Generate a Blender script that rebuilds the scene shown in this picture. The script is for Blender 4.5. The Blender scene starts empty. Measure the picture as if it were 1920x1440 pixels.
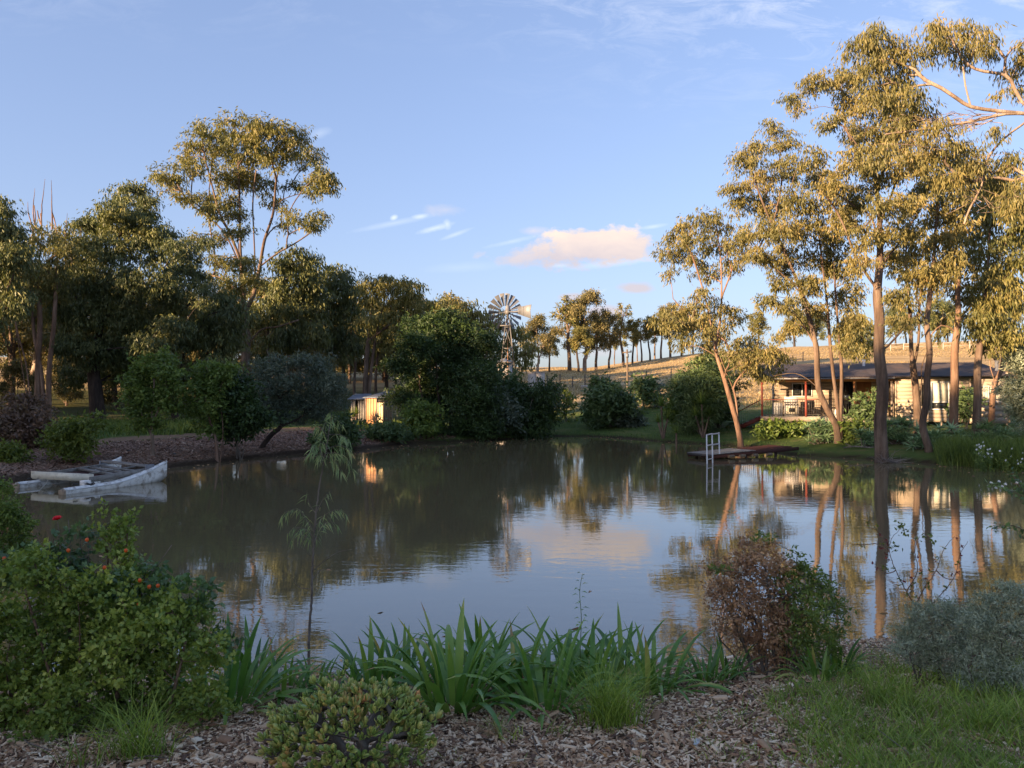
import bpy, math, random
import numpy as np
from mathutils import Vector

# ------------------------------------------------------------------ camera, world, sun, exposure
SC = bpy.context.scene
COL = SC.collection
F = 1440.0
PITCH = math.radians(0.8)
CAM_Z = 2.5
cam_d = bpy.data.cameras.new('camera')
cam_d.sensor_width = 36.0
cam_d.lens = 36.0 * F / 1920.0
cam_d.clip_start = 0.1
cam_d.clip_end = 9000
cam = bpy.data.objects.new('camera', cam_d)
cam.location = (0, 0, CAM_Z)
cam.rotation_euler = (math.pi / 2 + PITCH, 0, 0)
COL.objects.link(cam)
SC.camera = cam

SUN_AZ = math.radians(-128)          # measured from +Y towards +X
SUN_EL = math.radians(10.0)
SDIR = Vector((math.sin(SUN_AZ) * math.cos(SUN_EL), math.cos(SUN_AZ) * math.cos(SUN_EL), math.sin(SUN_EL)))
sun_d = bpy.data.lights.new('sun', 'SUN')
sun_d.energy = 4.6
sun_d.angle = math.radians(0.6)
sun_d.color = (1.0, 0.68, 0.40)
sun = bpy.data.objects.new('sun', sun_d)
sun.rotation_euler = SDIR.to_track_quat('Z', 'Y').to_euler()
sun.location = SDIR * 200
COL.objects.link(sun)

SC.view_settings.view_transform = 'Standard'
SC.view_settings.look = 'None'
SC.view_settings.gamma = 1.0
SC.view_settings.exposure = 1.92
SC.view_settings.use_curve_mapping = False
SC.cycles.use_denoising = True
SC.cycles.max_bounces = 8
SC.cycles.transparent_max_bounces = 8

def nd(nt, typ, **kw):
    n = nt.nodes.new(typ)
    for k, v in kw.items():
        if k.startswith('_'):
            setattr(n, k[1:], v)
        else:
            n.inputs[k.replace('__', ' ')].default_value = v
    return n

def math_node(nt, op, a, b=None, c=None, clamp=False):
    n = nt.nodes.new('ShaderNodeMath'); n.operation = op; n.use_clamp = clamp
    for i, v in enumerate((a, b, c)):
        if v is None: continue
        if isinstance(v, (int, float)): n.inputs[i].default_value = v
        else: nt.links.new(v, n.inputs[i])
    return n.outputs[0]

def mix_col(nt, fac, a, b, mode='MIX'):
    n = nt.nodes.new('ShaderNodeMix'); n.data_type = 'RGBA'; n.blend_type = mode
    for i, v in ((0, fac), (6, a), (7, b)):
        if isinstance(v, (int, float)): n.inputs[i].default_value = v
        elif isinstance(v, tuple): n.inputs[i].default_value = v if len(v) == 4 else v + (1,)
        else: nt.links.new(v, n.inputs[i])
    return n.outputs[2]

def ramp(nt, fac, stops):
    n = nt.nodes.new('ShaderNodeValToRGB')
    el = n.color_ramp.elements
    while len(el) < len(stops): el.new(0.5)
    for e, (p, c) in zip(el, stops):
        e.position = p
        e.color = (c if isinstance(c, tuple) else (c, c, c)) + (1,)
    nt.links.new(fac, n.inputs[0])
    return n.outputs[0]

def noise(nt, vec, scale, detail=4, rough=0.55, dist=0.0):
    n = nt.nodes.new('ShaderNodeTexNoise')
    n.inputs['Scale'].default_value = scale; n.inputs['Detail'].default_value = detail
    n.inputs['Roughness'].default_value = rough; n.inputs['Distortion'].default_value = dist
    if vec is not None: nt.links.new(vec, n.inputs['Vector'])
    return n.outputs[0]

def mapping(nt, vec, scale=(1, 1, 1), rot=(0, 0, 0), loc=(0, 0, 0)):
    n = nt.nodes.new('ShaderNodeMapping')
    n.inputs['Scale'].default_value = scale; n.inputs['Rotation'].default_value = rot; n.inputs['Location'].default_value = loc
    nt.links.new(vec, n.inputs['Vector'])
    return n.outputs[0]

def build_world():
    w = bpy.data.worlds.new('World'); SC.world = w; w.use_nodes = True
    nt = w.node_tree; nt.nodes.clear(); L = nt.links
    sky = nt.nodes.new('ShaderNodeTexSky'); sky.sky_type = 'NISHITA'; sky.sun_disc = False
    sky.sun_elevation = SUN_EL; sky.sun_rotation = SUN_AZ
    sky.altitude = 300; sky.air_density = 1.0; sky.dust_density = 2.5; sky.ozone_density = 1.6
    bg = nt.nodes.new('ShaderNodeBackground'); bg.inputs['Strength'].default_value = 0.100
    out = nt.nodes.new('ShaderNodeOutputWorld')
    tc = nt.nodes.new('ShaderNodeTexCoord'); sep = nt.nodes.new('ShaderNodeSeparateXYZ')
    L.new(tc.outputs['Generated'], sep.inputs[0])
    x, y, z = sep.outputs
    ys = math_node(nt, 'MAXIMUM', y, 0.05)
    U = math_node(nt, 'DIVIDE', x, ys); V = math_node(nt, 'DIVIDE', z, ys)
    comb = nt.nodes.new('ShaderNodeCombineXYZ'); L.new(U, comb.inputs[0]); L.new(V, comb.inputs[1])
    uv = comb.outputs[0]
    front = math_node(nt, 'SMOOTH_MIN', math_node(nt, 'MULTIPLY', math_node(nt, 'SUBTRACT', y, 0.3), 5.0, clamp=True), 1.0, 0.0)
    n1 = noise(nt, mapping(nt, uv, (1, 1.7, 1)), 16, 7, 0.6, 0.3)
    n1c = math_node(nt, 'SUBTRACT', n1, 0.5)
    n2 = noise(nt, mapping(nt, uv, (1, 1.5, 1), loc=(3, 1, 0)), 50, 5, 0.6)
    n2c = math_node(nt, 'SUBTRACT', n2, 0.5)
    warp = math_node(nt, 'ADD', math_node(nt, 'MULTIPLY', n1c, 3.2), math_node(nt, 'MULTIPLY', n2c, 1.3))
    def puff(px, py, rx, ry, soft, amt=1.0, nz=1.0, rot=0.0):
        u0 = (px - 960) / F; v0 = (740 - py) / F
        du = math_node(nt, 'SUBTRACT', U, u0); dv = math_node(nt, 'SUBTRACT', V, v0)
        if rot:
            c, s = math.cos(rot), math.sin(rot)
            du2 = math_node(nt, 'ADD', math_node(nt, 'MULTIPLY', du, c), math_node(nt, 'MULTIPLY', dv, s))
            dv = math_node(nt, 'SUBTRACT', math_node(nt, 'MULTIPLY', dv, c), math_node(nt, 'MULTIPLY', du, s)); du = du2
        du = math_node(nt, 'MULTIPLY', du, F / rx); dv = math_node(nt, 'MULTIPLY', dv, F / ry)
        r2 = math_node(nt, 'ADD', math_node(nt, 'MULTIPLY', du, du), math_node(nt, 'MULTIPLY', dv, dv))
        val = math_node(nt, 'SUBTRACT', 1.0, math_node(nt, 'SQRT', r2))
        val = math_node(nt, 'ADD', val, math_node(nt, 'MULTIPLY', warp, nz))
        return math_node(nt, 'MULTIPLY', math_node(nt, 'DIVIDE', val, soft, clamp=True), amt, clamp=True), dv
    def mx(a, b): return math_node(nt, 'MAXIMUM', a, b)
    skyc = sky.outputs[0]
    hsv = nt.nodes.new('ShaderNodeHueSaturation'); hsv.inputs['Hue'].default_value = 0.5
    hsv.inputs['Saturation'].default_value = SKY_SAT; hsv.inputs['Value'].default_value = 1.0
    L.new(skyc, hsv.inputs['Color']); skyc = hsv.outputs[0]
    gm = nt.nodes.new('ShaderNodeGamma'); gm.inputs['Gamma'].default_value = 0.62; L.new(skyc, gm.inputs['Color']); skyc = gm.outputs[0]
    skyc = mix_col(nt, 1.0, skyc, SKY_TINT, 'MULTIPLY')
    # thin high cirrus, upper right and faint elsewhere
    st = mapping(nt, uv, (1.0, 3.2, 1), rot=(0, 0, -0.35))
    ci = noise(nt, st, 9, 9, 0.72, 0.8)
    ci = math_node(nt, 'MULTIPLY', math_node(nt, 'SUBTRACT', ci, 0.47), 2.6, clamp=True)
    hi = math_node(nt, 'MULTIPLY', math_node(nt, 'SUBTRACT', V, 0.33), 5.0, clamp=True)
    rt = math_node(nt, 'MULTIPLY', math_node(nt, 'ADD', U, 0.1), 2.2, clamp=True)
    cm = math_node(nt, 'MULTIPLY', math_node(nt, 'MULTIPLY', ci, hi), rt)
    lf = math_node(nt, 'MULTIPLY', math_node(nt, 'MULTIPLY', math_node(nt, 'SUBTRACT', V, 0.44), 8.0, clamp=True), 0.35)
    cm = math_node(nt, 'ADD', cm, math_node(nt, 'MULTIPLY', ci, lf), clamp=True)
    cm = math_node(nt, 'MULTIPLY', math_node(nt, 'MULTIPLY', cm, 0.8), front)
    skyc = mix_col(nt, cm, skyc, CIRRUS_COL)
    # wisps
    wisps = None
    for a in ((735, 418, 95, 7, 1.0, 0.30, 0.25, 0.2), (738, 407, 9, 6, 0.8, 0.75, 0.15, 0.4), (787, 405, 20, 6, 0.9, 0.6, 0.25, 0.15),
              (815, 427, 42, 7, 1.0, 0.65, 0.45, 0.28), (838, 419, 9, 12, 1.0, 0.6, 0.3, 0.2), (855, 438, 38, 5, 1.0, 0.4, 0.25, 0.35),
              (960, 452, 60, 6, 1.0, 0.35, 0.3, 0.22), (1150, 492, 110, 9, 1.0, 0.42, 0.3, 0.12), (870, 500, 90, 12, 1.3, 0.22, 0.3, 0.05),
              (1225, 424, 30, 5, 1.0, 0.45, 0.3, 0.15), (1050, 497, 26, 6, 1, 0.45, 0.4, 0.0), (1125, 547, 18, 3.5, 1, 0.3, 0.3, 0.4),
              (600, 247, 30, 12, 1.2, 0.28, 0.4, 0.2), (1000, 700, 900, 90, 3.0, 0.35, 0.3, 0.0), (1150, 650, 160, 30, 2.0, 0.4, 0.5, 0.0)):
        v, _ = puff(*a); wisps = v if wisps is None else mx(wisps, v)
    skyc = mix_col(nt, math_node(nt, 'MULTIPLY', wisps, front), skyc, WISP_COL)
    # cumulus
    cu = None; dvm = None
    for a in ((1125, 457, 116, 38, 0.34, 0.97, 0.62), (1060, 474, 118, 32, 0.5, 0.92, 0.85), (1172, 457, 66, 32, 0.32, 0.95, 0.6), (1000, 480, 95, 20, 0.7, 0.8, 0.9),
              (1192, 540, 46, 15, 0.5, 0.85, 0.4), (1074, 557, 32, 9, 0.6, 0.75, 0.4), (1138, 588, 42, 20, 0.5, 0.9, 0.35), (832, 392, 42, 15, 1.4, 0.35, 0.6),
              (1000, 432, 40, 9, 1.2, 0.4, 0.6), (1700, 690, 200, 18, 1.4, 0.6, 0.5), (1120, 662, 60, 10, 1.4, 0.6, 0.5),
              (400, 650, 140, 18, 1.5, 0.5, 0.6), (1230, 470, 14, 14, 0.9, 0.4, 0.5)):
        v, dv = puff(*a); cu = v if cu is None else mx(cu, v)
        if dvm is None: dvm = dv
    shade = math_node(nt, 'ADD', math_node(nt, 'MULTIPLY', dvm, 0.45), math_node(nt, 'ADD', 0.42, math_node(nt, 'MULTIPLY', n1c, 1.2)), clamp=True)
    cc = mix_col(nt, shade, CU_LOW, CU_TOP)
    skyc = mix_col(nt, math_node(nt, 'MULTIPLY', cu, front), skyc, cc)
    L.new(skyc, bg.inputs['Color']); L.new(bg.outputs[0], out.inputs[0])
SKY_SAT = 1.0
SKY_TINT = (0.94, 1.0, 1.31)
K = 3.3
CIRRUS_COL = (0.75 * K, 0.80 * K, 0.95 * K)
WISP_COL = (0.80 * K, 0.88 * K, 0.98 * K)
CU_TOP = (1.0 * K, 0.80 * K, 0.66 * K)
CU_LOW = (0.62 * K, 0.55 * K, 0.58 * K)
build_world()

# ------------------------------------------------------------------ helpers
def P(px, py, D):
    """a point of the photograph at depth D metres -> world"""
    a = (px - 960) / F; b = (720 - py) / F
    y = math.cos(PITCH) - b * math.sin(PITCH); z = math.sin(PITCH) + b * math.cos(PITCH)
    s = D / y
    return np.array((a * s, D, CAM_Z + z * s))

def tag(o, label=None, cat=None, group=None, kind=None):
    if label: o['label'] = label
    if cat: o['category'] = cat
    if group: o['group'] = group
    if kind: o['kind'] = kind
    return o

def thing(name, label, cat, loc=(0, 0, 0), group=None, rz=0.0):
    o = bpy.data.objects.new(name, None)
    o.location = Vector(loc); o.rotation_euler = (0, 0, rz); o.empty_display_size = 0.2
    COL.objects.link(o)
    return tag(o, label, cat, group)

def place(o, name_mesh, parent=None):
    ob = bpy.data.objects.new(o, name_mesh); COL.objects.link(ob)
    if parent is not None: ob.parent = parent
    return ob

def copy_tree(o, parent=None, label=None):
    c = o.copy(); COL.objects.link(c); c.parent = parent
    if label: c['label'] = label
    for ch in list(o.children):
        copy_tree(ch, c)
    return c

class Geo:
    """collects geometry in world coordinates; build() links it as ONE mesh object"""
    def __init__(s): s.V = []; s.F = []; s.A = []; s.M = []; s.n = 0
    def add(s, V, Fc, a=0.5, m=0):
        V = np.asarray(V, float).reshape(-1, 3); Fc = np.asarray(Fc, int)
        s.V.append(V); s.F.append(Fc + s.n); s.n += len(V)
        s.A.append(np.full(len(Fc), a, float) if np.isscalar(a) else np.asarray(a, float)); s.M.append(np.full(len(Fc), m, int))
        return s
    def box(s, c, size, ax=None, a=0.5, m=0):
        c = np.asarray(c, float); h = np.asarray(size, float) / 2
        R = np.eye(3) if ax is None else np.asarray(ax, float)      # rows = local axes
        V = np.array([[sx, sy, sz] for sx in (-1, 1) for sy in (-1, 1) for sz in (-1, 1)]) * h
        return s.add(V @ R + c, [[0, 1, 3, 2], [4, 6, 7, 5], [0, 4, 5, 1], [2, 3, 7, 6], [0, 2, 6, 4], [1, 5, 7, 3]], a, m)
    def beam(s, p, q, w, t=None, up=(0, 0, 1), a=0.5, m=0):
        p = np.asarray(p, float); q = np.asarray(q, float); d = q - p; L = np.linalg.norm(d); d = d / L
        up = np.asarray(up, float)
        if abs(d @ up) > 0.98: up = np.array((1.0, 0, 0))
        u = np.cross(up, d); u /= np.linalg.norm(u); v = np.cross(d, u)
        return s.box((p + q) / 2, (L, w, t or w), (d, u, v), a, m)
    def tube(s, pts, r, sides=6, a=0.5, m=0, cap=True):
        pts = np.asarray(pts, float); k = len(pts)
        r = np.full(k, r, float) if np.isscalar(r) else np.asarray(r, float)
        t = np.gradient(pts, axis=0); t /= np.maximum(np.linalg.norm(t, axis=1, keepdims=True), 1e-9)
        av = pts[-1] - pts[0]; ref = np.array((1.0, 0.13, 0.07)) if abs(av[0]) < 0.8 * np.linalg.norm(av) else np.array((0.1, 1.0, 0.1))
        if abs(av[0]) >= 0.8 * np.linalg.norm(av) and abs(av[1]) > 0.8 * np.linalg.norm(av): ref = np.array((0.1, 0.1, 1.0))
        u = np.cross(t, ref); u /= np.maximum(np.linalg.norm(u, axis=1, keepdims=True), 1e-6); v = np.cross(t, u)
        an = np.arange(sides) * 2 * math.pi / sides
        V = pts[:, None] + r[:, None, None] * (np.cos(an)[None, :, None] * u[:, None] + np.sin(an)[None, :, None] * v[:, None])
        i = np.arange(k - 1)[:, None] * sides; j = np.arange(sides)[None]; j2 = (j + 1) % sides
        Fq = np.stack([i + j, i + j2, i + sides + j2, i + sides + j], -1).reshape(-1, 4)
        s.add(V.reshape(-1, 3), Fq, a, m)
        if cap:
            base = s.n - k * sides
            s.V.append(np.array([pts[0], pts[-1]])); c0 = s.n; s.n += 2
            tr = [[base + q, base + (q + 1) % sides, c0] for q in range(sides)] + [[base + (k - 1) * sides + q, base + (k - 1) * sides + (q + 1) % sides, c0 + 1] for q in range(sides)]
            s.F.append(np.array(tr)); s.A.append(np.full(len(tr), a)); s.M.append(np.full(len(tr), m, int))
        return s
    def mesh(s, name, mats, base=(0, 0, 0), smooth=False):
        V = np.concatenate(s.V) - np.asarray(base, float)
        me = bpy.data.meshes.new(name)
        loops = np.concatenate([f.ravel() for f in s.F]); sizes = np.concatenate([np.full(len(f), f.shape[1]) for f in s.F])
        me.vertices.add(len(V)); me.vertices.foreach_set('co', V.astype(np.float32).ravel())
        me.loops.add(len(loops)); me.loops.foreach_set('vertex_index', loops.astype(np.int32))
        me.polygons.add(len(sizes)); me.polygons.foreach_set('loop_start', np.concatenate([[0], np.cumsum(sizes)[:-1]]).astype(np.int32))
        me.polygons.foreach_set('material_index', np.concatenate(s.M).astype(np.int32))
        if smooth: me.polygons.foreach_set('use_smooth', np.ones(len(sizes), bool))
        for m in (mats if isinstance(mats, (list, tuple)) else [mats]): me.materials.append(m)
        at = me.attributes.new('rnd', 'FLOAT', 'FACE'); at.data.foreach_set('value', np.concatenate(s.A).astype(np.float32))
        me.update(calc_edges=True); me.validate()
        return me
    def build(s, name, mats, parent=None, smooth=False):
        base = (0, 0, 0) if parent is None else tuple(abs_loc(parent))
        return place(name, s.mesh(name, mats, base, smooth), parent)

def abs_loc(o):
    l = Vector((0, 0, 0))
    while o is not None:
        l = l + o.location; o = o.parent
    return l

def unit(v): return v / np.maximum(np.linalg.norm(v, axis=-1, keepdims=True), 1e-9)

def leaves(g, C, A, L, W, rng, a=None, droop=0.0, fold=False, m=0):
    """diamond leaves: C bases, A axis directions"""
    n = len(C); A = unit(A)
    L = np.broadcast_to(L, (n,)) * (0.7 + 0.6 * rng.random(n)); W = np.broadcast_to(W, (n,)) * (0.75 + 0.5 * rng.random(n))
    B = unit(np.cross(A, rng.normal(size=(n, 3)))); N = np.cross(A, B)
    tip = C + A * L[:, None]; tip[:, 2] -= droop * L
    mid = C + A * (L * 0.42)[:, None]
    a = rng.random(n) if a is None else a
    if fold:
        dn = N * (W * 0.22)[:, None]
        V = np.stack([C, mid + B * (W / 2)[:, None] + dn, tip, mid - B * (W / 2)[:, None] + dn, mid], 1).reshape(-1, 3)
        i = np.arange(n)[:, None] * 5
        Fc = np.concatenate([i + np.array([[0, 1, 2, 4]]), i + np.array([[0, 4, 2, 3]])], 0)
        g.add(V, Fc, np.concatenate([a, a]), m)
    else:
        V = np.stack([C, mid + B * (W / 2)[:, None], tip, mid - B * (W / 2)[:, None]], 1).reshape(-1, 3)
        g.add(V, np.arange(n * 4).reshape(-1, 4), a, m)

# ------------------------------------------------------------------ materials
def new_mat(name):
    m = bpy.data.materials.new(name); m.use_nodes = True; nt = m.node_tree; nt.nodes.clear()
    out = nt.nodes.new('ShaderNodeOutputMaterial'); return m, nt, out

def attr(nt, name='rnd'):
    n = nt.nodes.new('ShaderNodeAttribute'); n.attribute_name = name; return n

def leaf_mat(name, stops, trans=0.35, rough=0.5, spec=0.35, tcol=(1.0, 1.0, 0.55), nscale=0.5, objrand=0.0):
    m, nt, out = new_mat(name); L = nt.links
    at = attr(nt); geo = nt.nodes.new('ShaderNodeNewGeometry')
    big = noise(nt, geo.outputs['Position'], nscale, 2)
    f = math_node(nt, 'ADD', math_node(nt, 'MULTIPLY', at.outputs['Fac'], 0.7), math_node(nt, 'MULTIPLY', math_node(nt, 'SUBTRACT', big, 0.35), 0.9), clamp=True)
    if objrand:
        oi = nt.nodes.new('ShaderNodeObjectInfo')
        f = math_node(nt, 'ADD', f, math_node(nt, 'MULTIPLY', math_node(nt, 'SUBTRACT', oi.outputs['Random'], 0.5), objrand), clamp=True)
    col = ramp(nt, f, stops)
    pb = nd(nt, 'ShaderNodeBsdfPrincipled', Roughness=rough); pb.inputs['Specular IOR Level'].default_value = spec
    L.new(col, pb.inputs['Base Color'])
    tr = nt.nodes.new('ShaderNodeBsdfTranslucent'); L.new(mix_col(nt, 1.0, col, tcol, 'MULTIPLY'), tr.inputs['Color'])
    mx = nt.nodes.new('ShaderNodeMixShader'); mx.inputs[0].default_value = trans
    L.new(pb.outputs[0], mx.inputs[1]); L.new(tr.outputs[0], mx.inputs[2]); L.new(mx.outputs[0], out.inputs[0])
    return m

def pmat(name, col, rough=0.7, metal=0.0, spec=0.3, var=0.15, nscale=3.0, bump=0.0, bscale=20.0, stretch=(1, 1, 1), dirt=None, dscale=1.5, damt=0.6):
    """painted / plain surface with uneven tone, optional dirt and fine relief"""
    m, nt, out = new_mat(name); L = nt.links
    tc = nt.nodes.new('ShaderNodeTexCoord'); v = mapping(nt, tc.outputs['Object'], stretch)
    at = attr(nt)
    n = noise(nt, v, nscale, 5, 0.6)
    f = math_node(nt, 'ADD', math_node(nt, 'MULTIPLY', n, 0.7), math_node(nt, 'MULTIPLY', at.outputs['Fac'], 0.3))
    c = ramp(nt, f, [(0.2, tuple(x * (1 - var * 1.6) for x in col)), (0.5, col), (0.8, tuple(min(1, x * (1 + var)) for x in col))])
    if dirt:
        dn = noise(nt, v, dscale, 6, 0.65, 0.4)
        c = mix_col(nt, math_node(nt, 'MULTIPLY', math_node(nt, 'MULTIPLY', math_node(nt, 'SUBTRACT', dn, 0.48), 6, clamp=True), damt), c, dirt)
    pb = nd(nt, 'ShaderNodeBsdfPrincipled', Roughness=rough, Metallic=metal); pb.inputs['Specular IOR Level'].default_value = spec
    L.new(c, pb.inputs['Base Color'])
    if bump:
        b = nd(nt, 'ShaderNodeBump', Strength=bump, Distance=0.02)
        L.new(noise(nt, v, bscale, 5, 0.65), b.inputs['Height']); L.new(b.outputs[0], pb.inputs['Normal'])
    L.new(pb.outputs[0], out.inputs[0])
    return m

def bark_mat(name, c1, c2, c3, scale=6.0, streak=0.12, bump=0.8):
    m, nt, out = new_mat(name); L = nt.links
    geo = nt.nodes.new('ShaderNodeNewGeometry')
    v = mapping(nt, geo.outputs['Position'], (1, 1, streak))
    n = noise(nt, v, scale, 7, 0.68, 0.3)
    n2 = noise(nt, geo.outputs['Position'], 0.9, 4, 0.6)
    f = math_node(nt, 'ADD', math_node(nt, 'MULTIPLY', n, 0.65), math_node(nt, 'MULTIPLY', n2, 0.35))
    c = ramp(nt, f, [(0.34, c1), (0.5, c2), (0.66, c3)])
    pb = nd(nt, 'ShaderNodeBsdfPrincipled', Roughness=0.85); pb.inputs['Specular IOR Level'].default_value = 0.15
    L.new(c, pb.inputs['Base Color'])
    b = nd(nt, 'ShaderNodeBump', Strength=bump, Distance=0.04); L.new(noise(nt, v, scale * 2.2, 6, 0.7), b.inputs['Height']); L.new(b.outputs[0], pb.inputs['Normal'])
    L.new(pb.outputs[0], out.inputs[0])
    return m

M = {}
M['gum'] = leaf_mat('gum_leaf', [(0.0, (0.091, 0.098, 0.033)), (0.35, (0.171, 0.164, 0.059)), (0.7, (0.302, 0.247, 0.085)), (1.0, (0.443, 0.279, 0.123))])
M['gum_far'] = leaf_mat('gum_leaf_far', [(0.0, (0.092, 0.094, 0.045)), (0.4, (0.166, 0.156, 0.068)), (0.8, (0.276, 0.227, 0.090)), (1.0, (0.368, 0.266, 0.137))], nscale=0.3)
M['gum_olive'] = leaf_mat('gum_leaf_olive', [(0.0, (0.081, 0.097, 0.035)), (0.4, (0.161, 0.165, 0.053)), (0.8, (0.298, 0.251, 0.079)), (1.0, (0.390, 0.289, 0.107))], nscale=0.35)
M['gum_dark'] = leaf_mat('gum_leaf_dark', [(0.0, (0.052, 0.071, 0.032)), (0.4, (0.100, 0.122, 0.046)), (0.8, (0.200, 0.201, 0.062)), (1.0, (0.313, 0.247, 0.071))], trans=0.25, nscale=0.35)
M['wattle'] = leaf_mat('dense_green_leaf', [(0.0, (0.024, 0.042, 0.016)), (0.5, (0.047, 0.084, 0.024)), (1.0, (0.093, 0.144, 0.033))], trans=0.25, nscale=0.6)
M['bush_dark'] = leaf_mat('dark_bush_leaf', [(0.0, (0.046, 0.080, 0.035)), (0.5, (0.104, 0.160, 0.060)), (1.0, (0.223, 0.278, 0.087))], trans=0.25)
M['bush_mid'] = leaf_mat('mid_green_leaf', [(0.0, (0.061, 0.101, 0.024)), (0.5, (0.139, 0.205, 0.043)), (1.0, (0.281, 0.326, 0.068))], nscale=1.2)
M['bush_light'] = leaf_mat('light_green_leaf', [(0.0, (0.070, 0.105, 0.022)), (0.5, (0.155, 0.197, 0.036)), (1.0, (0.275, 0.289, 0.059))], nscale=1.2)
M['silver'] = leaf_mat('silver_leaf', [(0.0, (0.163, 0.205, 0.142)), (0.5, (0.326, 0.374, 0.255)), (1.0, (0.652, 0.686, 0.483))], trans=0.15, nscale=0.9)
M['grey_green'] = leaf_mat('grey_green_leaf', [(0.0, (0.048, 0.073, 0.051)), (0.5, (0.106, 0.137, 0.091)), (1.0, (0.213, 0.238, 0.156))], trans=0.2, nscale=0.8)
M['rust'] = leaf_mat('reddish_leaf', [(0.0, (0.094, 0.057, 0.038)), (0.5, (0.170, 0.104, 0.066)), (1.0, (0.245, 0.189, 0.094))], trans=0.2, nscale=0.8)
M['deadleaf'] = leaf_mat('dead_leaf', [(0.0, (0.173, 0.088, 0.050)), (0.45, (0.365, 0.212, 0.115)), (0.8, (0.634, 0.388, 0.202)), (1.0, (0.900, 0.601, 0.317))], trans=0.15, nscale=4)
M['redleaf'] = leaf_mat('red_rose_leaf', [(0.0, (0.100, 0.024, 0.024)), (0.5, (0.220, 0.040, 0.040)), (1.0, (0.340, 0.080, 0.060))], nscale=3)
M['rose_leaf'] = leaf_mat('rose_leaf', [(0.0, (0.053, 0.101, 0.044)), (0.5, (0.106, 0.184, 0.070)), (1.0, (0.237, 0.351, 0.104))], rough=0.4, spec=0.5, nscale=3)
M['spek'] = leaf_mat('small_round_leaf', [(0.0, (0.086, 0.147, 0.029)), (0.45, (0.215, 0.293, 0.058)), (1.0, (0.517, 0.545, 0.112))], rough=0.4, nscale=3)
M['strap'] = leaf_mat('strap_leaf', [(0.0, (0.066, 0.160, 0.030)), (0.45, (0.121, 0.260, 0.045)), (0.8, (0.253, 0.380, 0.070)), (0.93, (0.440, 0.420, 0.120)), (1.0, (0.396, 0.240, 0.120))], rough=0.38, spec=0.5, trans=0.3, nscale=2.5, objrand=0.55)
M['jade'] = leaf_mat('jade_leaf', [(0.0, (0.126, 0.222, 0.044)), (0.45, (0.270, 0.364, 0.078)), (0.75, (0.486, 0.475, 0.120)), (1.0, (0.756, 0.348, 0.137))], rough=0.32, spec=0.5, trans=0.12, nscale=6)
M['grass'] = leaf_mat('green_grass', [(0.0, (0.114, 0.178, 0.026)), (0.5, (0.226, 0.336, 0.049)), (1.0, (0.478, 0.553, 0.099))], trans=0.35, nscale=2)
M['bankgrass'] = leaf_mat('bank_grass', [(0.0, (0.053, 0.098, 0.025)), (0.5, (0.106, 0.186, 0.039)), (1.0, (0.230, 0.266, 0.080))], trans=0.3, nscale=0.5)
M['drygrass'] = leaf_mat('dry_grass', [(0.0, (0.208, 0.156, 0.078)), (0.5, (0.364, 0.273, 0.143)), (1.0, (0.546, 0.429, 0.247))], trans=0.3, nscale=0.3)
M['aloe'] = leaf_mat('aloe_leaf', [(0.0, (0.108, 0.189, 0.095)), (0.5, (0.216, 0.338, 0.162)), (1.0, (0.432, 0.567, 0.270))], trans=0.1, nscale=1.5)
M['willow'] = leaf_mat('sapling_leaf', [(0.0, (0.153, 0.240, 0.109)), (0.5, (0.284, 0.393, 0.175)), (1.0, (0.524, 0.524, 0.218))], trans=0.3, nscale=5)
M['bark'] = bark_mat('rough_brown_bark', (0.045, 0.032, 0.024), (0.13, 0.09, 0.065), (0.25, 0.185, 0.135))
M['bark_pale'] = bark_mat('smooth_pale_bark', (0.12, 0.085, 0.06), (0.28, 0.21, 0.155), (0.46, 0.37, 0.29), 5.0, 0.25, 0.8)
M['bark_dark'] = bark_mat('dark_bark', (0.02, 0.016, 0.013), (0.05, 0.037, 0.03), (0.11, 0.08, 0.06))
M['bark_red'] = bark_mat('reddish_bark', (0.10, 0.06, 0.04), (0.2, 0.125, 0.085), (0.33, 0.22, 0.155), 5, 0.15)
M['twig'] = bark_mat('grey_twig', (0.07, 0.055, 0.045), (0.15, 0.125, 0.10), (0.27, 0.24, 0.2), 12, 0.3, 0.3)
M['deadwood'] = bark_mat('bleached_dead_wood', (0.10, 0.085, 0.07), (0.2, 0.17, 0.145), (0.32, 0.28, 0.24), 8, 0.2, 0.3)
# ------------------------------------------------------------------ land and water
def W0(px, py):
    q = P(px, py, 1.0); s = CAM_Z / (CAM_Z - q[2]); return (q[0] * s, s)
POND_PX = [(250, 883), (327, 877), (400, 868), (483, 858), (580, 850), (680, 843), (773, 833), (900, 827), (1033, 818), (1100, 818), (1167, 822),
           (1240, 828), (1318, 833), (1398, 838), (1440, 846), (1496, 855), (1595, 859), (1680, 864), (1754, 870), (1840, 876), (1920, 883)]
POND = [(-22, 17), (-17.5, 19.5)] + [W0(30, 903), W0(120, 893)] + [W0(*p) for p in POND_PX] + [(18.2, 22.5), (17.0, 18.5), (13.5, 14.5), (11.2, 12.0), (8.6, 9.6), (5.8, 8.0),
        W0(1740, 1213), W0(1600, 1216), W0(1440, 1240), (1.2, 6.9), (0.0, 6.75), (-1.8, 6.6), (-4, 6.6), (-7, 7.4), (-12, 9.5), (-18, 12.5), (-23, 15)]
POND = np.array(POND, float)

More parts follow.
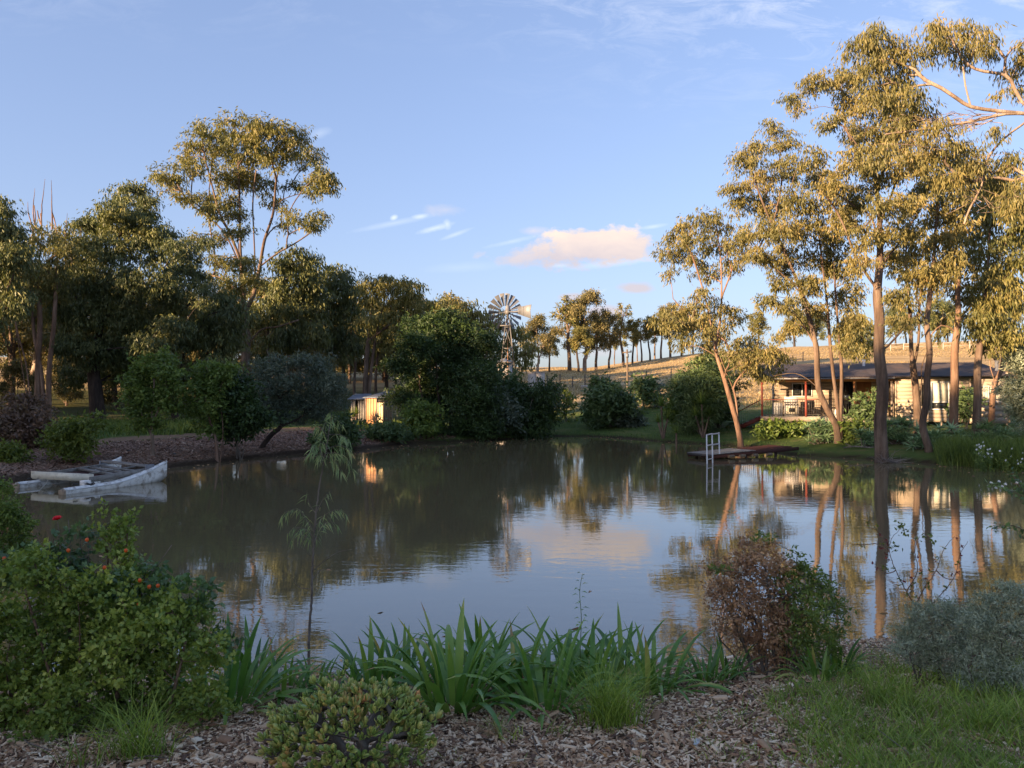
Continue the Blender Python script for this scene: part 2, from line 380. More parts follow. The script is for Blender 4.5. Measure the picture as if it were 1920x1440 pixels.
def pond_dist(x, y):
    x = np.asarray(x, float); y = np.asarray(y, float); sh = x.shape; x = x.ravel(); y = y.ravel()
    best = np.full(x.shape, 1e18); inside = np.zeros(x.shape, bool)
    for i in range(len(POND)):
        ax, ay = POND[i]; bx, by = POND[(i + 1) % len(POND)]
        dx, dy = bx - ax, by - ay
        t = np.clip(((x - ax) * dx + (y - ay) * dy) / (dx * dx + dy * dy), 0, 1)
        best = np.minimum(best, (x - ax - t * dx) ** 2 + (y - ay - t * dy) ** 2)
        c = (ay > y) != (by > y)
        inside ^= c & (x < (bx - ax) * (y - ay) / np.where(by == ay, 1e-9, by - ay) + ax)
    d = np.sqrt(best); d[inside] *= -1
    return d.reshape(sh)

def sstep(a, b, t):
    t = np.clip((t - a) / (b - a), 0, 1); return t * t * (3 - 2 * t)

_wr = np.random.default_rng(5)
_waves = [(_wr.uniform(-1, 1, 2) * f, _wr.uniform(0, 6.28), am) for f, am in ((0.25, 1.0), (0.5, .7), (0.9, .45), (1.7, .25), (3.1, .14), (5.3, 0.08), (9.0, 0.05)) for _ in range(3)]
def wob(x, y):
    s = 0
    for k, ph, am in _waves: s = s + am * np.sin(k[0] * x + k[1] * y + ph)
    return s / 3.0

def height(x, y):
    x = np.asarray(x, float); y = np.asarray(y, float)
    d = pond_dist(x, y); dp = np.maximum(d, 0)
    near = 0.05 * (1 - np.exp(-dp / 0.06)) + 0.95 * (1 - np.exp(-dp / 3.2)) * 1.30
    near = np.minimum(near, 1.02 + 0.01 * dp)
    left = 0.14 * (1 - np.exp(-dp / 0.2)) + 0.52 * (1 - np.exp(-dp / 4.5)) + 0.006 * dp
    mid = 0.10 * (1 - np.exp(-dp / 0.3)) + 0.085 * np.minimum(dp, 16)
    right = 0.12 * (1 - np.exp(-dp / 0.25)) + 0.9 * (1 - np.exp(-dp / 6.0))
    wr = sstep(8, 13, x) ; wl = 1 - sstep(-4, 1.0, x)
    far = mid * (1 - wr) * (1 - wl) + right * wr + left * wl * (1 - wr)
    wn = 1 - sstep(8.5, 15, y + np.maximum(0, -x - 6) * 0.15 - np.maximum(0, x - 8) * 0.6)
    h = near * wn + far * (1 - wn)
    rz = np.interp(x / np.maximum(y, 20) * 135, [-120, -40, 4, 13, 32, 50, 79, 140], [9.4, 8.6, 7.3, 7.7, 10.2, 11.2, 12.0, 13.0])
    t = np.clip((y - 48 + np.minimum(wob(x * .3, y * .3), 2) * 2) / 84, 0, 1)
    h = h + (rz - 1.4) * (t ** 1.15) - 0.01 * np.maximum(y - 134, 0) * (y < 400) - 2.6 * (y >= 400)
    h = h + wob(x, y) * (0.035 * sstep(0, 2.0, dp) * (1 - 0.5 * wn)) + wob(x * 0.12, y * 0.12) * 0.35 * sstep(60, 90, y)
    inside = np.maximum(-0.9, d * 0.30 - 0.02)
    return np.where(d > 0, h + 0.012, inside)

def hgt(x, y): return float(height(np.array([x]), np.array([y]))[0])

def pick(px, py):
    """where the ray through a pixel of the photograph meets the land"""
    q = P(px, py, 1.0); dz = q[2] - CAM_Z
    s = np.concatenate([np.arange(1.5, 60, 0.03), np.arange(60, 200, 0.2)])
    z = CAM_Z + dz * s; h = np.maximum(height(q[0] * s, s), 0.0)
    i = np.argmax(z <= h) if (z <= h).any() else len(s) - 1
    return np.array((q[0] * s[i], s[i], h[i]))

def build_ground():
    r = np.concatenate([np.arange(0.0, 9.5, 0.11), np.arange(9.5, 62, 0.3), 62 * 1.022 ** np.arange(0, 185)])
    an = np.concatenate([np.radians(np.arange(-44, 44, 0.27)), np.radians(np.arange(44, 316, 3.0))])
    R, T = np.meshgrid(r, an, indexing='ij')
    X = R * np.sin(T); Y = R * np.cos(T)
    Z = height(X, Y)
    n, m = X.shape
    V = np.stack([X, Y, Z], -1).reshape(-1, 3)
    i = np.arange(n - 1)[:, None] * m; j = np.arange(m)[None]; j2 = (j + 1) % m
    Fq = np.stack([i + j, i + m + j, i + m + j2, i + j2], -1).reshape(-1, 4)
    g = Geo(); g.add(V, Fq)
    me = g.mesh('ground', ground_mat(), smooth=True)
    x, y = V[:, 0], V[:, 1]; d = pond_dist(x, y)
    w = wob(x * 1.5, y * 1.5)
    mul_near = (1 - sstep(8.5, 12, y))
    mul_left = (1 - sstep(-6.5, -3.5, x)) * (1 - sstep(5.6, 7.0, d + w * .5)) * sstep(9, 14, y) * (1 - sstep(44, 50, y))
    mul = np.clip(mul_near + mul_left, 0, 1)
    path = (1 - sstep(-3, 0, x)) * sstep(6.2, 6.9, d + w * .2) * (1 - sstep(7.9, 8.6, d + w * .2)) * sstep(18, 22, y) * (1 - sstep(42, 46, y))
    dry = sstep(54, 60, y + w * 3) * sstep(-12, -2, x + y * 0.0 + w) + sstep(72, 84, y + w * 3)
    litter = (1 - sstep(-3, 3, x - 0.0 * y)) * sstep(8.5, 12, d) * sstep(20, 25, y) * (1 - sstep(72, 82, y)) * 0.75
    mud = sstep(-0.35, 0.02, d) * (1 - sstep(0.12, 0.45, d + w * .1))
    for nm, arr in (('mulch', mul), ('path', path), ('dry', np.clip(dry, 0, 1)), ('litter', litter), ('mud', mud)):
        at = me.attributes.new(nm, 'FLOAT', 'POINT'); at.data.foreach_set('value', arr.astype(np.float32))
    tag(place('ground', me), 'earth, mulch and grass rising from the pond to the hill', kind='structure')

def ground_mat():
    m, nt, out = new_mat('ground'); L = nt.links
    geo = nt.nodes.new('ShaderNodeNewGeometry'); p = geo.outputs['Position']
    nb = noise(nt, p, 0.35, 5, 0.6); nm = noise(nt, p, 2.2, 6, 0.65); nf = noise(nt, p, 14, 6, 0.7); nx = noise(nt, p, 60, 4, 0.7)
    lawn = ramp(nt, math_node(nt, 'ADD', math_node(nt, 'MULTIPLY', nm, 0.5), math_node(nt, 'MULTIPLY', nb, 0.5)), [(0.35, (0.05, 0.08, 0.02)), (0.5, (0.085, 0.125, 0.03)), (0.62, (0.15, 0.14, 0.05))])
    dryc = ramp(nt, math_node(nt, 'ADD', math_node(nt, 'MULTIPLY', noise(nt, mapping(nt, p, (0.25, 1, 1)), 0.5, 6, 0.65), 0.6), math_node(nt, 'MULTIPLY', nf, 0.4)), [(0.36, (0.26, 0.185, 0.09)), (0.5, (0.46, 0.33, 0.165)), (0.64, (0.6, 0.45, 0.25))])
    chip = nt.nodes.new('ShaderNodeTexVoronoi'); chip.inputs['Scale'].default_value = 38; L.new(p, chip.inputs['Vector'])
    chc = nt.nodes.new('ShaderNodeSeparateColor'); L.new(chip.outputs['Color'], chc.inputs[0])
    mulc = ramp(nt, chc.outputs[0], [(0.0, (0.08, 0.045, 0.028)), (0.5, (0.25, 0.155, 0.10)), (0.85, (0.4, 0.28, 0.2)), (1.0, (0.6, 0.47, 0.36))])
    mulc = mix_col(nt, math_node(nt, 'MULTIPLY', nm, 0.5), mulc, (0.05, 0.032, 0.024))
    pathc = ramp(nt, nf, [(0.3, (0.16, 0.10, 0.06)), (0.7, (0.30, 0.20, 0.13))])
    litc = ramp(nt, nf, [(0.35, (0.03, 0.03, 0.014)), (0.5, (0.06, 0.055, 0.022)), (0.68, (0.12, 0.085, 0.04))])
    mudc = ramp(nt, nf, [(0.3, (0.02, 0.014, 0.009)), (0.7, (0.06, 0.042, 0.026))])
    c = lawn
    for nm_, cc in (('litter', litc), ('dry', dryc), ('mulch', mulc), ('path', pathc), ('mud', mudc)):
        a = attr(nt, nm_)
        f = math_node(nt, 'ADD', a.outputs['Fac'], math_node(nt, 'MULTIPLY', math_node(nt, 'SUBTRACT', nm, 0.5), math_node(nt, 'MULTIPLY', math_node(nt, 'MULTIPLY', a.outputs['Fac'], math_node(nt, 'SUBTRACT', 1.0, a.outputs['Fac'])), 5.0)), clamp=True)
        c = mix_col(nt, f, c, cc)
    pb = nd(nt, 'ShaderNodeBsdfPrincipled', Roughness=0.95); pb.inputs['Specular IOR Level'].default_value = 0.1
    L.new(c, pb.inputs['Base Color'])
    b = nd(nt, 'ShaderNodeBump', Strength=0.9, Distance=0.05)
    L.new(math_node(nt, 'ADD', math_node(nt, 'MULTIPLY', nf, 0.7), math_node(nt, 'ADD', math_node(nt, 'MULTIPLY', nm, 1.4), math_node(nt, 'MULTIPLY', nx, 0.3))), b.inputs['Height'])
    L.new(b.outputs[0], pb.inputs['Normal']); L.new(pb.outputs[0], out.inputs[0])
    return m
build_ground()

def build_water():
    m, nt, out = new_mat('pond_water'); L = nt.links
    geo = nt.nodes.new('ShaderNodeNewGeometry'); p = geo.outputs['Position']
    pb = nd(nt, 'ShaderNodeBsdfPrincipled', Roughness=0.012, IOR=2.1)
    pb.inputs['Specular Tint'].default_value = (1, 1, 1, 1)
    pb.inputs['Base Color'].default_value = (0.14, 0.11, 0.058, 1)
    n1 = noise(nt, mapping(nt, p, (0.7, 1.5, 1), rot=(0, 0, 0.15)), 3.0, 3, 0.55, 0.5)
    n2 = noise(nt, mapping(nt, p, (0.8, 1.3, 1), rot=(0, 0, -0.3)), 11.0, 3, 0.5)
    patch = noise(nt, mapping(nt, p, (0.5, 1.0, 1)), 0.30, 3, 0.5)
    patch = math_node(nt, 'ADD', 0.35, math_node(nt, 'MULTIPLY', math_node(nt, 'SUBTRACT', patch, 0.40), 4.0, clamp=True))
    hsum = math_node(nt, 'MULTIPLY', math_node(nt, 'ADD', n1, math_node(nt, 'MULTIPLY', n2, 0.22)), patch)
    b = nd(nt, 'ShaderNodeBump', Strength=1.0, Distance=0.0022); L.new(hsum, b.inputs['Height'])
    L.new(b.outputs[0], pb.inputs['Normal']); L.new(pb.outputs[0], out.inputs[0])
    g = Geo(); c = POND.mean(0); O = c + (POND - c) * 1.0
    # follow the outline, pushed 1.2 m under the bank
    d = np.roll(O, -1, 0) - np.roll(O, 1, 0); nrm = np.stack([d[:, 1], -d[:, 0]], 1); nrm /= np.linalg.norm(nrm, axis=1, keepdims=True)
    if pond_dist(O[5, 0] + nrm[5, 0], O[5, 1] + nrm[5, 1]) < 0: nrm = -nrm
    O = O + nrm * 0.8
    n = len(O); V = np.concatenate([np.c_[O, np.zeros(n)], np.c_[O, np.full(n, -0.9)]])
    g.V.append(V); g.n = 2 * n
    g.F.append(np.arange(n)[None]); g.A.append(np.array([.5])); g.M.append(np.array([0]))
    tag(g.build('pond_water', m), 'still brown pond mirroring the sky and trees', kind='structure')
build_water()
# ------------------------------------------------------------------ tree builder
def smooth_line(pts, step):
    pts = np.asarray(pts, float)
    if len(pts) < 2: return pts
    q = np.vstack([2 * pts[0] - pts[1], pts, 2 * pts[-1] - pts[-2]])
    out = []
    for i in range(1, len(q) - 2):
        n = max(2, int(np.linalg.norm(q[i + 1] - q[i]) / step))
        t = (np.arange(n) / n)[:, None]
        a, b, c, d = q[i - 1], q[i], q[i + 1], q[i + 2]
        out.append(0.5 * (2 * b + (c - a) * t + (2 * a - 5 * b + 4 * c - d) * t ** 2 + (3 * b - a - 3 * c + d) * t ** 3))
    out.append(pts[-1][None]); return np.vstack(out)

def grow(lines, atr, rng, seg=0.45, bias=0.35, jit=0.06, lift=0.3, rbase=0.2, rtip=0.012, flare=0.35, rscale=None):
    """skeleton: explicit stems plus branches that reach every attractor; returns chains [(pts, radii)]"""
    N = []; par = []; plen = []
    for k, ln in enumerate(lines):
        s = smooth_line(ln, seg)
        if k == 0 or (rscale == 'multi' and ln[0][2] < lines[0][0][2] + 0.06 * (max(l[:, 2].max() for l in lines) - lines[0][0][2]) + 0.05): prev = -1; pl = 0.0
        else:
            dd = np.linalg.norm(np.array(N) - s[0], axis=1); prev = int(dd.argmin()); pl = plen[prev]
            if dd[prev] < 0.35: s = s[1:]
        for q in s:
            if prev >= 0: pl += np.linalg.norm(q - N[prev])
            N.append(q); par.append(prev); plen.append(pl); prev = len(N) - 1
    ntrunk = len(N)
    A = np.asarray(atr, float); nA = len(A)
    best = np.full(nA, 1e9); bn = np.zeros(nA, int); alive = np.ones(nA, bool)
    def upd(idx):
        nn = np.array([N[i] for i in idx]); pp = np.array([plen[i] for i in idx])
        v = A[:, None] - nn[None]; d = np.linalg.norm(v, axis=2)
        c = d * (1 + 0.9 * np.maximum(0, -v[:, :, 2] / np.maximum(d, 1e-6))) + bias * pp[None]
        j = c.argmin(1); cm = c[np.arange(nA), j]; w = cm < best
        best[w] = cm[w]; bn[w] = np.array(idx)[j[w]]
    upd(list(range(ntrunk)))
    tips = []
    while alive.any():
        i = int(np.where(alive, best, 1e18).argmin()); alive[i] = False
        p0 = N[bn[i]]; a = A[i]; d = np.linalg.norm(a - p0)
        n = max(1, int(d / seg)); ctrl = (p0 + a) / 2 + np.array((0, 0, lift * d * 0.5)) * (1 if a[2] > p0[2] - 0.3 else -0.3) + rng.normal(size=3) * jit * d
        prev = int(bn[i]); new = []
        for k in range(1, n + 1):
            t = k / n; q = (1 - t) ** 2 * p0 + 2 * t * (1 - t) * ctrl + t * t * a
            if k < n: q = q + rng.normal(size=3) * jit * min(0.6, d / n)
            N.append(q); par.append(prev); plen.append(plen[prev] + np.linalg.norm(q - N[prev])); prev = len(N) - 1; new.append(prev)
        tips.append(prev); upd(new)
    n = len(N); NP = np.array(N); par = np.array(par)
    cnt = np.ones(n) * 0; has = np.zeros(n, bool)
    for i in range(n - 1, -1, -1):
        cnt[i] = max(cnt[i], 1)
        if par[i] >= 0: cnt[par[i]] += cnt[i]
    # counts grow along chains too: use path-aware thickness
    tipc = np.zeros(n); child = np.zeros(n, int)
    for i in range(n):
        if par[i] >= 0: child[par[i]] += 1
    for i in range(n - 1, -1, -1):
        if child[i] == 0: tipc[i] = 1
        if par[i] >= 0: tipc[par[i]] += tipc[i]
    tot = max(tipc.max(), 2); p = math.log(rbase / rtip) / math.log(tot)
    rad = rtip * tipc ** p
    z0 = lines[0][0][2]; rad = rad * (1 + flare * np.exp(-np.maximum(0, NP[:, 2] - z0) / 0.35) + 0.10 * np.exp(-np.maximum(0, NP[:, 2] - z0) / 3.0))
    hz = np.clip((NP[:, 2] - z0) / max(1.0, NP[:, 2].max() - z0), 0, 1); rad = np.where(rad > 0.04, np.maximum(rad * (1 - 0.5 * hz), 0.04), rad)
    rad[:ntrunk] = np.maximum(rad[:ntrunk], rbase * 0.16)
    # chains
    order = np.argsort(-np.array(plen)); seen = np.zeros(n, bool); chains = []
    for i in order:
        if child[i] != 0: continue
        c = [i]; j = i
        while par[j] >= 0 and not seen[j]:
            seen[j] = True; j = par[j]; c.append(j)
        seen[j] = True
        c = c[::-1]; r = rad[c].copy()
        if len(c) > 1 and par[c[0]] >= 0: r[0] = min(r[0], r[1] * 1.25)
        chains.append((NP[c], r))
    return chains, NP[tips]

def ell_points(c, r, n, rng, shell=0.35):
    v = unit(rng.normal(size=(n, 3))); rr = (shell + (1 - shell) * rng.random(n)) ** 0.5
    return np.asarray(c) + v * rr[:, None] * np.asarray(r)

def wood_geo(chains, big=7):
    g = Geo()
    for pts, r in chains:
        if len(pts) < 2: continue
        sd = big + 2 if r.max() > 0.1 else (6 if r.max() > 0.035 else (4 if r.max() > 0.014 else 3))
        if r.max() > 0.1:
            pass
        g.tube(pts, r, sd, a=0.5, cap=r.max() > 0.05)
    return g

LQ = 2.05
def tree(name, label, D, stems, clumps, leaf='gum', bark='bark', rbase=0.16, lai=2.0, Lk=0.0062, droop=0.8, hang=0.35, seed=1, group=None, cat='tree',
         depth=0.45, apc=7, bias=0.35, lift=0.3, rtip=0.012, aspect=0.27, multi=False, base=None, wood_name='trunk', crown_name='crown', flat=1.0, spray=0.5, extra=None, cloud=0.3, lnoise=0.8, jit=0.06, csize=1.1):
    """stems: pixel polylines (px, py[, depth offset]); clumps: (px, py, rx, ry[, depth offset])"""
    rng = np.random.default_rng(seed); s = D / F
    def Q(p): return P(p[0], p[1], D + (p[2] if len(p) > 2 else 0.0))
    lines = [np.array([Q(p) for p in st]) for st in stems]
    lim = lines[0][0][2] + 0.05 * (max(l[:, 2].max() for l in lines) - lines[0][0][2])
    for k, ln in enumerate(lines):
        if k == 0 or (multi and ln[0][2] < lim):
            x, y = ln[0][:2]; ln[0][2] = min(ln[0][2], hgt(x, y)) - 0.12 if ln[0][2] < 4 else ln[0][2]
            if ln[0][2] > hgt(x, y): ln[0][2] = hgt(x, y) - 0.1
    px = np.array([c[0] for c in clumps]); span = (px.max() - px.min()) * s * 0.5 * depth
    C = []; R = []
    for c in clumps:
        dz = c[4] if len(c) > 4 else rng.uniform(-1, 1) * span
        q = P(c[0], c[1], D + dz); C.append(q); R.append(csize * np.array((c[2] * s, (c[2] + c[3]) * 0.5 * s * 1.05, c[3] * s)))
    atr = []; own = []
    area = np.array([r[0] * r[2] for r in R]); area = area / area.mean()
    for k, (c, r) in enumerate(zip(C, R)):
        n = max(3, int(apc * area[k] ** 0.8)); atr.append(ell_points(c, r * 0.8, n, rng)); own += [k] * n
    atr = np.vstack(atr); own = np.array(own)
    chains, tips = grow(lines, atr, rng, seg=max(0.25, 9 * s), bias=bias, lift=lift, rbase=rbase, rtip=rtip, rscale='multi' if multi else None, jit=jit)
    b = lines[0][0].copy(); b[2] += 0.1
    root = thing(name, label, cat, b, group)
    g = wood_geo(chains); lg = Geo()
    LL = Lk * D; WW = LL * aspect; la = 0.5 * LL * WW
    # leaves: sprays round each branch end, each spray a short drooping twig with its leaves
    for k, (c, r) in enumerate(zip(C, R)):
        T = atr[own == k]; n = int(lai * math.pi * r[0] * r[2] / la * LQ)
        per = 12; ns = max(3, n // per)
        i = rng.integers(0, len(T), ns)
        inner = rng.random(ns) < cloud
        rr = min(r[0], r[2]); sp = spray * rr * (0.7 + 0.6 * rng.random(ns))
        off = rng.normal(size=(ns, 3)) * 0.55 * sp[:, None] * np.array((1, 1, 0.62 * flat))
        S = T[i] + off
        S[inner] = ell_points(c, r * 0.95, int(inner.sum()), rng, 0.1)
        # keep inside a slightly lumpy ellipsoid
        e = (S - c) / (r * 1.18); m = np.linalg.norm(e, axis=1); out = m > 1; S[out] = c + (S - c)[out] / m[out, None] * (0.85 + 0.15 * rng.random(out.sum()))[:, None]
        tw = unit(np.c_[rng.normal(size=(ns, 2)) * (1 - hang) + e[:, :2] * 0.3, -hang * np.ones(ns) + rng.normal(size=ns) * 0.3]) * (2.4 * LL)
        shade = rng.random(ns)
        t = rng.random((ns, per)); Cc = (S[:, None] + tw[:, None] * t[..., None]).reshape(-1, 3) + rng.normal(size=(ns * per, 3)) * LL * 0.35
        A = unit(rng.normal(size=(ns * per, 3))) * (1 - droop) + np.array((0, 0, -1.0)) * droop + rng.normal(size=(ns * per, 3)) * 0.28 + np.repeat(unit(tw), per, 0) * 0.35
        a = np.clip(np.repeat(shade, per) * 0.5 + rng.random(ns * per) * 0.5 * lnoise, 0, 1)
        leaves(lg, Cc, A, LL, WW, rng, a)
    if extra: extra(g, lg, rng, Q)
    g.build(wood_name, M[bark], root, smooth=True)
    lg.build(crown_name, M[leaf], root)
    return root

def bush(name, label, cat, px, py, w, h, D=None, leaf='bush_mid', bark='twig', seed=1, lai=3.0, Lk=0.006, aspect=0.45, nst=7, droop=0.1, group=None, lean=0.0, lumps=9, crown_name='foliage', **kw):
    """a shrub standing at pixel (px, py) with width w and height h in pixels"""
    rng = np.random.default_rng(seed + 900)
    q = pick(px, py)
    if D is None: D = q[1]
    cl = [];
    for k in range(lumps):
        u = rng.uniform(-0.5, 0.5); v = rng.uniform(0.18, 0.88)
        u *= math.sqrt(max(0.15, 1 - (2 * v - 0.95) ** 2 * 0.8))
        r = rng.uniform(0.19, 0.3)
        cl.append((px + u * w * 0.72 + lean * v * w, py - v * h, r * w, r * h * 1.05 * min(1.3, max(0.7, w / h)), (rng.uniform(-0.35, 0.35)) * w * D / F))
    cl.append((px + lean * .5 * w, py - 0.45 * h, 0.34 * w, 0.36 * h, 0.0))
    st = [[(px + rng.uniform(-.06, .06) * w, py, rng.uniform(-.1, .1)), (px + (k / max(1, nst - 1) - 0.5) * w * 0.35 + lean * .3 * w, py - 0.35 * h, rng.uniform(-.2, .2) * w * D / F)] for k in range(nst)]
    return tree(name, label, D, st, cl, leaf=leaf, bark=bark, rbase=kw.pop('rbase', max(0.012, 0.0011 * D)), lai=lai, Lk=Lk, aspect=aspect, droop=droop, hang=kw.pop('hang', 0.0), seed=seed, group=group,
                cat=cat, depth=0.0, apc=kw.pop('apc', 8), multi=True, wood_name='stems', crown_name=crown_name, csize=kw.pop('csize', 0.95), rtip=kw.pop('rtip', 0.00013 * D), **kw)

# ------------------------------------------------------------------ trees left of the pond
tree('gum_tree', 'very tall gum tree with spreading umbrella crown above the left grove', 56,
     [[(456, 735), (458, 690), (462, 640), (457, 590), (456, 540), (452, 490), (450, 430), (449, 370), (447, 310)],
      [(458, 590), (476, 550), (487, 500), (496, 450), (512, 400), (518, 340), (530, 290)],
      [(456, 520), (438, 470), (415, 430), (380, 400), (350, 375), (330, 340)],
      [(476, 555), (478, 500), (476, 440), (474, 380), (480, 320)],
      [(487, 500), (520, 475), (555, 455), (590, 430), (610, 408)],
      [(455, 500), (432, 440), (412, 400), (398, 350), (385, 300)],
      [(462, 650), (490, 618), (520, 613), (560, 600)]],
     [(450, 238, 42, 22), (395, 256, 42, 24), (355, 282, 20, 26), (500, 246, 34, 22), (543, 258, 34, 26), (575, 292, 28, 24), (600, 332, 26, 22), (612, 345, 14, 14),
      (415, 290, 38, 22), (470, 288, 40, 26), (520, 300, 30, 22), (425, 328, 34, 20), (465, 335, 34, 24), (366, 312, 20, 18), (313, 323, 26, 17), (292, 330, 12, 12), (325, 345, 12, 14), (303, 360, 6, 6),
      (545, 345, 22, 10), (582, 355, 18, 12), (382, 375, 26, 17), (352, 364, 18, 14), (415, 372, 26, 18), (440, 400, 22, 14), (400, 396, 22, 15), (512, 372, 16, 14), (535, 395, 14, 9), (490, 345, 20, 16),
      (533, 424, 13, 11), (572, 412, 22, 13), (600, 405, 18, 10), (585, 432, 10, 12), (452, 434, 22, 13), (410, 446, 18, 14), (368, 440, 16, 10), (385, 455, 12, 10),
      (415, 488, 26, 17), (456, 492, 24, 20), (405, 520, 20, 14), (440, 530, 26, 20), (480, 520, 20, 14)],
     leaf='gum_olive', bark='bark', rbase=0.34, lai=1.75, csize=1.14, Lk=0.0052, apc=9, seed=11, depth=0.8, droop=0.6, hang=0.25, bias=0.5, lift=0.35, rtip=0.02, spray=0.42, flat=0.8, cloud=0.2)

def dead_spikes(pts_list):
    def f(g, lg, rng, Q):
        for pts in pts_list:
            q = smooth_line(np.array([Q(p) for p in pts]), 0.3); g.tube(q + rng.normal(size=q.shape) * 0.015, np.linspace(0.045, 0.008, len(q)), 5)
    return f
tree('gum_tree', 'multi-stemmed gum with bare dead top branches at the far left', 42,
     [[(85, 770), (78, 700), (66, 640), (60, 580), (55, 520), (52, 470), (66, 420), (64, 385)], [(92, 770), (92, 700), (100, 620), (104, 560), (106, 500), (110, 450)],
      [(62, 760), (50, 690), (35, 630), (22, 560), (20, 520)], [(70, 765), (72, 680), (75, 600), (72, 520), (78, 440), (76, 400)], [(60, 752), (40, 680), (28, 600)]],
     [(75, 440, 28, 22), (115, 440, 25, 20), (130, 470, 22, 25), (45, 500, 25, 30), (100, 500, 30, 28), (30, 470, 18, 18), (80, 540, 30, 25), (28, 560, 24, 28), (120, 540, 22, 25), (60, 590, 28, 18)],
     leaf='gum_olive', bark='bark_red', rbase=0.17, lai=1.7, Lk=0.0052, seed=12, multi=True, depth=0.8,
     extra=dead_spikes([[(68, 430), (62, 400), (66, 352)], [(62, 440), (54, 400), (52, 378)], [(78, 430), (78, 395), (84, 335)], [(98, 430), (98, 400), (96, 338)], [(98, 400), (104, 420), (106, 440)], [(110, 470), (122, 440), (126, 400)], [(75, 420), (70, 395), (69, 395)]]))
tree('gum_tree', 'dark leafy gum cut by the left edge of the picture', 36,
     [[(-30, 800), (-25, 700), (-15, 600), (-10, 480)], [(-15, 600), (15, 540), (30, 500)]],
     [(5, 385, 22, 26), (-20, 420, 40, 40), (15, 430, 28, 28), (0, 480, 45, 35), (30, 470, 22, 22), (-10, 540, 50, 40), (25, 560, 22, 25), (-30, 600, 40, 30)], leaf='gum_dark', bark='bark', rbase=0.22, lai=2.6, seed=13)
tree('gum_tree', 'broad dense gum with dark body and golden crown beside the bare-topped gum', 45,
     [[(185, 800), (180, 740), (176, 690), (190, 600), (205, 520), (225, 440)], [(178, 690), (160, 620), (140, 540), (135, 480)], [(190, 600), (240, 560), (290, 520)], [(182, 660), (250, 630), (330, 590), (365, 560)]],
     [(240, 362, 44, 22), (215, 385, 34, 24), (270, 385, 24, 22), (190, 412, 34, 28), (240, 415, 42, 28), (285, 420, 22, 24), (155, 425, 18, 22), (150, 470, 34, 32), (205, 460, 44, 34), (265, 465, 44, 32), (305, 440, 22, 20), (330, 462, 24, 24), (375, 450, 14, 13), (355, 478, 20, 20),
      (145, 525, 36, 34), (205, 525, 52, 40), (275, 525, 52, 36), (335, 515, 36, 28), (375, 520, 18, 24), (150, 590, 38, 38), (215, 590, 55, 40), (285, 580, 48, 36), (345, 565, 36, 26), (170, 650, 42, 34), (235, 650, 48, 36), (290, 640, 34, 26), (130, 640, 24, 30), (200, 700, 40, 24), (390, 550, 18, 20), (320, 610, 30, 18), (140, 700, 30, 26), (260, 700, 30, 22)],
     leaf='gum_dark', bark='bark_dark', rbase=0.4, lai=2.7, Lk=0.0052, seed=14, apc=6, depth=0.7, droop=0.7, rtip=0.015)
tree('gum_tree', 'gum tree with slender forked trunk beyond the left path, under the tall gum', 48,
     [[(330, 790), (325, 740), (340, 690), (350, 640)], [(332, 740), (350, 700), (380, 660)]], [(380, 610, 38, 34), (420, 630, 34, 36), (345, 640, 34, 28), (400, 680, 40, 26), (440, 590, 26, 30), (350, 690, 30, 20), (430, 560, 24, 20)], leaf='gum_dark', bark='bark_dark', rbase=0.2, lai=2.6, seed=15)
tree('gum_tree', 'leafy gum with pale bare inner branches just right of the tall gum', 60,
     [[(500, 735), (505, 680), (500, 640), (510, 590), (530, 540)], [(500, 640), (530, 610), (560, 590)], [(505, 680), (560, 640), (590, 590)]],
     [(560, 480, 30, 22), (528, 500, 28, 26), (585, 500, 22, 24), (555, 530, 36, 26), (505, 545, 24, 26), (530, 575, 34, 26), (590, 545, 30, 28), (575, 590, 34, 26), (520, 620, 34, 26), (560, 640, 36, 24), (490, 590, 22, 24), (495, 660, 30, 20), (600, 620, 22, 24)], leaf='gum_dark', bark='twig', rbase=0.25, lai=2.3, seed=16)
tree('gum_tree', 'rounded gum rising behind the silver-leaved shrub', 64,
     [[(620, 735), (625, 680), (622, 620), (625, 560)], [(622, 640), (650, 590), (660, 560)]],
     [(622, 510, 24, 20), (645, 525, 24, 22), (605, 535, 24, 24), (665, 550, 18, 22), (635, 560, 32, 24), (605, 580, 28, 26), (655, 590, 28, 26), (625, 620, 32, 26), (660, 640, 24, 24), (600, 630, 22, 24), (630, 660, 30, 18)], leaf='gum_dark', bark='bark', rbase=0.22, lai=2.3, seed=17)
tree('gum_tree', 'straight-trunked gum with flat domed crown left of the sheds', 58,
     [[(684, 745), (686, 700), (690, 640), (694, 600), (700, 560)], [(688, 745), (700, 660), (712, 600), (722, 560)], [(690, 640), (740, 600), (770, 570)]],
     [(700, 530, 24, 16), (730, 532, 26, 16), (762, 535, 26, 16), (783, 555, 14, 18), (690, 555, 18, 18), (722, 560, 34, 16), (755, 565, 28, 20), (778, 590, 14, 16), (740, 590, 26, 16), (700, 590, 20, 16), (762, 612, 22, 16), (710, 625, 24, 14), (745, 640, 26, 18)], leaf='gum_olive', bark='bark', rbase=0.22, lai=2.2, Lk=0.0052, seed=18, multi=True, depth=0.7)
tree('gum_tree', 'golden-topped gum rising behind the dense dark shoreline tree', 66,
     [[(830, 735), (828, 680), (825, 620), (828, 590)]],
     [(825, 570, 30, 17), (802, 585, 22, 18), (850, 590, 24, 18), (868, 580, 20, 16), (890, 595, 22, 18), (905, 612, 20, 18), (880, 620, 30, 22), (850, 630, 30, 24), (905, 645, 20, 22), (820, 620, 26, 26)], leaf='gum_olive', bark='bark', rbase=0.22, lai=2.4, seed=19)
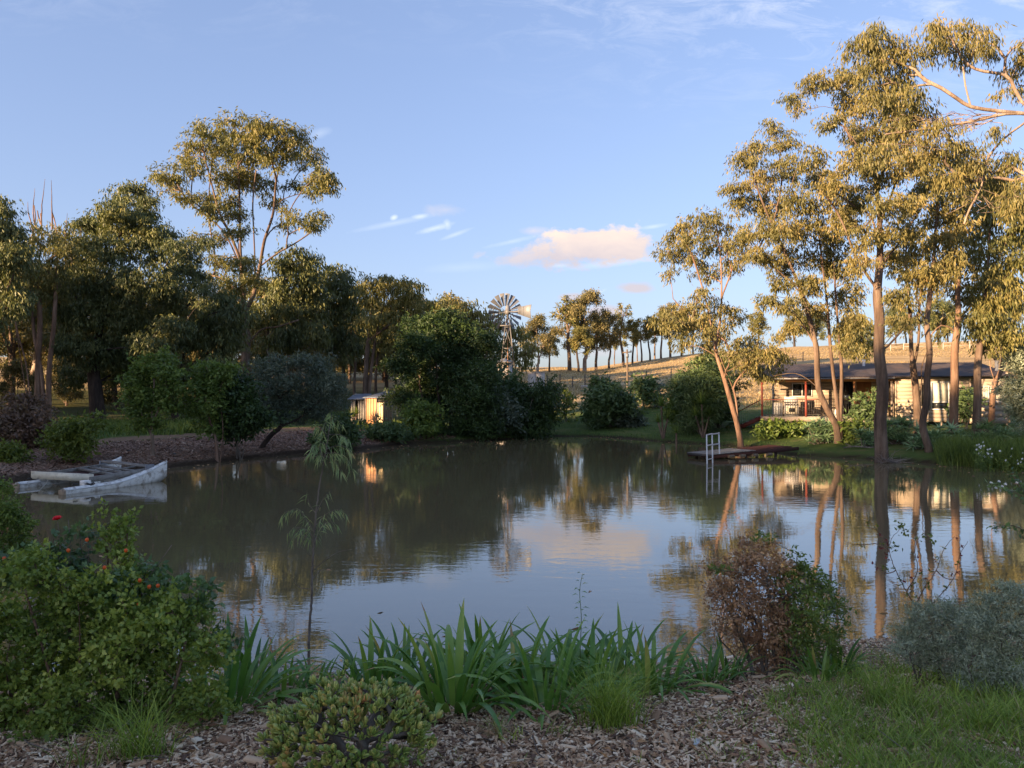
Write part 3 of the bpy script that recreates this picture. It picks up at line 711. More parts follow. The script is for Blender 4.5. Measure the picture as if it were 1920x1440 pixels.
tree('gum_tree', 'rounded gum immediately left of the windmill wheel', 72,
     [[(925, 745), (925, 700), (922, 640)], [(925, 690), (955, 650), (975, 640)]],
     [(925, 582, 18, 12), (935, 605, 18, 16), (905, 625, 18, 18), (945, 640, 20, 18), (975, 625, 18, 20), (990, 650, 14, 18), (965, 668, 20, 16), (930, 665, 22, 20), (985, 680, 12, 12)], leaf='gum_olive', bark='bark_pale', rbase=0.2, lai=1.9, seed=20, depth=0.6)
tree('paperbark_tree', 'dense dark green tree overhanging the water in the middle of the shore', 43,
     [[(830, 822), (825, 770), (820, 720), (818, 680)], [(840, 822), (850, 770), (865, 720)], [(822, 820), (800, 770), (785, 720)]],
     [(835, 605, 34, 28), (805, 620, 30, 28), (870, 620, 30, 28), (780, 655, 32, 30), (830, 655, 44, 34), (885, 660, 36, 32), (910, 640, 18, 24), (755, 690, 24, 28), (795, 700, 40, 34), (850, 705, 48, 36), (900, 705, 30, 34), (770, 750, 34, 34), (820, 755, 46, 38), (880, 755, 44, 38), (925, 690, 14, 20), (780, 795, 30, 24), (840, 800, 48, 22), (900, 795, 42, 24), (765, 610, 12, 16), (920, 745, 24, 30)],
     leaf='wattle', bark='bark_dark', rbase=0.16, lai=3.2, Lk=0.0052, aspect=0.3, droop=0.0, hang=0.0, seed=21, multi=True, depth=0.7, apc=6, spray=0.55)

# dark shrubs at the water right of the dense tree
bush('shrub', 'wide low dark shrub spreading over the water below the windmill', 'shrub', 988, 817, 125, 98, leaf='wattle', seed=31, lai=3.4, aspect=0.25, droop=0.45, lumps=13)
bush('shrub', 'grey-green shrub between dense dark tree and low spreading shrub', 'shrub', 925, 818, 100, 100, leaf='grey_green', seed=32, lai=3.2)
bush('shrub', 'dark shrub with drooping ends nearest the windmill base', 'shrub', 955, 800, 100, 98, D=47.5, leaf='bush_dark', seed=33, lai=3)
bush('shrub', 'bright green shrub below the orange shed beside dense tree', 'shrub', 790, 822, 60, 70, leaf='bush_mid', seed=34)
bush('shrub', 'low dark shrub on the bank under the orange shed', 'shrub', 728, 826, 110, 28, leaf='bush_dark', seed=35)
# small trees and shrubs on the left bank
tree('small_tree', 'small leafy light green tree with pale thin trunk on mulched bank', 27.6,
     [[(286, 858), (286, 830), (284, 790), (288, 740), (290, 700)], [(284, 815), (270, 790), (262, 760)], [(284, 800), (300, 760), (312, 730)]],
     [(300, 672, 24, 16), (285, 690, 34, 22), (318, 695, 24, 24), (262, 712, 26, 24), (295, 720, 40, 26), (328, 728, 18, 22), (262, 745, 26, 20), (295, 752, 38, 22), (320, 760, 20, 14), (262, 775, 26, 14), (288, 790, 30, 14), (258, 800, 16, 8)],
     leaf='bush_mid', bark='bark_pale', rbase=0.06, lai=2.5, Lk=0.0052, aspect=0.5, droop=0.1, hang=0.0, seed=41, rtip=0.006)
tree('small_tree', 'reddish-trunked shrubby tree with olive left side on mulched bank', 28.5,
     [[(408, 855), (404, 820), (392, 785), (385, 740)], [(412, 855), (418, 810), (415, 770)]],
     [(385, 700, 28, 22), (370, 730, 26, 26), (405, 720, 30, 28), (395, 760, 34, 26), (360, 765, 16, 18), (400, 795, 26, 20), (420, 690, 24, 20)],
     leaf='bush_mid', bark='bark_red', rbase=0.05, lai=2.2, Lk=0.0052, aspect=0.5, droop=0.1, hang=0.0, seed=42, rtip=0.006, multi=True)
bush('shrub', 'deep green rounded shrub beside the reddish-trunked little tree', 'shrub', 450, 840, 105, 150, leaf='wattle', seed=43, lai=3.4, aspect=0.5, D=29.5)
tree('small_tree', 'grey-leaved small tree with dark leaning trunk at the water', 32.0,
     [[(484, 850), (495, 832), (512, 812), (528, 798), (520, 770), (530, 740)], [(528, 798), (560, 785), (590, 760)], [(520, 770), (490, 740), (480, 715)]],
     [(500, 690, 32, 18), (545, 682, 36, 16), (590, 685, 36, 18), (480, 715, 26, 18), (520, 720, 40, 24), (570, 722, 42, 26), (615, 715, 30, 22), (500, 755, 32, 22), (550, 762, 44, 22), (600, 758, 40, 24), (630, 740, 20, 22), (520, 780, 26, 14), (590, 785, 36, 14)],
     leaf='grey_green', bark='bark_dark', rbase=0.10, lai=1.7, Lk=0.0055, aspect=0.22, droop=-0.3, hang=-0.2, seed=44, rtip=0.008)
bush('shrub', 'dark leafy shrub under the grey-leaved tree at the water edge', 'shrub', 630, 842, 90, 60, leaf='bush_dark', seed=45, lai=3)
bush('shrub', 'yellow-green shrub with sparse orange tips behind the boat', 'shrub', 142, 866, 100, 82, leaf='bush_light', seed=46, lai=1.9)
bush('shrub', 'reddish brown shrub at left edge behind the boat', 'shrub', 45, 860, 120, 125, leaf='rust', seed=47, lai=2.2, D=28)
bush('shrub', 'tiered bright green shrub on short dark stem at left edge', 'shrub', 22, 882, 66, 48, leaf='bush_light', seed=48, lai=2.4, D=24.5)
bush('shrub', 'dark grey-green shrub between the reddish shrub and the yellow-green one', 'shrub', 85, 850, 70, 70, leaf='grey_green', seed=49, lai=2.2, D=29)
# ------------------------------------------------------------------ trees right of the pond
tree('gum_tree', 'leaning twin-stemmed gum with sparse pinkish top above the dock', 36,
     [[(1392, 832), (1383, 800), (1372, 760), (1358, 710), (1345, 670), (1337, 630), (1325, 570), (1305, 500), (1285, 450)],
      [(1386, 828), (1383, 790), (1378, 740), (1362, 700), (1350, 668)], [(1343, 650), (1352, 580), (1352, 500), (1345, 430)], [(1340, 640), (1320, 620), (1290, 590), (1262, 560)], [(1358, 700), (1395, 680), (1430, 665)], [(1352, 560), (1375, 500), (1388, 460)]],
     [(1320, 405, 28, 16), (1345, 415, 26, 20), (1290, 425, 24, 18), (1265, 445, 24, 20), (1310, 445, 30, 20), (1250, 475, 14, 22), (1275, 475, 22, 20), (1345, 455, 30, 24), (1385, 445, 24, 24), (1300, 495, 22, 20), (1335, 510, 20, 20), (1258, 510, 12, 14), (1375, 495, 18, 20),
      (1280, 580, 30, 20), (1315, 560, 18, 22), (1345, 570, 20, 24), (1300, 612, 36, 24), (1345, 620, 32, 22), (1260, 605, 24, 20), (1240, 590, 12, 14), (1375, 590, 18, 22), (1330, 650, 26, 16), (1270, 640, 20, 18),
      (1400, 640, 28, 20), (1430, 660, 34, 24), (1460, 668, 22, 18), (1400, 680, 26, 20), (1440, 695, 34, 16), (1380, 655, 18, 18)],
     leaf='gum', bark='bark_red', rbase=0.12, lai=1.35, Lk=0.0052, apc=8, seed=61, multi=True, depth=0.8, droop=0.75, spray=0.42, bias=0.45, rtip=0.010)
tree('gum_tree', 'five-stemmed gum with broad crown spreading left above the verandah', 33,
     [[(1572, 836), (1568, 800), (1552, 770), (1535, 730), (1532, 690), (1530, 650), (1518, 600), (1500, 540), (1470, 470), (1450, 420)],
      [(1574, 836), (1572, 780), (1562, 700), (1556, 640), (1550, 560), (1540, 480), (1535, 400), (1550, 340)], [(1576, 836), (1576, 780), (1578, 700), (1572, 620), (1566, 540), (1562, 460)],
      [(1530, 650), (1500, 600), (1470, 575), (1440, 560)], [(1500, 540), (1450, 500), (1400, 440)], [(1550, 745), (1520, 715), (1490, 700), (1450, 705)], [(1470, 470), (1430, 380), (1410, 320)]],
     [(1414, 285, 32, 22), (1445, 238, 22, 16), (1465, 262, 26, 22), (1390, 310, 20, 22), (1380, 355, 22, 22), (1430, 335, 36, 24), (1480, 310, 30, 24), (1405, 380, 34, 24), (1450, 385, 36, 26), (1500, 370, 40, 28), (1540, 330, 34, 26), (1520, 290, 28, 22), (1560, 390, 34, 28), (1425, 425, 32, 24), (1475, 430, 38, 28), (1530, 430, 40, 28), (1580, 440, 30, 28),
      (1440, 475, 32, 24), (1490, 480, 38, 26), (1545, 480, 34, 26), (1460, 520, 30, 22), (1515, 530, 34, 24), (1575, 500, 30, 28), (1480, 565, 28, 18), (1425, 560, 22, 14), (1530, 580, 26, 22), (1590, 550, 28, 32), (1595, 600, 26, 34), (1600, 640, 20, 24), (1500, 610, 22, 16), (1400, 470, 24, 20), (1470, 620, 22, 14)],
     leaf='gum', bark='bark', rbase=0.135, lai=1.6, Lk=0.0052, apc=7, seed=62, multi=True, depth=0.9, spray=0.42, rtip=0.010)
tree('gum_tree', 'largest straight-trunked gum at the right bank, standing at the water', 28.4,
     [[(1654, 866), (1652, 835), (1650, 790), (1655, 730), (1648, 660), (1649, 600), (1645, 550), (1650, 480), (1648, 400), (1640, 330), (1632, 280)],
      [(1647, 545), (1622, 510), (1600, 470), (1585, 430), (1565, 390), (1535, 350)], [(1648, 480), (1635, 410), (1600, 385), (1560, 355), (1540, 340)], [(1640, 330), (1620, 300), (1590, 250), (1580, 210)], [(1649, 420), (1670, 370), (1685, 320), (1690, 270)], [(1650, 500), (1690, 450), (1720, 400)], [(1655, 660), (1700, 610), (1720, 590)]],
     [(1478, 185, 14, 16), (1500, 200, 14, 16), (1535, 150, 30, 20), (1570, 150, 24, 22), (1600, 135, 24, 22), (1555, 225, 26, 16), (1600, 180, 30, 26), (1640, 200, 36, 28), (1680, 210, 34, 28), (1600, 245, 28, 22), (1640, 260, 38, 28), (1690, 260, 34, 28), (1600, 300, 34, 26), (1650, 320, 40, 28), (1700, 310, 36, 28), (1570, 340, 30, 24), (1610, 365, 36, 24), (1670, 380, 40, 26), (1590, 410, 34, 24), (1690, 430, 36, 26), (1620, 440, 30, 22), (1680, 480, 32, 22), (1610, 490, 26, 18), (1720, 380, 26, 24), (1690, 550, 24, 18), (1700, 600, 20, 14)],
     leaf='gum', bark='bark', rbase=0.225, lai=1.75, Lk=0.0052, apc=7, seed=63, depth=0.9, spray=0.42, rtip=0.010)
tree('gum_tree', 'forked gum in front of the tall pale window', 35.0,
     [[(1722, 806), (1720, 770), (1716, 720), (1709, 660), (1707, 600), (1702, 540), (1698, 480), (1705, 430)], [(1713, 690), (1722, 640), (1724, 580), (1730, 520)], [(1720, 770), (1728, 720), (1728, 690), (1738, 660), (1752, 640)]],
     [(1700, 500, 28, 26), (1730, 470, 30, 26), (1710, 440, 26, 24), (1690, 560, 22, 20), (1730, 540, 28, 24), (1750, 500, 24, 24), (1715, 590, 22, 14), (1760, 620, 16, 14)], leaf='gum', bark='bark', rbase=0.17, lai=1.3, seed=64, spray=0.42, rtip=0.010)
tree('gum_tree', 'thin crooked gum trunk standing at the water between two straight gums', 29.4,
     [[(1742, 866), (1741, 840), (1733, 815), (1730, 790), (1738, 750), (1738, 710), (1743, 660), (1738, 610), (1744, 550), (1752, 470), (1758, 380), (1760, 330)], [(1744, 550), (1770, 500), (1790, 440)], [(1740, 620), (1720, 560), (1722, 520)]],
     [(1750, 300, 26, 22), (1770, 330, 30, 24), (1740, 350, 26, 24), (1780, 370, 30, 26), (1750, 400, 32, 26), (1790, 420, 30, 26), (1760, 450, 32, 26), (1790, 480, 28, 24), (1740, 500, 26, 22), (1720, 510, 20, 18), (1770, 520, 26, 20)], leaf='gum', bark='bark', rbase=0.13, lai=1.5, seed=65, spray=0.42, rtip=0.009)
tree('gum_tree', 'straight gum left of the white-framed cabin window', 33.2,
     [[(1788, 822), (1788, 780), (1790, 720), (1790, 660), (1797, 600), (1796, 540), (1802, 470), (1806, 400), (1815, 340)], [(1797, 600), (1830, 560), (1850, 520)], [(1800, 520), (1780, 470), (1770, 430)], [(1793, 620), (1765, 610), (1740, 635)]],
     [(1810, 290, 28, 24), (1835, 320, 30, 26), (1800, 340, 32, 26), (1850, 360, 30, 26), (1815, 390, 34, 26), (1840, 430, 34, 26), (1790, 440, 26, 24), (1815, 480, 34, 26), (1850, 500, 28, 26), (1785, 520, 24, 24), (1820, 540, 30, 26), (1845, 570, 26, 28), (1800, 590, 18, 14)], leaf='gum', bark='bark_red', rbase=0.175, lai=1.5, seed=66, spray=0.42, rtip=0.010)
tree('gum_tree', 'gum with dark weeping foliage over the white-framed cabin window', 31.0,
     [[(1829, 842), (1831, 800), (1833, 740), (1833, 690), (1838, 640), (1846, 570), (1852, 500), (1856, 430)], [(1838, 640), (1860, 600), (1880, 560)], [(1850, 520), (1880, 470), (1900, 420)]],
     [(1870, 350, 30, 26), (1900, 370, 30, 28), (1860, 400, 32, 26), (1895, 420, 32, 28), (1870, 460, 34, 28), (1900, 490, 28, 30), (1860, 520, 30, 28), (1880, 560, 30, 30), (1845, 580, 26, 32), (1870, 620, 28, 28), (1835, 615, 18, 26), (1895, 620, 22, 24), (1860, 645, 18, 18)], leaf='gum_olive', bark='bark', rbase=0.16, lai=1.8, droop=1.0, seed=67, spray=0.42, rtip=0.010)
tree('gum_tree', 'Y-shaped slim gum in front of the cabin end wall', 36.5,
     [[(1859, 797), (1860, 770), (1862, 740), (1866, 718), (1857, 690), (1856, 650), (1850, 600)], [(1866, 718), (1878, 692), (1882, 660), (1882, 620), (1890, 560), (1900, 500)]],
     [(1885, 600, 20, 20), (1905, 560, 22, 26), (1850, 640, 16, 16), (1900, 510, 26, 28), (1915, 460, 26, 28), (1880, 540, 20, 22), (1900, 640, 14, 16), (1915, 400, 26, 30)], leaf='gum', bark='bark_red', rbase=0.13, lai=1.4, seed=68, spray=0.42, rtip=0.009)
def twig_fan(g, lg, rng, Q):
    for k in range(70):
        a = rng.uniform(1730, 1880); b = 205 + (1880 - a) * 0.12 + rng.uniform(-6, 30); p = Q((a, b)); d = unit(np.array((-1.0, rng.uniform(-.5, .5), rng.uniform(-.55, .25)))); L_ = rng.uniform(.35, 1.3)
        pts = smooth_line([p, p + d * L_ * .5 + rng.normal(size=3) * .05, p + d * L_ + np.array((0, 0, rng.uniform(-.3, .1)))], .12); pts = pts + rng.normal(size=pts.shape) * .012; g.tube(pts, np.linspace(.009, .003, len(pts)), 3)
    for k in range(30):
        a = rng.uniform(1800, 1860); b = rng.uniform(290, 400); p = Q((a, b)); d = unit(rng.normal(size=3) * (1, .5, .6)); L_ = rng.uniform(.3, .9); pts = smooth_line([p, p + d * L_ * .5 + rng.normal(size=3) * .05, p + d * L_], .12); g.tube(pts, np.linspace(.009, .003, len(pts)), 3)
# near gum, its trunk outside the frame on the right, long limbs reaching in
tree('gum_tree', 'near gum whose pale limbs reach in from the right edge', 17.5,
     [[(2080, 1060), (2075, 800), (2060, 560), (2040, 380), (2000, 270), (1960, 222), (1920, 213), (1870, 208), (1820, 200), (1795, 185), (1765, 165), (1735, 150), (1715, 130)],
      [(1930, 214), (1885, 214), (1840, 224), (1800, 232), (1760, 238), (1710, 245), (1660, 252)], [(1960, 222), (1915, 190), (1895, 150), (1875, 138), (1845, 134), (1815, 122), (1795, 95), (1785, 75)],
      [(2040, 380), (1990, 260), (1940, 225), (1915, 235), (1880, 262), (1855, 292), (1845, 322), (1840, 350), (1818, 392), (1808, 420)], [(1885, 145), (1885, 110), (1900, 90)], [(1820, 200), (1810, 160), (1806, 125)], [(2030, 360), (1970, 340), (1930, 330)]],
     [(1635, 52, 26, 22), (1615, 80, 24, 24), (1650, 85, 30, 26), (1680, 100, 32, 28), (1640, 125, 32, 28), (1690, 135, 30, 28), (1655, 165, 32, 24), (1700, 175, 30, 24), (1735, 48, 20, 14), (1750, 70, 20, 24), (1780, 45, 30, 18), (1775, 85, 22, 22), (1815, 55, 26, 18), (1830, 80, 22, 20), (1845, 60, 16, 22), (1850, 100, 16, 14), (1820, 100, 14, 14),
      (1720, 215, 28, 22), (1690, 235, 32, 22), (1760, 250, 30, 26), (1650, 280, 28, 20), (1730, 280, 34, 24), (1790, 280, 30, 26), (1900, 300, 26, 28), (1870, 330, 26, 24), (1920, 350, 28, 30), (1820, 320, 26, 24), (1895, 380, 26, 28), (1780, 330, 26, 22), (1905, 120, 22, 20), (1925, 90, 20, 22), (1880, 165, 16, 12), (1925, 160, 18, 18), (1860, 250, 18, 14)],
     leaf='gum', bark='bark_pale', rbase=0.15, lai=1.6, Lk=0.0078, aspect=0.2, apc=7, seed=69, extra=twig_fan, depth=0.35, droop=0.9, hang=0.5, spray=0.5, rtip=0.007, cloud=0.2)
# tree over the cabin: bare twiggy branch fan in front of the crowns is part of the near gum; dense background gums
tree('gum_tree', 'olive gum behind the cabin seen between the right trunks', 52,
     [[(1650, 700), (1648, 660), (1645, 620)]], [(1610, 640, 24, 26), (1630, 620, 22, 20), (1590, 620, 20, 20), (1600, 600, 18, 16), (1625, 655, 18, 16)], leaf='gum_olive', bark='bark', rbase=0.16, lai=1.8, seed=70, depth=1.0)
bush('shrub', 'very dark feathery shrub with long fronds left of the cabin steps', 'shrub', 1312, 812, 105, 130, leaf='bush_dark', seed=71, lai=3.0, aspect=0.2, droop=0.2, lumps=12, D=42)
bush('shrub', 'dark shrub directly beside the cabin steps under the leaning gum', 'shrub', 1345, 808, 50, 115, leaf='wattle', seed=72, lai=3.2, D=44)
bush('shrub', 'tall dark shrub behind the leaning gum with arching shoots', 'shrub', 1322, 770, 90, 90, D=47, leaf='bush_dark', seed=73, lai=2.4, aspect=0.22, lumps=12)
bush('shrub', 'bright leafy shrub between the spiky cordyline and the dark feathery shrub', 'shrub', 1275, 808, 50, 72, leaf='bush_mid', seed=74)
bush('shrub', 'large round dark green bush on the far lawn', 'shrub', 1146, 800, 96, 84, leaf='bush_dark', seed=75, lai=3.8, lumps=13)
bush('shrub', 'small grey-green bush at the foot of the round bush', 'shrub', 1180, 800, 50, 24, leaf='grey_green', seed=76)
bush('small_tree', 'narrow dark young tree by the power pole', 'tree', 1206, 765, 34, 72, leaf='bush_dark', seed=77, lai=2.6)
bush('small_tree', 'tiny yellow-green sapling with thin stem on the far lawn', 'tree', 1062, 790, 24, 60, leaf='bush_light', seed=78, lai=1.3, nst=1)
bush('shrub', 'thin dark young shrub on the slope just right of the narrow tree', 'shrub', 1232, 765, 16, 44, leaf='grey_green', seed=79, lai=2)
bush('conifer', 'blue-grey conifer shrub at the right edge beside the cabin end', 'conifer', 1932, 845, 80, 215, D=32, leaf='silver', seed=80, lai=2.6, aspect=0.2, lumps=14)
bush('shrub', 'leafy shrub against the cabin wall left of the white-framed window', 'shrub', 1812, 800, 40, 78, D=36.6, leaf='bush_dark', seed=81, lai=1.8)
bush('shrub', 'broad-leaved shrub in front of the deck beside the big gum', 'shrub', 1625, 805, 50, 72, D=37.5, leaf='bush_dark', seed=82, lai=1.7)
bush('shrub', 'low bright green shrub at the left end of the deck', 'shrub', 1460, 820, 90, 26, leaf='bush_mid', seed=83, lai=2.6)
bush('shrub', 'yellow-flecked low shrub under the deck edge', 'shrub', 1492, 815, 34, 22, leaf='bush_light', seed=84, lai=2)
bush('shrub', 'small green bush below the five-stemmed gum', 'shrub', 1600, 828, 50, 40, leaf='bush_mid', seed=85, lai=2.4)
# ------------------------------------------------------------------ far trees: six kinds, then copies
def proto(name, seed, stems, clumps, leaf, bark, rbase, lai, D=60, **kw):
    return dict(seed=seed, stems=stems, clumps=clumps, leaf=leaf, bark=bark, rbase=rbase, lai=lai, D=D, **kw)
def proto_mesh(seed, Hh, crown, leaf, bark, rbase, fork=0.45, n=11, lai=2.2, LL=0.42):
    """a free-standing tree in local coordinates: trunk height Hh, crown = (radius, depth ratio)"""
    rng = np.random.default_rng(seed); R, dr = crown
    top = np.array((rng.uniform(-.6, .6), rng.uniform(-.6, .6), Hh * 0.75))
    mid = np.array((rng.uniform(-.4, .4), rng.uniform(-.4, .4), Hh * fork))
    lines = [np.array([(0, 0, -0.6), (0.05, 0, Hh * 0.15), mid, top])]
    for k in range(2):
        an = rng.uniform(0, 6.28); lines.append(np.array([mid, mid + np.array((math.cos(an) * R * .35, math.sin(an) * R * .35, Hh * 0.2)), mid + np.array((math.cos(an) * R * .6, math.sin(an) * R * .6, Hh * 0.38))]))
    C = []; RR = []
    n = int(n * 1.5)
    for k in range(n):
        an = rng.uniform(0, 6.28); v = (k + 0.5) / n; z = Hh * (fork + 0.08 + (1 - fork - 0.16) * v); rad = R * math.sqrt(max(0.05, 1 - (2 * v - 0.85) ** 2 * 0.75)) * rng.uniform(0.35, 0.95)
        C.append(np.array((math.cos(an) * rad, math.sin(an) * rad, z))); rr = R * rng.uniform(0.2, 0.38); RR.append(np.array((rr, rr, rr * dr)))
    atr = np.vstack([ell_points(c, r * 0.8, 5, rng) for c, r in zip(C, RR)])
    chains, tips = grow(lines, atr, rng, seg=0.7, bias=0.35, rbase=rbase, rtip=0.03)
    wg = wood_geo(chains, 5); lg = Geo(); la = 0.5 * LL * LL * 0.3
    for k, (c, r) in enumerate(zip(C, RR)):
        m = int(1.15 * lai * math.pi * r[0] * r[2] / la); T = atr[k * 5:(k + 1) * 5]
        S = T[rng.integers(0, 5, m)] + rng.normal(size=(m, 3)) * 0.3 * r
        A = np.array((0, 0, -0.5)) + rng.normal(size=(m, 3)) * 0.6
        leaves(lg, S, A, LL, LL * 0.3, rng)
    return wg.mesh('trunk', M[bark], smooth=True), lg.mesh('crown', M[leaf])
PROT = [proto_mesh(301, 11, (3.4, 0.8), 'gum_far', 'bark', 0.26, fork=0.3, n=15, lai=2.8), proto_mesh(302, 10, (2.6, 0.9), 'gum_olive', 'bark_dark', 0.22, fork=0.36, n=13, lai=2.8), proto_mesh(303, 12, (4.2, 0.7), 'gum_far', 'bark_pale', 0.32, fork=0.22, n=20, lai=2.8),
        proto_mesh(304, 9, (1.9, 1.0), 'gum_olive', 'bark', 0.16, fork=0.42, n=10, lai=2.6), proto_mesh(305, 8, (3.0, 1.0), 'gum_dark', 'bark_dark', 0.2, fork=0.2, n=14, lai=2.8), proto_mesh(306, 11, (1.6, 1.3), 'gum_olive', 'bark', 0.2, fork=0.45, n=8, lai=1.6)]
PROT.append(proto_mesh(307, 9, (3.6, 0.8), 'gum_far', 'bark', 0.2, fork=0.05, n=18, lai=2.6))
def stand(px, D, k, sc, rz, label, group=None, sx=1.0, name='gum_tree', x=None):
    wx = (px - 960) / F * D if x is None else x
    r = thing(name, label, 'tree', (wx, D, hgt(wx, D)), group, rz); r.scale = (sc * sx, sc * sx, sc)
    for nm, me in zip(('trunk', 'crown'), PROT[k]): place(nm, me, r)
    return r
G = 'gum trees along the hill crest'
# (px, depth, kind, scale, turn, width, label)
RIDGE = [(1008, 112, 2, 0.66, 0.3, 0.9, 'rounded leafy gum nearest the windmill tail, on the hill'), (1030, 116, 1, 0.60, 1.3, 1.0, 'smaller gum crowding the right side of the rounded leafy gum on the hill'),
    (1068, 118, 5, 1.02, 2.0, 1.4, 'tall open gum with bare forks rising left of the biggest hilltop gum'), (1096, 120, 2, 0.98, 0.9, 0.95, 'biggest hilltop gum with golden dome below the small pink cloud'),
    (1085, 113, 1, 0.66, 2.2, 1.1, 'low bushy gum in front of the biggest hilltop gum'), (1118, 121, 0, 0.78, 3.0, 1.0, 'gum on the right shoulder of the biggest hilltop gum'), (1142, 124, 0, 0.76, 4.2, 0.8, 'narrower gum just right of the golden-domed hilltop group'),
    (1168, 128, 5, 0.92, 1.0, 1.2, 'thin spindly gum with dead twigs in the hilltop row'), (1186, 130, 1, 0.72, 5.0, 0.95, 'dark gum with long bare trunk in the hilltop row'), (1203, 131, 3, 0.80, 0.2, 1.1, 'slim dark gum in the middle of the hilltop row'),
    (1219, 132, 1, 0.74, 2.6, 0.9, 'dark round-headed gum in the hilltop row'), (1240, 133, 3, 0.86, 3.1, 1.2, 'dark gum just left of the leaning twin-stemmed gum on the crest'), (1257, 133, 0, 0.78, 1.9, 0.9, 'hilltop gum glimpsed behind the leaves of the leaning gum'),
    (1278, 134, 1, 0.78, 0.6, 0.9, 'dark crest gum behind the leaning gum, second from its leaves'), (1300, 135, 3, 0.8, 2.9, 1.1, 'slim crest gum behind the leaning gum'), (1330, 136, 1, 0.7, 3.9, 1.0, 'crest gum behind the stems of the leaning gum'),
    (1152, 131, 3, 0.6, 4.4, 1.0, 'small slender gum in the gap of the hilltop row'), (1228, 138, 5, 0.7, 2.4, 1.0, 'slender far gum showing between two dark hilltop gums'), (1195, 139, 3, 0.62, 1.4, 1.0, 'thin pale far gum behind the hilltop row')]
for px, D, k, sc, rz, sx, lb in RIDGE: stand(px, D, k, sc * 1.12, rz, lb, G, sx)
RIGHT = [(1530, 138, 4, 0.85, 0.4, 1.0, 'dark crest tree seen left of the big right gum'), (1490, 140, 1, 0.8, 1.4, 1.2, 'crest tree glimpsed through the broad crown above the verandah'), (1605, 128, 4, 0.7, 2.4, 1.2, 'dark bushy tree on the golden slope right of the aerial'),
    (1680, 130, 4, 0.9, 3.3, 0.8, 'dark pine-like tree on the slope beside the big gum trunk'), (1760, 130, 4, 1.0, 0.8, 0.9, 'dark pine-like tree between the crooked gum and the straight gum'), (1778, 134, 4, 0.9, 1.8, 0.8, 'dark tree touching the pine-like tree on the crest'), (1700, 137, 1, 0.7, 2.8, 1.0, 'olive crest tree between right trunks'),
    (1850, 128, 4, 0.9, 4.8, 1.0, 'dark crest tree behind the weeping gum'), (1900, 124, 1, 0.9, 5.2, 1.0, 'olive tree on the slope at the right edge'), (1420, 138, 1, 0.75, 0.1, 1.2, 'crest tree above the dark shrubs beside the cabin')]
for px, D, k, sc, rz, sx, lb in RIGHT: stand(px, D, k, sc, rz, lb, 'trees along the crest behind the cabin', sx)
# the grove behind the left bank: many alike gums
GR = [(20, 60, 0, 1.15, 0), (60, 74, 2, 1.0, 1), (115, 66, 1, 1.15, 2), (150, 78, 0, 1.2, 3), (215, 62, 1, 1.05, 4), (265, 72, 2, 0.95, 5), (310, 60, 1, 0.8, 6), (345, 80, 0, 0.95, 1.5), (395, 70, 1, 0.9, 2.5), (430, 84, 0, 1.0, 3.5),
      (505, 78, 2, 0.95, 4.5), (540, 70, 3, 1.0, 5.5), (575, 82, 0, 1.0, 0.5), (600, 74, 3, 1.05, 1.2), (645, 78, 1, 1.0, 2.2), (665, 70, 3, 0.85, 3.2), (705, 76, 3, 0.95, 4.2), (725, 82, 1, 0.9, 5.2), (742, 72, 3, 0.8, 0.8), (775, 80, 0, 0.92, 1.8), (800, 74, 1, 0.82, 2.8), (845, 84, 0, 0.95, 3.8), (880, 78, 1, 0.85, 4.8), (655, 88, 3, 1, 1.1), (690, 90, 0, 0.9, 2.1),
      (-60, 62, 2, 1.1, 0.3), (-110, 52, 1, 1.3, 1.3), (-140, 70, 0, 1.2, 2.3), (-10, 50, 3, 1.2, 3.3), (560, 92, 0, 1.0, .7), (470, 90, 1, 1.0, 1.7)]
GR += [(10 + i * 47 + (i * 31) % 23, 90 + (i * 7) % 13, 6, 0.8 + 0.05 * ((i * 5) % 7), i * 1.1) for i in range(17)] + [(30 + i * 95, 56 + (i * 5) % 9, 6, 0.42 + 0.04 * (i % 4), i * 1.7) for i in range(7)]
GLAB = {6: 'low bushy olive tree closing the gaps between trunks in the left grove',0: 'gum with open rounded crown standing deep in the left grove', 1: 'gum with dark trunk and rounded head deep in the left grove', 2: 'wide-crowned pale-barked gum deep in the left grove', 3: 'slim gum with high narrow crown deep in the left grove'}
def where(px):
    for lim, w in ((0, 'beyond the left frame edge'), (100, 'behind the bare-topped gum'), (200, 'behind the yellow-green shrub'), (300, 'behind the pale-stemmed small tree'), (400, 'behind the reddish-stemmed small tree'), (500, 'behind the tall umbrella gum'), (600, 'behind the grey-leaved tree'), (680, 'behind the grey shed'), (760, 'behind the ochre shed'), (2000, 'behind the dense shoreline tree')):
        if px < lim: return w
GLAB = {0: 'gum with open rounded crown deep in the grove', 1: 'dark-trunked round-headed gum deep in the grove', 2: 'wide pale-barked gum deep in the grove', 3: 'slim high-crowned gum deep in the grove', 6: 'low bushy olive tree deep in the grove'}
for px, D, k, sc, rz in GR: stand(px, D, k, sc, rz, GLAB[k] + ' ' + where(px), 'gums deep in the left grove', 1.0)
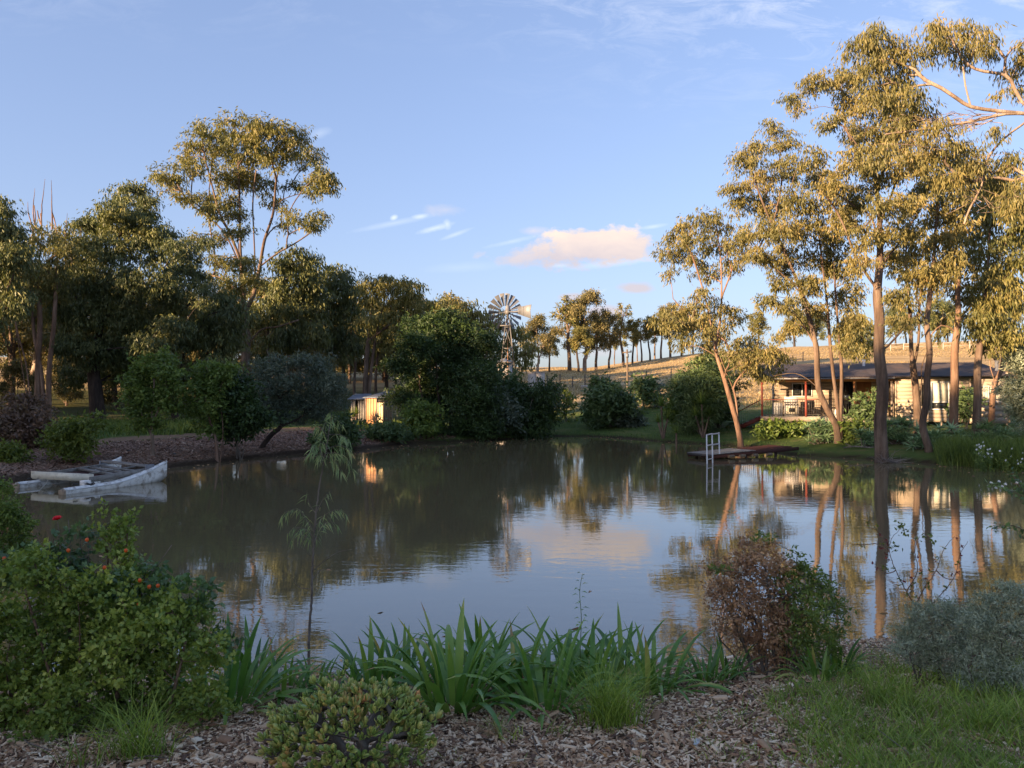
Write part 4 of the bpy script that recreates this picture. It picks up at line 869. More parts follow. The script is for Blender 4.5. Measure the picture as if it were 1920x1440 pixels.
# trees that stand left of and behind the camera and shade the pond
SH = [(-46, 44), (-44, 37), (-47, 30), (-43, 23), (-46, 16), (-42, 6), (-46, 1), (-49, 10), (-52, 24), (-52, 40), (-50, -2), (-54, 14)]
_k = np.arange(-34, 18, 4.3)
SH += [(-0.788 * (57 + (i * 7) % 5) + 0.616 * p, -0.616 * (57 + (i * 7) % 5) - 0.788 * p) for i, p in enumerate(_k)] + [(-0.788 * 66 + 0.616 * (p + 2), -0.616 * 66 - 0.788 * (p + 2)) for p in _k]
for i, (x, y) in enumerate(SH):
    far = i >= 12
    stand(0, y, (4, 1, 0, 4, 2)[i % 5], (1.75, 1.45, 1.3, 1.8, 1.2)[i % 5] * (1.3 if far else 1.05) * (0.84 if far and -26 < 0.616 * x - 0.788 * y < -13 else 1) * (0.5 if i in (3, 4, 7, 11) else 1), i * 1.3, 'gum of the shelter belt behind the photographer', 'shelter belt behind the photographer', 1.25, x=x)
# ------------------------------------------------------------------ materials of built things
M['clad'] = pmat('cream_weatherboard', (0.40, 0.325, 0.24), 0.65, var=0.10, nscale=2, stretch=(1, 1, 4), dirt=(0.33, 0.27, 0.2), dscale=1.2, damt=0.35)
M['clad_grey'] = pmat('fibre_cement_panel', (0.38, 0.31, 0.24), 0.7, var=0.10, nscale=1.5, dirt=(0.30, 0.25, 0.2), dscale=0.9, damt=0.4)
M['roof'] = pmat('dark_corrugated_iron', (0.065, 0.055, 0.052), 0.75, metal=0.0, var=0.35, nscale=1.5, dirt=(0.12, 0.075, 0.05), dscale=1.5, damt=0.5)
M['rededge'] = pmat('red_oxide_paint', (0.20, 0.042, 0.028), 0.55, var=0.2, dirt=(0.12, 0.06, 0.045), dscale=3, damt=0.5)
M['timber_or'] = pmat('orange_timber', (0.42, 0.20, 0.085), 0.6, var=0.25, nscale=6, stretch=(1, 1, 0.2))
M['timber'] = pmat('weathered_timber', (0.26, 0.21, 0.17), 0.85, var=0.3, nscale=8, stretch=(0.3, 0.3, 1), bump=0.4, bscale=30, dirt=(0.1, 0.075, 0.06), dscale=4, damt=0.6)
M['timber_gr'] = pmat('grey_deck_plank', (0.24, 0.225, 0.2), 0.8, var=0.25, nscale=9, bump=0.4, bscale=25, dirt=(0.1, 0.085, 0.07), dscale=5, damt=0.6)
M['white'] = pmat('white_enamel', (0.62, 0.62, 0.60), 0.4, var=0.05, dirt=(0.5, 0.47, 0.42), dscale=4, damt=0.4)
M['cream'] = pmat('cream_paint', (0.68, 0.64, 0.50), 0.5, var=0.08, dirt=(0.36, 0.3, 0.22), dscale=5, damt=0.5)
M['hull'] = pmat('weathered_white_hull', (0.78, 0.76, 0.70), 0.6, var=0.16, nscale=5, dirt=(0.24, 0.19, 0.14), dscale=6, damt=0.8, bump=0.2)
M['hull_low'] = pmat('scummy_hull_bottom', (0.30, 0.22, 0.14), 0.6, var=0.3, nscale=5, dirt=(0.14, 0.1, 0.06), dscale=8, damt=0.7)
M['alu'] = pmat('dull_aluminium', (0.50, 0.51, 0.50), 0.42, metal=0.7, var=0.15, nscale=5, dirt=(0.3, 0.29, 0.27), dscale=6, damt=0.4)
M['galv'] = pmat('galvanised_steel', (0.19, 0.20, 0.215), 0.55, metal=0.2, var=0.2, nscale=4, dirt=(0.22, 0.19, 0.17), dscale=3, damt=0.4)
M['galv_dark'] = pmat('dull_tower_steel', (0.17, 0.165, 0.16), 0.6, metal=0.3, var=0.25)
M['rail'] = pmat('dark_rail_metal', (0.05, 0.045, 0.042), 0.5, var=0.2)
M['black'] = pmat('dark_plastic', (0.02, 0.02, 0.02), 0.45, var=0.2)
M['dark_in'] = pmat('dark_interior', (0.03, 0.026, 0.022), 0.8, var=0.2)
M['blind'] = pmat('pale_window_blind', (0.55, 0.54, 0.44), 0.7, var=0.06, nscale=1.5)
M['concrete'] = pmat('pale_concrete', (0.46, 0.43, 0.39), 0.85, var=0.15, dirt=(0.25, 0.22, 0.18), dscale=2, damt=0.5)
M['redboard'] = pmat('faded_red_board', (0.07, 0.028, 0.022), 0.8, var=0.3, nscale=6)
M['shed_or'] = pmat('ochre_shed_sheet', (0.62, 0.34, 0.17), 0.7, var=0.12, nscale=2, dirt=(0.4, 0.2, 0.1), dscale=2.5, damt=0.4)
M['shed_pale'] = pmat('pale_yellow_board', (0.72, 0.58, 0.34), 0.7, var=0.1, dirt=(0.45, 0.33, 0.18), dscale=3, damt=0.3)
M['slate'] = pmat('blue_grey_iron', (0.17, 0.20, 0.25), 0.5, metal=0.3, var=0.2, dirt=(0.12, 0.12, 0.12))
M['rope'] = pmat('old_rope', (0.4, 0.36, 0.28), 0.9, var=0.2)
M['pole'] = pmat('grey_pole_timber', (0.13, 0.10, 0.075), 0.9, var=0.25, nscale=10, stretch=(1, 1, 0.15))
def glass_mat():
    m, nt, out = new_mat('window_glass')
    pb = nd(nt, 'ShaderNodeBsdfPrincipled', Roughness=0.04, IOR=1.5); pb.inputs['Base Color'].default_value = (0.02, 0.022, 0.022, 1); pb.inputs['Specular IOR Level'].default_value = 0.8
    nt.links.new(pb.outputs[0], out.inputs[0]); return m
M['glass'] = glass_mat()

def gbox(name, mat, parent, c, size, ax=None, label=None):
    g = Geo(); g.box(c, size, ax); o = g.build(name, mat, parent)
    if label: o['label'] = label
    return o
def gbeam(name, mat, parent, p, q, w, t=None, up=(0, 0, 1), a=0.5):
    g = Geo(); g.beam(p, q, w, t, up, a); return g.build(name, mat, parent)

# ------------------------------------------------------------------ the cabin
class Frame:
    def __init__(s, A, u, up=(0, 0, 1)):
        s.A = np.array(A, float); s.u = unit(np.array(u, float)); s.w = np.array(up, float); s.v = np.cross(s.w, s.u)
    def p(s, u, v, z): return s.A + s.u * u + s.v * v + s.w * z
    @property
    def ax(s): return (s.u, s.v, s.w)
def cabin():
    A = P(1427, 780, 42.0); B = P(1893, 780, 38.6); A[2] = B[2] = 0
    f = Frame(A, B - A); ax = f.ax
    def U(px, v=0.0):     # length along the front at which a pixel column meets the wall at depth v
        a = (px - 960) / F; o = f.p(0, v, 0); return (a * o[1] - o[0]) / (f.u[0] - a * f.u[1])
    zd = 1.33; ze = 3.42
    V = 2.1
    root = thing('cabin', 'cream weatherboard cabin with dark iron roof and open verandah on the right bank', 'cabin', f.p(5.5, 2, zd))
    def part(name, m=None): return name
    bh = 0.19
    def wall(name, u0, u1, v, z0, z1, holes, mat='clad', flip=False, board=bh, length_ax=None, label=None):
        g = Geo(); o = f if length_ax is None else length_ax
        # carcass behind the boards, pierced for the openings
        us = sorted({u0, u1, *[h[0] for h in holes], *[h[1] for h in holes]}); zs = sorted({z0, z1, *[h[2] for h in holes], *[h[3] for h in holes]})
        for a, b in zip(us[:-1], us[1:]):
            for c, d in zip(zs[:-1], zs[1:]):
                m = ((a + b) / 2, (c + d) / 2)
                if any(h[0] < m[0] < h[1] and h[2] < m[1] < h[3] for h in holes): continue
                g.box(o.p(m[0], v + 0.055, m[1]), (b - a, 0.05, d - c), o.ax)
        wo = g.build(name, M[mat], root)
        if label: wo['label'] = label
        n = int(round((z1 - z0) / board)); bd = (z1 - z0) / n; k = 0
        for i in range(n):
            za, zb = z0 + i * bd, z0 + (i + 1) * bd; zm = (za + zb) / 2
            cuts = [(h[0], h[1]) for h in holes if h[2] < zm < h[3]]
            segs = [(u0, u1)]
            for c0, c1 in cuts:
                segs = [s for a, b in segs for s in ((a, min(b, c0)), (max(a, c1), b)) if s[1] - s[0] > 0.02]
            for a, b in segs:
                t = 0.09; R = (o.u, unit(o.v * math.cos(t) - o.w * math.sin(t) * -1), None)
                vv = unit(o.v * math.cos(t) + o.w * math.sin(t)); ww = np.cross(o.u, vv)
                bg = Geo(); bg.box(o.p((a + b) / 2, v + 0.016, zm), (b - a - 0.004, 0.016, bd + 0.006), (o.u, vv, ww), a=(k * 0.37) % 1); bg.build('board', M[mat], wo); k += 1
        return wo
    def window(u0, u1, v, z0, z1, bars=(), frame='white', pane='glass', low=None, w=0.06, fr=None):
        o = fr or f; g = Geo()
        for a, b, c, d in ((u0, u1, z0, z0 + w), (u0, u1, z1 - w, z1), (u0, u0 + w, z0 + w, z1 - w), (u1 - w, u1, z0 + w, z1 - w)):
            g.box(o.p((a + b) / 2, v + 0.01, (c + d) / 2), (b - a, 0.09, d - c), o.ax)
        for ub in bars: g.box(o.p(ub, v + 0.012, (z0 + z1) / 2), (w * 0.9, 0.07, z1 - z0 - 2 * w), o.ax)
        if low: g.box(o.p((u0 + u1) / 2, v + 0.014, low), (u1 - u0 - 2 * w, 0.075, w), o.ax)
        wo = g.build('window', M[frame], root)
        us = [u0 + w] + list(bars) + [u1 - w]
        for i in range(len(us) - 1):
            for (za, zb, top) in (((z0 + w, low, False), (low, z1 - w, True)) if low else ((z0 + w, z1 - w, True),)):
                gb = Geo(); gb.box(o.p((us[i] + us[i + 1]) / 2, v + 0.045, (za + zb) / 2), (us[i + 1] - us[i], 0.012, zb - za), o.ax)
                gb.build('pane', M[pane if (top or not low) else 'glass'], wo)
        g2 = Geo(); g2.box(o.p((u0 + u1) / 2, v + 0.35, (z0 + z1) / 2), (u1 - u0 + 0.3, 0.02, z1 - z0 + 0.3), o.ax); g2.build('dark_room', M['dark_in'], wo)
        return wo
    uL = U(1453, V); uR = U(1679, 0)
    # recessed wall at the back of the verandah
    w1 = (U(1485, V), U(1523, V), zd + 1.05, zd + 1.82); d1 = (U(1577, V), U(1600, V), zd, zd + 2.0); d2 = (U(1606, V), U(1634, V), zd + 0.02, zd + 1.95)
    wall('back_wall', uL, U(1690, V), V, zd, ze + 0.12, [w1, d1, d2])
    window(w1[0], w1[1], V, w1[2], w1[3], bars=((w1[0] + w1[1]) / 2,), w=0.05)
    window(d1[0], d1[1], V, d1[2], d1[3], frame='rail', w=0.05)
    gbox('door', M['timber_or'], root, f.p((d2[0] + d2[1]) / 2, V + 0.03, (d2[2] + d2[3]) / 2), (d2[1] - d2[0] - 0.01, 0.05, d2[3] - d2[2] - 0.01), ax, 'orange timber door catching the low sun')
    # projecting room: front wall, its left return, the smooth right section, the dark end wall
    u1 = U(1779, 0); uB = U(1818, 0); uE = U(1893, 0)
    wn = (U(1745, 0), U(1780, 0), 1.72, 3.18)
    wc = (U(1727, 0), U(1733, 0), 1.9, 3.1)
    wall('front_wall', uR, uB, 0.0, 1.10, ze, [wn, wc])
    window(wn[0], wn[1], 0.0, wn[2], wn[3], pane='blind', low=2.12)
    window(wc[0], wc[1], 0.0, wc[2], wc[3], frame='rail', w=0.03)
    ww = (U(1818, 0) + 0.02, U(1882, 0), 2.12, 2.95)
    wall('end_section_wall', uB, uE, 0.02, 1.05, ze + 0.05, [ww], mat='clad_grey', board=0.3)
    window(ww[0], ww[1], 0.01, ww[2], ww[3], bars=(ww[0] + 0.42 * (ww[1] - ww[0]), ww[0] + 0.56 * (ww[1] - ww[0])), w=0.045, pane='blind')
    fr = Frame(f.p(uR, 0.1, 0), f.v); fr2 = Frame(f.p(uE + 0.0, 0.09, 0), f.v)
    g = Geo()
    for (a, b, z0, z1, uu) in ((0.08, V + 0.05, zd, ze, uR + 0.03), (0.08, 5.6, 1.05, ze + 0.2, uE - 0.03)):
        g.box(f.p(uu, (a + b) / 2, (z0 + z1) / 2), (0.05, b - a, z1 - z0), ax)
    g.box(f.p(uL + 0.03, V + 1.9, (zd + ze) / 2 + .1), (0.05, 3.7, ze - zd + .2), ax)
    g.box(f.p((uL + uE) / 2, 5.7, 2.4), (uE - uL, 0.06, 2.6), ax)
    sw = g.build('side_wall', M['clad_grey'], root)
    for i in range(12):
        gb = Geo(); z = 1.15 + i * 0.2
        gb.box(f.p(uE + 0.012, 2.85, z), (0.02, 5.4, 0.188), ax, a=(i * .37) % 1); gb.build('board', M['clad_grey'], sw)
        if z > zd: gb = Geo(); gb.box(f.p(uL - 0.012, V + 1.85, z), (0.02, 3.6, 0.188), ax, a=(i * .57) % 1); gb.build('board', M['clad'], sw)
    for uu, vv in ((uR + 0.0, -0.01), (uE - 0.03, 0.0)):
        gbox('corner_board', M['clad'], root, f.p(uu + 0.02, vv, (1.1 + ze) / 2), (0.07, 0.03, ze - 1.12), ax)
    # verandah deck
    zz = zd
    for i in range(14):
        a, b = 0.0, uR - 0.01; v0 = 0.03 + i * 0.148
        gbox('deck_plank', M['timber_gr'], root, f.p((a + b) / 2, v0 + 0.07, zz - 0.015), (b - a, 0.14, 0.03), ax)
    gbox('deck_fascia', M['clad_grey'], root, f.p(uR / 2, -0.01, zz - 0.15), (uR, 0.035, 0.24), ax)
    gbox('deck_fascia', M['clad_grey'], root, f.p(-0.015, 1.05, zz - 0.15), (0.03, 2.1, 0.24), ax)
    g = Geo()
    for uu in np.linspace(0.1, uE - 0.1, 9):
        for vv in (0.15, 2.2, 5.4):
            q = f.p(uu, vv, 0); g.beam((q[0], q[1], hgt(q[0], q[1]) - 0.1), (q[0], q[1], zz - 0.17), 0.09)
    g.build('stump', M['timber'], root)['kind'] = 'stuff'
    # roof
    slope = 0.145
    def roof(u0, u1, v0, v1, zf, name='roof'):
        r = gbox(name, M['roof'], root, f.p((u0 + u1) / 2, (v0 + v1) / 2, zf + slope * (v1 - v0) / 2 - 0.03), (u1 - u0, math.hypot(v1 - v0, slope * (v1 - v0)), 0.03), (f.u, unit(f.v + f.w * slope), unit(f.w - f.v * slope)))
        n = int((u1 - u0) / 0.8)
        for i in range(n):
            a = u0 + (u1 - u0) * i / n; b = u0 + (u1 - u0) * (i + 1) / n - 0.01
            g = Geo(); k = 10; us = np.linspace(a, b, k * 4 + 1); zc = 0.016 * np.sin(np.arange(k * 4 + 1) * math.pi / 2)
            V_ = np.array([f.p(uu, vv, zf + slope * (vv - v0) + 0.012 + z) for vv in (v0 - 0.06, v1) for uu, z in zip(us, zc)])
            m = len(us); g.add(V_, [[j, j + 1, m + j + 1, m + j] for j in range(m - 1)], a=(i * .41) % 1)
            g.build('roof_sheet', M['roof'], r)
        return r
    roof(U(1440, -0.45) - 0.55, uE + 0.18, -0.45, 5.9, 3.44)
    gbox('gutter', M['galv'], root, f.p((uR - 0.8) / 2, -0.47, 3.36), (uR + 0.6, 0.09, 0.07), ax)
    gbox('verandah_beam', M['timber_or'], root, f.p(uR / 2 + .1, 0.08, 3.28), (uR, 0.07, 0.16), ax)
    gbox('verandah_beam', M['timber_or'], root, f.p(uR / 2 + .1, 1.2, 3.44), (uR, 0.05, 0.10), ax)
    for i in range(9):
        uu = 0.15 + i * (uR - 0.3) / 8
        gbeam('rafter', M['timber_or'], root, f.p(uu, -0.38, 3.355), f.p(uu, 2.05, 3.355 + slope * 2.43), 0.05, 0.09)
    for px, m in ((1427, 'rededge'), (1511, 'rededge'), (1602, 'timber_or'), (1672, 'timber')):
        uu = U(px, 0.06) + (0.05 if px == 1427 else 0)
        q = f.p(uu, 0.08, 0); gbeam('verandah_post', M[m], root, (q[0], q[1], hgt(q[0], q[1])), (q[0], q[1], 3.2), 0.10, up=f.v)
    # railing
    rt = zd + 0.90
    posts = [0.08, U(1511, 0.06), U(1602, 0.06), uR - 0.1]
    for i in range(3):
        a, b = posts[i] + 0.05, posts[i + 1] - 0.05
        r = gbeam('railing', M['rededge'], root, f.p(a, 0.07, rt), f.p(b, 0.07, rt), 0.06, 0.04)
        gbeam('bottom_rail', M['rail'], r, f.p(a, 0.07, zd + 0.1), f.p(b, 0.07, zd + 0.1), 0.04, 0.03)
        n = int((b - a) / 0.12)
        for j in range(1, n):
            gbeam('baluster', M['rail'], r, f.p(a + (b - a) * j / n, 0.07, zd + 0.1), f.p(a + (b - a) * j / n, 0.07, rt - 0.02), 0.018, up=f.v)
    # steps on the left
    r = None; st0 = f.p(0.0, 0.25, zd - 0.02)
    dirn = -f.u * 0.86
    foot = st0 + dirn * 1.45; foot[2] = hgt(foot[0], foot[1]) + 0.02; L = foot - st0
    for s_ in (0.0, 1.1):
        o = f.v * s_
        sg = gbeam('stair_stringer', M['rededge'], root, st0 + o + np.array((0, 0, -.1)), foot + o, 0.05, 0.20)
    for i in range(5):
        t = (i + 0.6) / 5.2; c = st0 + L * t + f.v * 0.55; gbox('stair_tread', M['timber'], root, c + np.array((0, 0, .02)), (0.27, 1.05, 0.035), ax)
    up = np.array((0, 0, 0.9)); hr = gbeam('stair_handrail', M['rededge'], root, st0 + up + np.array((0, 0, 0.02)), foot + up, 0.05)
    for i in range(1, 12):
        t = i / 12; gbeam('baluster', M['rail'], hr, st0 + L * t, st0 + L * t + up, 0.018, up=f.v)
    gbeam('stair_post', M['rededge'], hr, foot + L * -0.02, foot + L * -0.02 + up * 1.05, 0.07, up=f.v)
    # flue, vent and aerial on the roof
    q = f.p(uE - 0.12, 1.6, 3.7); g = Geo(); g.tube([q, q + (0, 0, 0.62)], 0.085, 12); fl = g.build('flue', M['galv'], root)
    g = Geo(); g.tube([q + (0, 0, .6), q + (0, 0, .66), q + (0, 0, .8), q + (0, 0, .92)], [0.10, 0.15, 0.15, 0.09], 12); g.build('cowl', M['rail'], fl)
    q = f.p(U(1620, 4.5), 4.5, 4.12); g = Geo(); g.tube([q, q + (0, 0, 0.36)], 0.07, 10); g.tube([q + (0, 0, .34), q + (0, 0, .42)], 0.10, 10); g.build('roof_vent', M['white'], root)
    q = f.p(U(1612, 4.9), 4.9, 4.15); g = Geo(); g.beam(q, q + (0, 0, 0.28), 0.03)
    g.beam(q + (0, 0, .26), q + f.u * -0.36 + (0, 0, 0.85), 0.035); g.beam(q + (0, 0, .26), q + f.u * 0.36 + (0, 0, 0.75), 0.035); g.box(q + f.u * -0.38 + (0, 0, .88), (0.1, .05, .12)); g.build('aerial', M['galv'], root)
    # things standing on the verandah
    def on(u, v, z=0): return f.p(u, v, zd + z)
    ua = (U(1450, .5) + U(1467, .5)) / 2; c = on(ua, 0.5)
    t = thing('portable_cooler', 'white portable cooler with vented front standing first on the verandah', 'air cooler', c)
    gbox('body', M['white'], t, c + (0, 0, .36), (0.46, 0.36, 0.70), ax)
    for i in range(8): gbox('grille_slat', M['alu'], t, c + f.v * -0.188 + (0, 0, .16 + i * .055), (0.36, 0.012, 0.028), ax)
    gbox('top_panel', M['cream'], t, c + (0, 0, .73), (0.42, 0.32, 0.03), ax)
    ub = (U(1471, .5) + U(1497, .5)) / 2; c = on(ub, 0.55)
    t = thing('cooking_stove', 'white cooking stove with oven window and raised back on the verandah', 'stove', c)
    gbox('body', M['white'], t, c + (0, 0, .36), (0.72, 0.5, 0.70), ax)
    gbox('plinth', M['rail'], t, c + (0, 0, .03), (0.66, 0.44, 0.04), ax)
    d = gbox('oven_door', M['cream'], t, c + f.v * -0.262 + (0, 0, .33), (0.58, 0.02, 0.42), ax)
    gbox('oven_window', M['glass'], d, c + f.v * -0.276 + (0, 0, .34), (0.30, 0.012, 0.22), ax)
    gbox('door_handle', M['alu'], d, c + f.v * -0.285 + (0, 0, .50), (0.5, 0.02, 0.02), ax)
    gbox('splashback', M['white'], t, c + f.v * 0.22 + (0, 0, .90), (0.72, 0.04, 0.32), ax)
    gbox('control_panel', M['rail'], t, c + f.v * -0.258 + (0, 0, .63), (0.66, 0.02, 0.10), ax)
    for i in range(4):
        g = Geo(); q = c + f.u * (-0.22 + .147 * i) + f.v * -0.275 + (0, 0, .63); g.tube([q, q - f.v * 0.03], 0.022, 8); g.build('knob', M['white'], t)
    for i in range(2):
        g = Geo(); q = c + f.u * (-0.17 + .34 * i) + (0, 0, .715); g.tube([q, q + (0, 0, .02)], 0.11, 12); g.build('burner', M['rail'], t)
    uc = (U(1515, .6) + U(1524, .6)) / 2; c = on(uc, 0.7)
    t = thing('patio_chair', 'dark plastic chair beside the stove on the verandah', 'chair', c)
    gbox('seat', M['black'], t, c + (0, 0, .42), (0.42, 0.42, 0.03), ax); gbox('backrest', M['black'], t, c + f.v * .2 + (0, 0, .66), (0.40, 0.03, 0.42), ax)
    for sx in (-.18, .18):
        for sy in (-.18, .18): gbeam('leg', M['black'], t, c + f.u * sx + f.v * sy, c + f.u * sx + f.v * sy + (0, 0, .41), 0.035)
    uc = U(1590, .5); c = on(uc - 0.5, 0.5)
    t = thing('storage_tub', 'pale plastic tub on the verandah beside the big gum', 'tub', c)
    g = Geo(); g.tube([c, c + (0, 0, .03), c + (0, 0, .38)], [0.18, 0.2, 0.27], 14); g.build('bucket', M['white'], t)
    g = Geo(); g.tube([c + (0, 0, .375), c + (0, 0, .40)], [0.285, 0.285], 14); g.build('rim', M['cream'], t)
    uc = U(1658, .3); c = on(uc, 0.35)
    t = thing('leaning_board', 'old boards leaning at the right end of the verandah', 'timber', c)
    for k, (du, dz) in enumerate(((-0.25, 1.1), (-0.05, 1.35), (0.12, 0.95))): gbeam('plank', M['timber'], t, c + f.u * (du - 0.25), c + f.u * (du + 0.2) + (0, 0, dz), 0.10, 0.03, up=f.v)
cabin()

# ------------------------------------------------------------------ dock with ladder
def dock():
    a = W0(1331, 862); a = np.array((a[0], a[1] - 0.1, 0)); b = np.array((11.9, 31.9, 0)); f = Frame(a, b - a); ax = f.ax
    Ln = np.linalg.norm(b - a); zt = 0.20
    t = thing('jetty', 'low wooden jetty with grey boards and bare red joists reaching into the pond', 'jetty', a)
    w = 1.25
    def z(u): return zt + 0.16 * (u / Ln)
    for v in (0.02, w - 0.02): 
        gbeam('bearer', M['redboard'], t, f.p(0, v, z(0) - 0.09), f.p(Ln, v, z(Ln) - 0.09), 0.05, 0.14)
    gbeam('bearer', M['redboard'], t, f.p(0.1, w / 2, z(0) - 0.1), f.p(Ln, w / 2, z(Ln) - 0.1), 0.05, 0.12)
    n = 16
    for i in range(n):
        u = 0.075 + i * 0.15; gbox('plank', M['timber_gr'], t, f.p(u, w / 2, z(u) + 0.0 + 0.003 * (i % 3)), (0.138, w + 0.06, 0.03), ax)
    for i in range(7):
        u = n * 0.15 + 0.35 + i * (Ln - n * 0.15 - 0.5) / 7; gbox('joist', M['redboard'], t, f.p(u, w / 2, z(u) - 0.02), (0.05, w, 0.09), ax)
    gbox('end_board', M['rail'], t, f.p(-0.02, w / 2, z(0) - 0.04), (0.03, w + .06, 0.10), ax)
    for u in (0.35, 2.0, 3.7, 5.2):
        if u > Ln: continue
        for v in (0.12, w - 0.12):
            g = Geo(); g.tube([f.p(u, v, -0.75), f.p(u, v, z(u) - 0.12)], 0.06, 8); g.build('pile', M['bark_dark'], t)
    for i, u in enumerate((0.9, 1.5, 2.2, 3.0)):
        g = Geo(); g.tube([f.p(u, -0.05, 0.10), f.p(u + 0.28, -0.05, 0.10)], 0.06, 8); g.build('float', M['hull_low'], t)
    # ladder
    l0 = P(1326, 853, 27.75); l2 = P(1349, 853, 28.6); l1 = (l0 + l2) / 2 + (0, .1, 0)
    t = thing('pool_ladder', 'white metal ladder with square hand frames at the jetty end', 'ladder', (l0[0], l0[1], 0.2))
    for k, q in enumerate((l0, l1, l2)):
        g = Geo(); q = np.array(q); top = 1.06 + 0.02 * k; g.tube([(q[0], q[1], -0.3 if k < 2 else 0.3), (q[0] - 0.02, q[1], top)], 0.026, 8); g.build('upright', M['white'], t)
    for (p, q) in ((l0, l1), (l1, l2)):
        for zz in (1.05, 0.66): 
            g = Geo(); g.tube([(p[0] - 0.015, p[1], zz), (q[0] - 0.015, q[1], zz + 0.015)], 0.024, 8); g.build('rung', M['white'], t)
    for zz in (0.16, -0.02):
        g = Geo(); g.tube([(l0[0], l0[1], zz), (l1[0], l1[1], zz)], 0.02, 8); g.build('rung', M['white'], t)
dock()

# ------------------------------------------------------------------ old catamaran on the left bank
def catamaran():
    s0 = np.array((*W0(118, 927), 0.0)); b0 = np.array((*W0(306, 902), 0.0)); s1 = np.array((*W0(32, 915), 0.0))
    f = Frame(s0, b0 - s0); Ln = np.linalg.norm(b0 - s0); off = (s1 - s0) @ f.v; sh = (s1 - s0) @ f.u
    t = thing('catamaran', 'old white catamaran hull pair with timber deck frame moored at the left bank', 'catamaran', f.p(Ln / 2, 0.8, 0))
    def hull(v0, u0):
        n = 22; V = []; 
        for i in range(n + 1):
            x = i / n; wd = 0.135 * min(1, (0.55 + 1.6 * x)) * (1 - max(0, (x - 0.55) / 0.45) ** 2.2 * 0.96)
            sheer = 0.13 + 0.05 * x + 0.40 * max(0, (x - 0.4) / 0.6) ** 1.6
            keel = -0.16 + 0.05 * x + (0.24 * max(0, (x - 0.8) / 0.2) ** 2)
            u = u0 + x * Ln * 1.02 + 0.07 * x ** 6
            for (dv, z) in ((-wd, sheer), (-wd * 1.08, sheer - 0.03), (-wd * 0.9, keel + (sheer - keel) * 0.42), (0, keel), (wd * 0.9, keel + (sheer - keel) * 0.42), (wd * 1.08, sheer - 0.03), (wd, sheer), (0, sheer + 0.025)):
                V.append(f.p(u, v0 + dv, z))
        m = 8; g = Geo(); Fq = []; mt = []
        for i in range(n):
            for j in range(m): Fq.append([i * m + j, i * m + (j + 1) % m, (i + 1) * m + (j + 1) % m, (i + 1) * m + j]); 
        g.add(V, Fq); g.F.append(np.array([[0, 1, 2, 3, 4, 5, 6, 7]])); g.A.append(np.array([.5])); g.M.append(np.array([0]))
        h = g.build('hull', M['hull'], t)
        rb = Geo()
        for s_ in (-1, 1):
            pts = [V[i * m + (1 if s_ < 0 else 5)] for i in range(n + 1)]; rb.tube(pts, 0.016, 5)
        rb.build('rub_rail', M['white'], h)
        tr = Geo(); tr.box(f.p(u0 - 0.02, v0, -0.02), (0.04, 0.22, 0.26), f.ax); tr.build('transom', M['hull_low'], h)
        return h
    hull(0, 0); hull(off, sh)
    w = off
    # frame between the hulls
    def X(u, v): return u + sh * v / w
    zf = 0.30
    gbox('front_panel', M['cream'], t, f.p(X(0.95, w / 2) - 0.2, w * 0.56, zf), (0.05, w * 0.98, 0.20), (f.u * 0.92 + f.v * 0.0, f.v, f.w))
    for v in (0.12, w - 0.12): gbox('cradle', M['hull'], t, f.p(X(0.85, v), v, 0.20), (0.45, 0.2, 0.14), f.ax)
    for v in (0.05, w - 0.05):
        gbeam('side_beam', M['timber_gr'], t, f.p(X(0.8, v), v, zf - 0.02), f.p(X(2.75, v), v, zf + 0.06), 0.06, 0.14)
    for i, u in enumerate((1.5, 1.9, 2.3)): gbeam('cross_beam', M['timber_gr'], t, f.p(X(u, 0.05), 0.05, zf + 0.06), f.p(X(u, w - .05) + 0.3, w - .05, zf + 0.07), 0.12, 0.05)
    for i in range(4): gbox('deck_board', M['redboard'], t, f.p(X(1.3 + .34 * i, w / 2), w / 2, zf - 0.02), (0.3, w - 0.2, 0.03), f.ax)
    for u in (2.6, 2.8): gbeam('cross_rail', M['timber_gr'], t, f.p(X(u, 0), 0, zf + 0.17), f.p(X(u, w), w, zf + 0.20), 0.05, 0.05)
    for v in (0.0, w): gbox('post', M['galv'], t, f.p(X(2.7, v), v, zf + 0.08), (0.28, 0.06, 0.28), f.ax)
    for v in (0.4, w - 0.5): gbeam('long_pole', M['timber_gr'], t, f.p(X(1.0, v) , v, zf + 0.10), f.p(X(2.95, v), v + 0.1, zf + 0.17), 0.035)
    for v in (0.0, w):
        for u in (0.35, 3.1, 3.6): gbox('cleat', M['rail'], t, f.p(X(u, v), v, 0.17 + 0.40 * max(0, (u / Ln - .4) / .6) ** 1.6 + .05), (0.12, 0.03, 0.03), f.ax)
    for k in range(9): gbeam('lashing', M['rope'], t, f.p(X(1.0 + k * .2, w * .1), w * .06, zf + .01), f.p(X(1.1 + k * .2, w * .1), w * .16, zf + .02), 0.012)
    g = Geo(); g.tube(smooth_line([f.p(X(2.9, 0), 0.0, .42), f.p(3.4, .5, .2), f.p(3.2, 1.2, .12), f.p(X(3.0, w), w, .45)], .1), 0.011, 4); g.build('rope', M['rope'], t)
    g = Geo(); c = f.p(0.75, -0.05, 0.2); pts = [c + (0.08 * math.cos(k), 0.05 * math.sin(k * 1.3), 0.02 * math.sin(k * 2.1) - .02 * k / 8) for k in np.linspace(0, 14, 40)]; g.tube(pts, 0.012, 4); g.build('rope', M['rail'], t)
    g = Geo(); g.tube([f.p(X(.6, w * .75), w * .75, .2), f.p(X(.4, w * .68), w * .68, .1), f.p(X(.15, w * .6), w * .6, 0.0)], 0.012, 4); g.build('rope', M['rope'], t)
catamaran()

